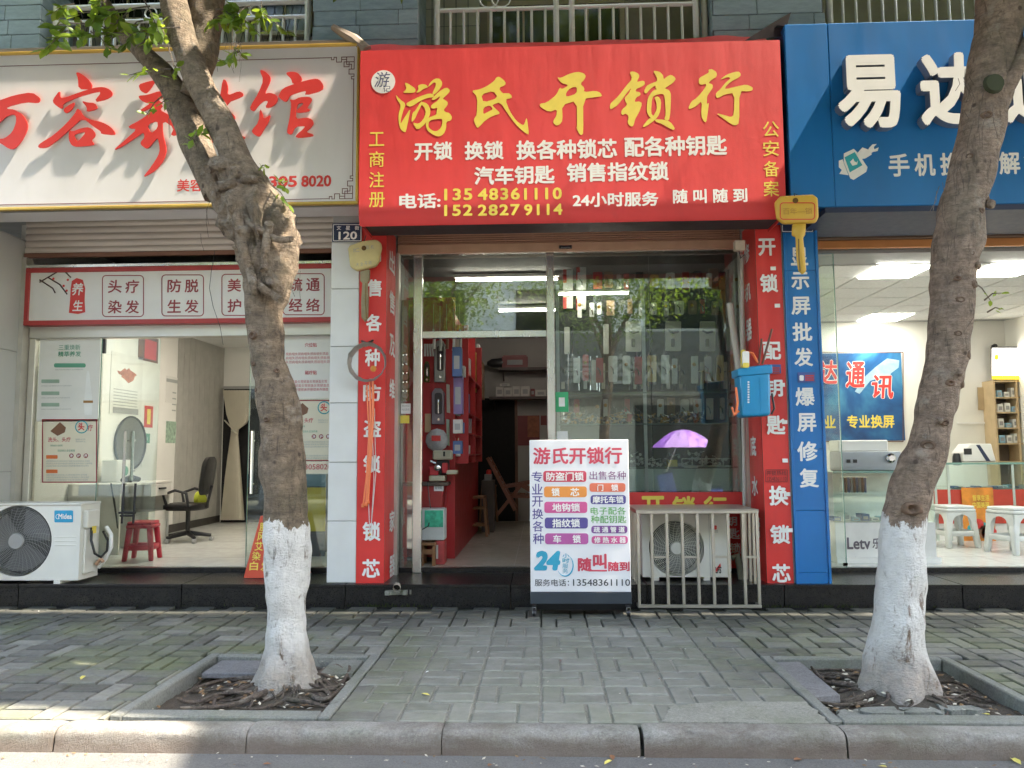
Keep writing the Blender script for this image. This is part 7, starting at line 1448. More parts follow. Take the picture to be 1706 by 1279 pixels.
structure(box('cable_trunking', (P(1596, 705, PYB).x, P(1650, 705, PYB).x, RB-.02, RB-.002, P(1620, 706, PYB).z, P(1620, 703, PYB).z), WHITE))
# side rooms' rear door in the salon glass etc. potted plants on the right balcony
LEAFM = None
# ================================================================== trees
def bark_mat(name, a, b, wash):
    m, n, l, bs = ntree(name); v = pos(n, l)
    c = ramp(n, l, nz(n, l, pos(n, l, (1, 1, 3.2)), 4.5, 8, .7, .5), [(.28, a), (.5, tuple((x+y)/2 for x, y in zip(a, b))), (.74, b)])
    c = mixc(n, l, ramp(n, l, nz(n, l, v, 24, 5, .7), [(.35, (.55, .55, .55)), (.6, (0, 0, 0))]), c, tuple(x*.4 for x in a))
    c = mixc(n, l, ramp(n, l, nz(n, l, pos(n, l, (1, 1, 7)), 13, 6, .8, .3), [(.34, (.75, .75, .75)), (.46, (0, 0, 0))]), c, tuple(x*.35 for x in a))
    c = mixc(n, l, ramp(n, l, nz(n, l, pos(n, l, (1, 1, .22)), 22, 5, .7, .8), [(.36, (.6, .6, .6)), (.44, (0, 0, 0))]), c, tuple(x*.3 for x in a))
    c = mixc(n, l, ramp(n, l, nz(n, l, v, 6.5, 6, .7), [(.56, (0, 0, 0)), (.68, (.5, .5, .5))]), c, (.42, .37, .31))
    c = mixc(n, l, ramp(n, l, nz(n, l, v, 2.2, 5, .6, .4), [(.52, (0, 0, 0)), (.72, (.55, .55, .55))]), c, (.055, .062, .035))
    vo = n.new('ShaderNodeTexVoronoi'); vo.inputs['Scale'].default_value = 6.5; l.new(v, vo.inputs['Vector'])
    c = mixc(n, l, ramp(n, l, vo.outputs['Distance'], [(.07, (.85, .85, .85)), (.13, (0, 0, 0))]), c, (.05, .03, .02))
    bs.inputs['Roughness'].default_value = .85
    h = mth(n, l, 'ADD', nz(n, l, pos(n, l, (1, 1, 2.2)), 34, 6, .75), mth(n, l, 'MULTIPLY', nz(n, l, pos(n, l, (1, 1, .35)), 26, 4, .6), .9))
    bs_h = h
    if wash:
        g = n.new('ShaderNodeNewGeometry'); sx = n.new('ShaderNodeSeparateXYZ'); l.new(g.outputs['Position'], sx.inputs[0])
        zz_ = mth(n, l, 'ADD', sx.outputs['Z'], mth(n, l, 'ADD', mth(n, l, 'MULTIPLY', mth(n, l, 'SUBTRACT', nz(n, l, pos(n, l, (1, 1, .5)), 7, 8, .75), .5), .30), mth(n, l, 'MULTIPLY', mth(n, l, 'SUBTRACT', nz(n, l, v, 4, 3), .5), .18)))
        k = mth(n, l, 'LESS_THAN', zz_, wash)
        chip = ramp(n, l, nz(n, l, pos(n, l, (1, 1, .45)), 7.5, 8, .72, .5), [(.35, (0, 0, 0)), (.43, (1, 1, 1))])
        low = mth(n, l, 'MULTIPLY_ADD', zz_, 3.2); low.node.inputs[2].default_value = .12; low.node.use_clamp = True
        k = mth(n, l, 'MULTIPLY', k, chip); k = mth(n, l, 'MULTIPLY', k, mth(n, l, 'MAXIMUM', low, .35))
        w = ramp(n, l, nz(n, l, v, 15, 7, .7), [(.28, (.46, .44, .42)), (.42, (.74, .73, .71)), (.7, (.86, .85, .83))])
        c = mixc(n, l, k, c, w)
    l.new(c, bs.inputs['Base Color']); bump(n, l, bs, h, 1.0, .035)
    return m
BARK1 = bark_mat('bark_left', (.135, .095, .066), (.40, .30, .21), .985); BARK2 = bark_mat('bark_right', (.17, .117, .086), (.48, .35, .262), .985); ROOTM = bark_mat('root_bark', (.10, .075, .06), (.24, .185, .15), 0)
def catm(pts, n):
    out = []
    for i in range(len(pts)-1):
        p0, p1, p2, p3 = pts[max(i-1, 0)], pts[i], pts[i+1], pts[min(i+2, len(pts)-1)]
        for k in range(n):
            t = k/n; out.append([.5*((2*b)+(-a+c)*t+(2*a-5*b+4*c-d)*t*t+(-a+3*b-3*c+d)*t*t*t) for a, b, c, d in zip(p0, p1, p2, p3)])
    out.append(list(pts[-1])); return out
def limb(pts, seg=28, sub=5, amp=.018, seed=0, dents=(), flare=None, knot=None):
    pr = catm(pts, sub); k = len(pr); vs = []
    a = Vector((1, 0, 0)); cs = [Vector(p[:3]) for p in pr]
    for i, p in enumerate(pr):
        t = (cs[min(i+1, k-1)]-cs[max(i-1, 0)]).normalized(); a = (a-t*a.dot(t)).normalized(); b = t.cross(a)
        for j in range(seg):
            d = a*cos(2*pi*j/seg)+b*sin(2*pi*j/seg); r = p[3]; q = cs[i]+d*r
            e = mnoise.noise(q*4.2+Vector((seed, 0, 0)))*1.6+mnoise.noise(q*11+Vector((0, seed, 0)))*.7+mnoise.noise(Vector((q.x*26, q.y*26, q.z*9)))*.35
            r2 = r+amp*e*min(1, r/.12)
            if knot:
                kw = math.exp(-((q.z-knot[0])/knot[1])**2)
                if kw > .02:
                    rd = 1-2*abs(mnoise.noise(Vector((q.x*7, q.y*7, q.z*3.6))+Vector((seed, 5, 0)))); rd2 = 1-2*abs(mnoise.noise(Vector((q.x*15, q.y*15, q.z*9))))
                    r2 += kw*(.085*(rd-.72)+.04*(rd2-.6))
            if flare and q.z < flare: f = (flare-q.z)/flare; r2 += .045*f**2.4*(.3+1.0*abs(sin(atan2(d.y, d.x)*2.5+seed)))
            q = cs[i]+d*r2
            for (dc, dr, dd) in dents:
                w = math.exp(-((q-dc).length/dr)**2); q = q-d*(dd*w)
            vs.append(q)
    fs = [(i*seg+j, i*seg+(j+1) % seg, (i+1)*seg+(j+1) % seg, (i+1)*seg+j) for i in range(k-1) for j in range(seg)]+[tuple(reversed(range(seg))), tuple(range((k-1)*seg, k*seg))]
    return MB().add(vs, fs)
def outline(rows, Y):
    r = []
    for py, a, b in rows:
        p0, p1 = P(a, py, Y), P(b, py, Y); c = (p0+p1)/2; r.append((c.x, Y, c.z, (p1.x-p0.x)/2*.87))
    return r
def pathpx(rows, Y): return [(*P(x, y, Y+dy), (P(x+r, y, Y+dy).x-P(x, y, Y+dy).x)*.86) for x, y, r, dy in rows]
# leaves: yellow-green where the light comes through
def leaf_mat(name, c1, c2, tr=.45):
    m, n, l, bs = ntree(name); out = n['Material Output']; oi = n.new('ShaderNodeObjectInfo'); g = n.new('ShaderNodeNewGeometry')
    rnd = mth(n, l, 'FRACT', mth(n, l, 'ADD', oi.outputs['Random'], g.outputs['Random Per Island'])); c = ramp(n, l, rnd, [(0, c1), (1, c2)])
    l.new(c, bs.inputs['Base Color']); bs.inputs['Roughness'].default_value = .38
    tl = n.new('ShaderNodeBsdfTranslucent'); l.new(mixc(n, l, .6, c, (.38, .52, .04)), tl.inputs[0]); mx = n.new('ShaderNodeMixShader'); mx.inputs[0].default_value = tr
    l.new(bs.outputs[0], mx.inputs[1]); l.new(tl.outputs[0], mx.inputs[2]); l.new(mx.outputs[0], out.inputs[0]); return m
LEAF = leaf_mat('leaf', (.035, .085, .018), (.12, .20, .035)); YOUNG = leaf_mat('young_leaf', (.10, .19, .03), (.26, .34, .05), .55)
LIT = [G(-260, 1165), G(60, 1177), G(200, 1190), G(330, 1203), G(300, 1240), G(262, 1290), G(200, 1500), G(-400, 1500)]
def in_poly(x, y, poly):
    r = False; k = len(poly)
    for i in range(k):
        a, b = poly[i], poly[(i+1) % k]
        if (a.y > y) != (b.y > y) and x < (b.x-a.x)*(y-a.y)/(b.y-a.y)+a.x: r = not r
    return r
SUNSPOT = [(P(475, 345, TREES[0][1]), .17), (P(497, 440, TREES[0][1]), .14), (P(278, 110, TREES[0][1]), .15), (P(225, 125, TREES[0][1]), .12), (P(420, 70, TREES[0][1]), .16), (P(400, 110, TREES[0][1]), .12), (P(340, 230, TREES[0][1]), .10), (P(140, 55, TREES[0][1]), .16)]
def sunlit_gap(p):
    q = p+SUN_DIR*((p.z+.05)/-SUN_DIR.z)
    if in_poly(q.x, q.y, LIT): return True
    s1 = p+SUN_DIR*((-.5-p.y)/SUN_DIR.y); s2 = p+SUN_DIR*((-.61-p.y)/SUN_DIR.y)
    if p.y < -.5 and s1.z < 5.25 and s2.z > 3.5 and -7 < s1.x < 7: return True
    s3 = p+SUN_DIR*((-.70-p.y)/SUN_DIR.y)
    if p.y < -.7 and 1.8 < s3.x < 6 and 4.1 < s3.z < 5.4: return True
    for c, r in SUNSPOT:
        w = p-c; d = w.dot(-SUN_DIR)
        if d > .15 and (w+SUN_DIR*d).length < r: return True
    return False
def in_view_low(p):                      # keep the low crown out of the picture except where the photo shows leaves
    q = CAM_ROT.to_3x3().transposed() @ (p-CAM_POS)
    if q.z > -.1: return False
    px, py = PW/2+FPX*q.x/-q.z, PH/2-FPX*q.y/-q.z
    return -30 < px < PW+30 and -25 < py < PH
def crown(parent, c, rad, n_clump, n_leaf, seed, spread=.42, L=.11, cull=True, zmin=4.4):
    rg_ = random.Random(seed); m_ = MB()
    for k in range(n_clump):
        while True:
            u = Vector((rg_.uniform(-1, 1), rg_.uniform(-1, 1), rg_.uniform(-1, 1)))
            if .25 < u.length < 1: break
        cc_ = Vector((c[0]+u.x*rad[0], c[1]+u.y*rad[1], c[2]+u.z*rad[2]))
        for i in range(n_leaf):
            p = cc_+Vector((rg_.gauss(0, spread), rg_.gauss(0, spread), rg_.gauss(0, spread*.6)))
            if p.z < zmin or p.y > -.75 and cull: continue
            d = Vector((rg_.gauss(0, 1), rg_.gauss(0, 1), rg_.gauss(-.3, .6))).normalized(); s = d.cross(Vector((rg_.gauss(0, .4), rg_.gauss(0, .4), 1))).normalized(); l_ = L*rg_.uniform(.7, 1.3)
            if cull and (sunlit_gap(p) or sunlit_gap(p+d*l_) or in_view_low(p)): continue
            m_.add([p, p+d*l_*.5+s*l_*.27, p+d*l_, p+d*l_*.5-s*l_*.27], [(0, 1, 2, 3)])
    return tag(m_.build('crown', LEAF, parent), kind='stuff')
LFM = MB().add([(0, 0, 0), (.33, .24, .03), (.7, .22, .02), (1, 0, -.06), (.7, -.22, .02), (.33, -.24, .03), (.4, 0, -.03), (.75, 0, -.04)], [(0, 6, 1), (1, 6, 7, 2), (2, 7, 3), (0, 5, 6), (5, 4, 7, 6), (4, 3, 7)]).mesh('leaf', smooth=1.5); LFM.materials.append(YOUNG)
LFD = LFM.copy(); LFD.materials.clear(); LFD.materials.append(LEAF)
def sprig(parent, base, tip, n, size, seed, Y, dark=False, loc=None):
    rg_ = random.Random(seed); a, b = P(*base, Y), P(*tip, Y+rg_.uniform(-.12, .05)); o = MB().tube([a, a.lerp(b, .5)+Vector((0, 0, .02)), b], [.006, .004, .002], 5).build('sprig', ROOTM, parent)
    for i in range(n):
        t = (i+1)/n; p = a.lerp(b, .25+.75*t); d = ((b-a).normalized()*.5+Vector((rg_.gauss(0, .6), rg_.gauss(-.2, .5), rg_.gauss(-.15, .5)))).normalized(); s = d.cross(Vector((rg_.gauss(0, .5), rg_.gauss(-.6, .4), .7))).normalized(); u = s.cross(d)
        lf = bpy.data.objects.new('leaf', LFD if dark and rg_.random() < .7 else LFM); COL.objects.link(lf); lf.parent = o; l_ = size*rg_.uniform(.75, 1.2)
        lf.matrix_parent_inverse = Matrix(); lf.matrix_basis = Matrix.Translation(p) @ Matrix((d, -s, u)).transposed().to_4x4() @ Matrix.Scale(l_, 4)
        lf.matrix_parent_inverse = Matrix.Translation(Vector())
def roots(parent, lists, mat, z=-.045):
    for k, (pts_, r0) in enumerate(lists):
        g_ = [G(x, y, z) for x, y in pts_]; m_ = len(g_)
        cp = catm([(*(g_[i]+Vector((0, 0, .02*sin(i*2.1+k)+.005))), r0*.55*(1-.65*i/(m_-1))) for i in range(m_)], 6); MB().tube([Vector(c[:3]) for c in cp], [c[3] for c in cp], 8).build('root', mat, parent, smooth=1.2)
def fine_roots(parent, pit_, n, seed):
    rg_ = random.Random(seed); cx, cy = parent.location.x, parent.location.y
    for k in range(n):
        a = rg_.uniform(0, 2*pi); r0 = rg_.uniform(.12, .25); L = rg_.uniform(.25, .7); pts_ = []; bend = rg_.uniform(-1.2, 1.2)
        for i in range(7):
            t = i/6; aa = a+bend*t+.25*sin(t*7+k); x, y = cx+cos(aa)*(r0+L*t), cy+sin(aa)*(r0+L*t)
            x = min(max(x, pit_[0]+.10), pit_[1]-.10); y = min(max(y, pit_[2]+.13), pit_[3]-.09)
            pts_.append((x, y, -.075+.10*math.exp(-((x-cx)**2+(y-cy)**2)/.07)+.012*sin(t*9+k), rg_.uniform(.005, .013)*(1-.5*t)))
        cp = catm(pts_, 4); MB().tube([Vector(c[:3]) for c in cp], [c[3] for c in cp], 6).build('root', ROOTM, parent, smooth=1.2)
YT = TREES[0][1]
T1 = thing('street_tree', 'leaning street tree with knotted trunk and whitewashed base on the left', 'tree', (TREES[0][0], YT, 0))
rows = [(1165, 425, 530), (1130, 430, 523), (1100, 437, 518), (1060, 440, 514), (1000, 439, 513), (900, 438, 520), (865, 438, 521), (800, 434, 515), (750, 431, 512), (700, 427, 505), (650, 423, 496), (600, 415, 481), (560, 411, 477), (520, 407, 478), (480, 402, 490), (440, 395, 499), (400, 383, 498), (370, 366, 494), (340, 354, 474), (310, 341, 452), (286, 338, 436), (272, 350, 424)]
dn = [(P(346, 300, YT-.16), .075, .07), (P(372, 318, YT-.17), .055, .06), (P(417, 402, YT-.2), .06, .07), (P(455, 330, YT-.15), .06, .04), (P(430, 560, YT-.13), .03, .02), (P(470, 420, YT-.2), .09, .05), (P(440, 380, YT-.2), .05, .05)]
limb(outline(rows, YT)[::-1], 56, 9, .017, 3, dn, .45, (P(430, 390, YT).z, .30)).build('trunk', BARK1, T1, smooth=1.4)
limb(pathpx([(424, 345, 32, -.05), (418, 318, 33, -.06), (398, 270, 29, -.06), (372, 215, 27, -.05), (343, 160, 26, -.03), (318, 105, 25, 0), (300, 50, 25, .02), (288, 0, 25, .03), (275, -60, 24, .03), (262, -140, 22, 0), (250, -260, 18, -.1), (240, -420, 11, -.2)], YT), 30, 6, .011, 5).build('limb', BARK1, T1, smooth=1.4)
limb(pathpx([(362, 325, 26, .12), (350, 295, 29, .13), (330, 245, 28, .16), (308, 190, 27, .18), (288, 148, 23, .18), (262, 112, 19, .2), (235, 85, 17, .22), (205, 55, 15, .25), (180, 20, 14, .25), (150, -40, 12, .2), (110, -120, 9, .1), (60, -220, 6, 0)], YT), 26, 6, .012, 6).build('limb', BARK1, T1, smooth=1.4)
limb(pathpx([(318, 160, 20, .14), (330, 118, 25, .16), (338, 70, 30, .18), (345, 20, 33, .2), (352, -50, 30, .2), (362, -150, 26, .15), (380, -280, 20, .1), (400, -420, 12, 0)], YT), 28, 6, .014, 7).build('limb', BARK1, T1, smooth=1.4)
# healed stubs, burls and climbing aerial roots on the knotted part
def burl(par, px, py, r, dy, mat, seed):
    c = P(px, py, YT+dy) if par is T1 else P(px, py, TREES[1][1]+dy); vs = []; n1, n2 = 8, 12
    for i in range(n1+1):
        for j in range(n2):
            th, ph = pi*i/n1, 2*pi*j/n2; d = Vector((sin(th)*cos(ph), sin(th)*sin(ph), cos(th))); vs.append(c+d*r*(1+.35*mnoise.noise(d*2+Vector((seed, 0, 0)))))
    MB().add(vs, [(i*n2+j, i*n2+(j+1) % n2, (i+1)*n2+(j+1) % n2, (i+1)*n2+j) for i in range(n1) for j in range(n2)]).build('burl', mat, par, smooth=1.5)
for k, (x, y, r, dy) in enumerate([(466, 345, .05, -.10), (362, 290, .045, -.12), (450, 470, .04, -.14)]): burl(T1, x, y, r, dy, BARK1, k)
for k, (pts_, r0) in enumerate([([(392, 332), (398, 368), (404, 410), (418, 455), (426, 490)], .035), ([(345, 282), (372, 276), (392, 284), (400, 300)], .03), ([(358, 312), (385, 306), (412, 298), (432, 300)], .032), ([(425, 468), (440, 482), (468, 500)], .028), ([(402, 360), (428, 378), (460, 398), (486, 398)], .026), ([(448, 372), (443, 410), (440, 450)], .03)]):
    m_ = len(pts_); MB().tube([P(x, y, YT-.175+.02*sin(i)) for i, (x, y) in enumerate([tuple(c[:2]) for c in catm(pts_, 5)])], [r0*(1-.3*i/(5*m_)) for i in range(5*(m_-1)+1)], 10).build('clinging_root', BARK1, T1, smooth=1.4)
ar = MB(); rg = random.Random(31)
for k in range(46):
    x, y = rg.choice([(300, 170), (320, 240), (330, 215), (395, 60), (355, 60), (350, 330), (470, 340), (485, 380), (495, 450), (405, 75), (345, 400), (312, 220)]); x += rg.uniform(-14, 14); y += rg.uniform(-18, 18); L = rg.uniform(14, 60); p0 = P(x, y, YT-rg.uniform(-.12, .15)); p1 = P(x+rg.uniform(-8, 8), y+L, YT-rg.uniform(-.1, .16)); ar.tube([p0, p0.lerp(p1, .5)+Vector((rg.uniform(-.02, .02), -.02, 0)), p1], .0016, 3, False)
ar.build('aerial_root_threads', ROOTM, T1)['kind'] = 'stuff'
roots(T1, [([(455, 1150), (430, 1164), (380, 1172), (300, 1181)], .045), ([(440, 1140), (400, 1151), (330, 1166), (295, 1170)], .04), ([(450, 1135), (395, 1127), (345, 1140), (310, 1160)], .03), ([(515, 1135), (560, 1142), (582, 1122), (575, 1110), (548, 1107)], .035), ([(505, 1150), (540, 1166), (570, 1152), (584, 1132)], .035), ([(520, 1125), (560, 1113), (585, 1135)], .03), ([(480, 1165), (520, 1178), (562, 1181)], .03), ([(420, 1158), (360, 1160), (320, 1174)], .022), ([(530, 1140), (552, 1158), (545, 1178)], .022), ([(450, 1120), (400, 1112), (360, 1120)], .02), ([(470, 1168), (430, 1180), (390, 1186)], .02)], ROOTM)
fine_roots(T1, PITS[0], 34, 5)
spr = [((300, 45), (200, 60), 11, .095, 1), ((210, 55), (105, 62), 11, .095, 1), ((250, 10), (170, 30), 11, .09, 1), ((290, 110), (262, 25), 9, .085, 0), ((285, 115), (215, 125), 8, .09, 0), ((290, 165), (268, 172), 5, .07, 0), ((325, 230), (338, 222), 8, .08, 0), ((330, 250), (318, 228), 7, .08, 0), ((398, 70), (385, 98), 9, .085, 1), ((380, 20), (432, 55), 10, .09, 1), ((425, 15), (475, 52), 7, .085, 1), ((390, 90), (402, 88), 4, .07, 0), ((430, 285), (445, 275), 6, .07, 0), ((460, 300), (475, 312), 6, .07, 0), ((360, 15), (385, 25), 8, .09, 1), ((160, 20), (100, 30), 9, .095, 1), ((255, 40), (245, 70), 8, .09, 1), ((240, 0), (265, 55), 9, .09, 1), ((215, 20), (185, 50), 8, .095, 1), ((230, 40), (210, 75), 7, .09, 1), ((150, 40), (80, 45), 8, .095, 1), ((385, 5), (410, 35), 8, .09, 1), ((400, 85), (375, 105), 6, .075, 0), ((300, 100), (285, 130), 6, .08, 0), ((270, 160), (245, 190), 5, .07, 0), ((365, 25), (350, 40), 6, .09, 1), ((455, 310), (480, 340), 5, .06, 0)]
rg = random.Random(55)
for k in range(16):
    x, y = (rg.uniform(95, 270), rg.uniform(-15, 55)) if k < 11 else (rg.uniform(375, 440), rg.uniform(-10, 40)); spr.append(((x, y), (x+rg.uniform(-45, 35), y+rg.uniform(5, 40)), rg.randint(7, 12), rg.uniform(.08, .1), rg.random() < .6))
for k, (a, b, n_, s_, dk) in enumerate(spr): sprig(T1, a, b, n_, s_, 100+k, YT-.10, bool(dk))
crown(T1, (-1.4, -2.8, 7.0), (2.7, 2.3, 2.0), 330, 130, 1, L=.14)
YR = TREES[1][1]
T2 = thing('street_tree', 'smoother leaning street tree with whitewashed base on the right', 'tree', (TREES[1][0], YR, 0))
rows = [(1170, 1440, 1545), (1140, 1440, 1548), (1100, 1441, 1550), (1050, 1446, 1549), (1000, 1453, 1546), (940, 1460, 1544), (865, 1466, 1545), (820, 1476, 1556), (780, 1492, 1570), (750, 1506, 1580), (700, 1520, 1590), (650, 1531, 1602), (600, 1541, 1613), (550, 1546, 1620), (500, 1548, 1625), (450, 1547, 1628), (400, 1550, 1640), (360, 1558, 1643), (330, 1567, 1646), (280, 1580, 1664), (240, 1588, 1672), (200, 1596, 1680), (150, 1602, 1690), (100, 1612, 1699), (50, 1619, 1706), (0, 1622, 1725), (-60, 1628, 1735), (-140, 1640, 1740), (-260, 1660, 1745), (-420, 1680, 1730)]
dn = [(P(1655, 135, YR-.17), .04, .05), (P(1500, 850, YR-.16), .06, .035), (P(1530, 740, YR-.16), .05, .03), (P(1605, 590, YR-.14), .035, .03), (P(1540, 1000, YR-.12), .05, .03), (P(1545, 1080, YR-.1), .08, .04)]
limb(outline(rows, YR)[::-1], 52, 9, .013, 9, dn, .35).build('trunk', BARK2, T2, smooth=1.4)
limb(pathpx([(1660, 165, 20, -.05), (1680, 135, 17, -.1), (1700, 100, 15, -.1), (1735, 30, 14, -.1), (1790, -60, 12, 0)], YR), 18, 5, .008, 10).build('limb', BARK2, T2, smooth=1.4)
MB().lathe(P(1657, 138, YR-.19), [(.002, -.012), (.055, -.01), (.065, .015), (.05, .03)], 'y', 14).build('healed_stub', M('moss_dark', (.03, .035, .015), .95), T2, smooth=1.0)
for k, (x, y, r, dy) in enumerate([(1598, 620, .026, -.12), (1612, 480, .02, -.10), (1628, 440, .022, -.10), (1565, 700, .02, -.13), (1650, 340, .03, -.08), (1635, 260, .025, -.12), (1520, 1150, .07, -.08), (1475, 1155, .06, -.1)]): burl(T2, x, y, r, dy, BARK2, 40+k)
def scars(par, rows_, Y, pts_, mat):
    for px, py, r in pts_:
        for (y0, a0, b0), (y1, a1, b1) in zip(rows_, rows_[1:]):
            if min(y0, y1) <= py <= max(y0, y1):
                t = (py-y0)/(y1-y0+1e-9); a, b = a0+(a1-a0)*t, b0+(b1-b0)*t; break
        pa, pb = P(a, py, Y), P(b, py, Y); R0 = (pb.x-pa.x)/2*.88; c = P(px, py, Y); dx = c.x-(pa.x+pb.x)/2; dy = -sqrt(max(.0004, R0*R0-dx*dx)); nrm = Vector((dx, dy, 0)).normalized(); ctr = Vector((c.x, Y+dy, c.z))-nrm*.004
        u = Vector((-nrm.y, nrm.x, 0)); w = Vector((0, 0, 1)); vs = []; n = 14
        prof_ = [(1.35, -.008), (1.05, .010), (.75, .012), (.5, -.002), (.05, -.008)]
        for q, h in prof_: vs += [ctr+(u*cos(2*pi*i/n)*1.15+w*sin(2*pi*i/n)*.85)*r*q*(1+.22*mnoise.noise(Vector((i*.9, px, q))))+nrm*h*(r/.03) for i in range(n)]
        o = MB().add(vs, [(k*n+i, k*n+(i+1) % n, (k+1)*n+(i+1) % n, (k+1)*n+i) for k in range(4) for i in range(n)]).build('branch_scar', mat, par, smooth=1.4)
SCAR = M('scar_bark', (.11, .068, .045), .9, var=.5, scale=25, bmp=.6, bscale=60)
scars(T2, rows, YR, [(1605, 592, .034), (1612, 478, .026), (1580, 560, .018), (1583, 505, .02), (1627, 445, .024), (1568, 640, .02), (1598, 640, .028), (1532, 742, .032), (1560, 705, .02), (1504, 845, .04), (1640, 335, .03), (1600, 270, .018), (1625, 205, .024), (1618, 360, .018), (1578, 470, .016), (1600, 430, .015)], SCAR)
scars(T1, [(1165, 425, 530), (865, 438, 521), (750, 431, 512), (650, 423, 496), (600, 415, 481), (520, 407, 478), (480, 402, 490)], YT, [(430, 562, .026), (428, 608, .014), (432, 650, .02), (455, 700, .016), (470, 620, .014)], SCAR)
ar = MB()
for k in range(26):
    x, y = rg.choice([(1605, 120), (1612, 180), (1570, 320), (1580, 370), (1640, 170), (1600, 260), (1620, 520)]); x += rg.uniform(-10, 14); y += rg.uniform(-20, 20); p0 = P(x, y, YR-.2); p1 = P(x+rg.uniform(-16, 10), y+rg.uniform(20, 70), YR-rg.uniform(.15, .24)); ar.tube([p0, p0.lerp(p1, .5)+Vector((rg.uniform(-.03, .03), -.01, 0)), p1], .0018, 3, False)
ar.build('aerial_root_threads', ROOTM, T2)['kind'] = 'stuff'
roots(T2, [([(1452, 1152), (1415, 1147), (1375, 1132), (1352, 1112)], .04), ([(1455, 1160), (1420, 1168), (1385, 1165), (1358, 1171)], .04), ([(1540, 1150), (1580, 1160), (1620, 1175), (1652, 1184)], .035), ([(1545, 1145), (1600, 1150), (1640, 1170)], .03), ([(1460, 1165), (1400, 1174), (1350, 1173)], .025), ([(1535, 1135), (1590, 1142), (1630, 1160)], .02), ([(1450, 1140), (1400, 1130), (1375, 1118)], .02)], ROOTM)
fine_roots(T2, PITS[1], 30, 6)
for k, (a, b, n_, s_, dk) in enumerate([((1640, 500), (1668, 488), 3, .05, 0), ((1645, 520), (1672, 515), 3, .05, 0), ((1622, 470), (1650, 500), 2, .05, 0)]): sprig(T2, a, b, n_, s_, 200+k, YR-.10, bool(dk))
crown(T2, (2.5, -3.0, 6.9), (2.6, 2.5, 2.0), 350, 130, 2, L=.14)
# neighbours of the row, just outside the picture
def far_tree(lab, x, y, seed, src=None, lean=.2):
    t = thing('street_tree', lab, 'tree', (x, y, 0), 'street trees out of the picture')
    limb([(x, y, -.05, .17), (x+.02, y, 1, .14), (x+lean*.4, y, 2.2, .13), (x+lean, y, 3.6, .12), (x+lean*1.2, y, 5, .09), (x+lean, y, 6.6, .05)], 20, 6, .012, seed, (), .3).build('trunk', BARK2, t, smooth=1.4)
    for k in range(5):
        a = 2*pi*k/5+seed; limb([(x+lean, y, 3.6+.2*k, .07), (x+lean+.6*cos(a), y+.6*sin(a), 4.6+.2*k, .05), (x+lean+1.5*cos(a), y+1.4*sin(a), 5.8+.2*k, .025)], 10, 4, .004, k).build('limb', BARK2, t, smooth=1.4)
    return t
n1 = far_tree('street tree of the near row just beyond the left edge', -5.5, -2.4, 21); crown(n1, (-5.4, -2.9, 6.8), (2.4, 2.3, 2.0), 230, 120, 3, L=.14)
n2 = far_tree('street tree of the near row just beyond the right edge', 6.0, -2.4, 22); crown(n2, (6.2, -3.0, 6.8), (2.4, 2.5, 2.0), 260, 130, 4, L=.14)
n3 = far_tree('street tree of the near row second beyond the right edge', 9.8, -2.4, 23); crown(n3, (9.6, -3.0, 7.0), (2.4, 2.3, 2.0), 180, 120, 5, L=.14)
# ================================================================== the far side of the street, seen in the glass
FYK = -11.2
box_ = structure(box('pavement', (-30, 30, -16.0, FYK, -.12, .0), EDGE)); structure(box('kerb', (-30, 30, FYK+.001, FYK+.14, -.2, .003), KERB))
ob = thing('opposite_building', 'grey apartment building across the street behind the camera', 'building', (0, -16, 0))
OW = M('opposite_wall', (.72, .71, .68), .8, var=.15, scale=1.2, dirt=.2); OW2 = M('opposite_shop', (.45, .45, .45), .6, var=.2)
box('wall', (-26, 26, -20, -16.2, 3.4, 10.2), OW, ob); box('shop_wall', (-26, 26, -20, -16.4, 0, 3.399), OW2, ob); box('canopy', (-26, 26, -16.39, -15.3, 3.15, 3.35), PLASTER, ob)
for fl in range(2):
    z = 4.9+fl*3.1
    for k in range(11):
        x = -22+k*4.2; box('balcony', (x, x+2.9, -16.199, -15.5, z-.55, z+.35), M('balcony_pale', (.5, .5, .47), .7), ob); w_ = box('window', (x+.2, x+2.7, -16.199, -16.15, z+.4, z+1.8), DARKG, ob); box('frame', (x+.15, x+2.75, -16.149, -16.1, z+1.8, z+1.9), WHITE, w_)
        box('air_conditioner_box', (x+3.1, x+3.8, -16.199, -15.9, z-.2, z+.35), PALE, ob)
for k in range(9):
    x = -20+k*4.6; s_ = box('shutter_bay', (x, x+3.6, -16.399, -16.36, .1, 2.9), [BRONZE, WHITE, M('bay_dark', (.05, .05, .05), .4)][k % 3], ob)
v0, v1 = P(925, 560, 16.4), P(1175, 650, 16.4)
t = thing('opposite_sign', 'grey salon sign with white letters across the street', 'sign', ((v0.x+v1.x)/2, -15.2, v1.z)); box('face', (v0.x-1, v1.x+1.5, -15.28, -15.2, v1.z, v0.z+.1), M('sign_grey', (.16, .16, .16), .5), t)
for ch, px in zip('美容休', (940, 1010, 1072)):
    a = P(px, 640, 16.4); TS(ch, (a.x+.95, -15.198, a.z), (-1, 0, 0), (0, 0, 1), (0, 1, 0), .95, .95, M('sign_letter', (.42, .43, .43), .5), t, 'letter', .02, .02)
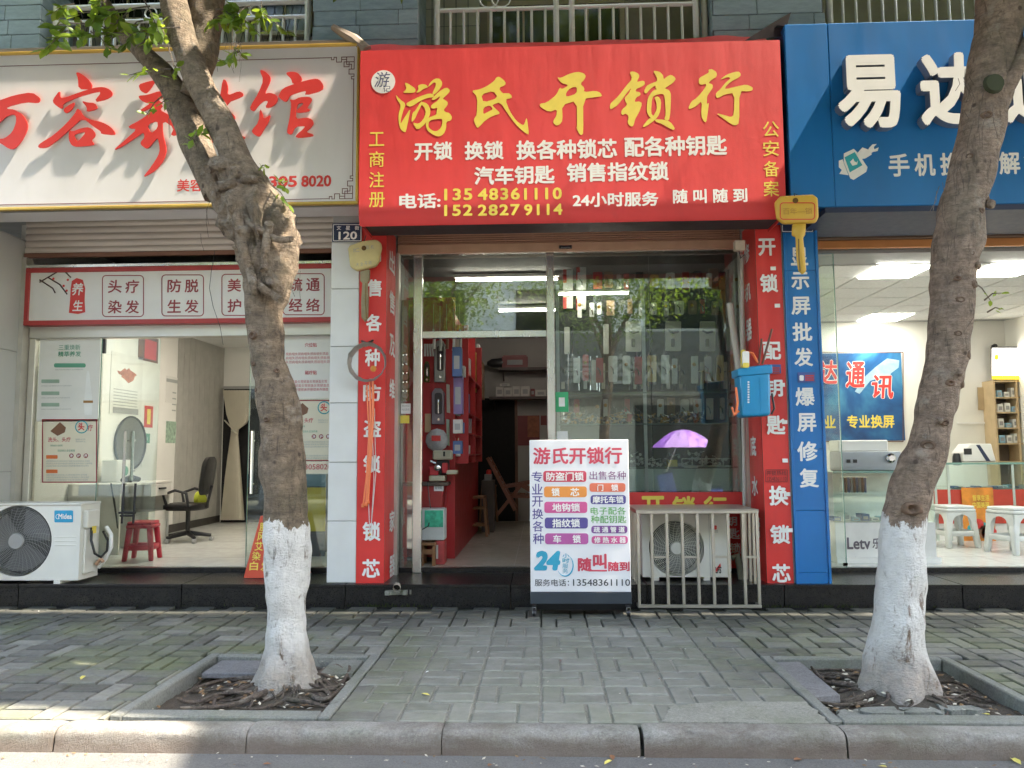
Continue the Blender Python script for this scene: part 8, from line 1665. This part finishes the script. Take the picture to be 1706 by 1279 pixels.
for k, (x, lab) in enumerate([(-7.5, 'first'), (-3.2, 'second'), (1.6, 'third'), (6.4, 'fourth'), (11, 'fifth')]):
    t = far_tree(lab+' street tree from the left across the street', x, FYK-.9, 40+k)
    if k == 0: shared = crown(t, (x+.1, FYK-.7, 6.4), (2.1, 1.9, 1.9), 130, 90, 7, cull=False, zmin=3.6); sx = x
    else:
        o = shared.copy(); COL.objects.link(o); o.parent = t; o.matrix_parent_inverse = Matrix.Translation(-t.location); o.location = (x-sx, 0, 0); o.scale = (1, 1, 1)
# electric scooter with a purple umbrella on the far side of the road
u = P(1146, 745, 11.2); sxp, syp = u.x, -9.95
t = thing('electric_scooter', 'electric scooter with a purple sun umbrella parked across the road', 'scooter', (sxp, syp, -.12)); g0 = -.12; SCB = M('scooter_body', (.10, .10, .35), .35)
for dx in (-.6, .6): w_ = MB().lathe((sxp+dx, syp-.05, g0+.24), [(.10, 0), (.24, .01), (.24, .09), (.10, .1)], 'y', 20).build('wheel', BLACK, t, smooth=.8)
box('floorboard', (sxp-.35, sxp+.3, syp-.14, syp+.14, g0+.3, g0+.36), SCB, t, .02); box('rear_body', (sxp+.1, sxp+.75, syp-.13, syp+.13, g0+.38, g0+.68), SCB, t, .05, 2); box('seat', (sxp+.08, sxp+.72, syp-.14, syp+.14, g0+.685, g0+.78), BLACK, t, .03, 2); MB().bar((sxp-.42, syp, g0+.35), (sxp-.58, syp, g0+1.0), .06, .36).build('front_shield', SCB, t, .02); MB().tube([(sxp-.52, syp-.33, g0+1.06), (sxp-.58, syp, g0+1.02), (sxp-.52, syp+.33, g0+1.06)], .018, 8).build('handlebar', BLACK, t); MB().tube([(sxp-.6, syp, g0+.25), (sxp-.55, syp, g0+1.0)], .03, 8).build('fork', DKMETAL, t)
PURPU = M('purple_cloth', (.42, .16, .72), .6); cz = u.z+.42; MB().tube([(sxp-.55, syp, g0+1.0), (sxp-.1, syp, cz)], .012, 8).build('umbrella_pole', CHROME, t)
for k in range(8):
    a0, a1 = 2*pi*k/8, 2*pi*(k+1)/8; vs = []
    for i in range(6):
        r_ = .78*i/5; z = cz-.42*(i/5)**1.8
        for a in (a0, (a0+a1)/2, a1): f = 1 if a != (a0+a1)/2 else .95; vs.append((sxp-.1+r_*f*cos(a)*1.0, syp+r_*f*sin(a), z))
    MB().add(vs, [(3*i+j, 3*i+j+1, 3*i+j+4, 3*i+j+3) for i in range(5) for j in range(2)]).build('umbrella_panel', PURPU if k % 2 else M('lilac_cloth', (.55, .30, .78), .6), t)
structure(box('ground', (-80, 80, -90, 60, -.6, -.31), ROADM)); 

# ================================================================== litter too small to count
def litter(name, lab, x0, x1, y0, y1, zf, n, mats, seed, L=(.02, .06), cat='litter'):
    rg_ = random.Random(seed)
    for gi, mt in enumerate(mats):
        m_ = MB()
        for i in range(n):
            x, y = rg_.uniform(x0, x1), rg_.uniform(y0, y1); z = zf(x, y)+.006; a = rg_.uniform(0, 6.3); l_ = rg_.uniform(*L); d = Vector((cos(a), sin(a), rg_.uniform(-.1, .35))); s = Vector((-sin(a), cos(a), rg_.uniform(-.2, .2))); p = Vector((x, y, z))
            m_.add([p, p+d*l_*.5+s*l_*.25, p+d*l_, p+d*l_*.5-s*l_*.25, p+d*l_*.5+Vector((0, 0, l_*.12))], [(0, 1, 4), (1, 2, 4), (2, 3, 4), (3, 0, 4)])
        tag(m_.build(name, mt), lab[gi], cat, kind='stuff')
DRYL = [M('dry_leaf', (.20, .12, .06), .8, var=.4, scale=30), M('pale_litter', (.50, .46, .38), .8, var=.3, scale=30)]
for i, (a, b, c, d) in enumerate(PITS):
    cx, cy = TREES[i]
    litter('leaf_litter', ['dry brown leaf bits in the %s tree pit' % ('left', 'right')[i], 'pale scraps in the %s tree pit' % ('left', 'right')[i]], a+.1, b-.1, c+.14, d-.1, lambda x, y: -.07+.10*math.exp(-((x-cx)**2+(y-cy)**2)/.07), 90, DRYL, 60+i)
litter('gutter_litter', ['brown leaf bits along the gutter', 'pale grit along the gutter'], -3.2, 2.9, KY1-.16, KY1-.02, lambda x, y: -.12, 40, DRYL, 70, (.012, .035))
litter('pavement_litter', ['tiny brown bits scattered on the pavers', 'tiny pale bits scattered on the pavers'], -4, 4, -3.1, -.2, lambda x, y: .001, 60, DRYL, 71, (.008, .022))
MOSS = M('moss_tuft', (.07, .10, .025), .9, var=.4, scale=40); wd = MB(); rg = random.Random(90)
for k in range(240):
    x = rg.choice([rg.gauss(2.62, .12), rg.gauss(-1.45, .18), rg.uniform(-5, 4.5), rg.gauss(2.2, .2)]); y = PB-.012-abs(rg.gauss(0, .012)); h = rg.uniform(.01, .04); a = rg.uniform(-1, 1)
    wd.add([(x-.004, y, 0), (x+.004, y, 0), (x+a*h*.7, y-rg.uniform(0, h), h)], [(0, 1, 2), (2, 1, 0)])
tag(wd.build('weeds', MOSS), 'tiny green weeds along the foot of the step', 'weeds', kind='stuff')
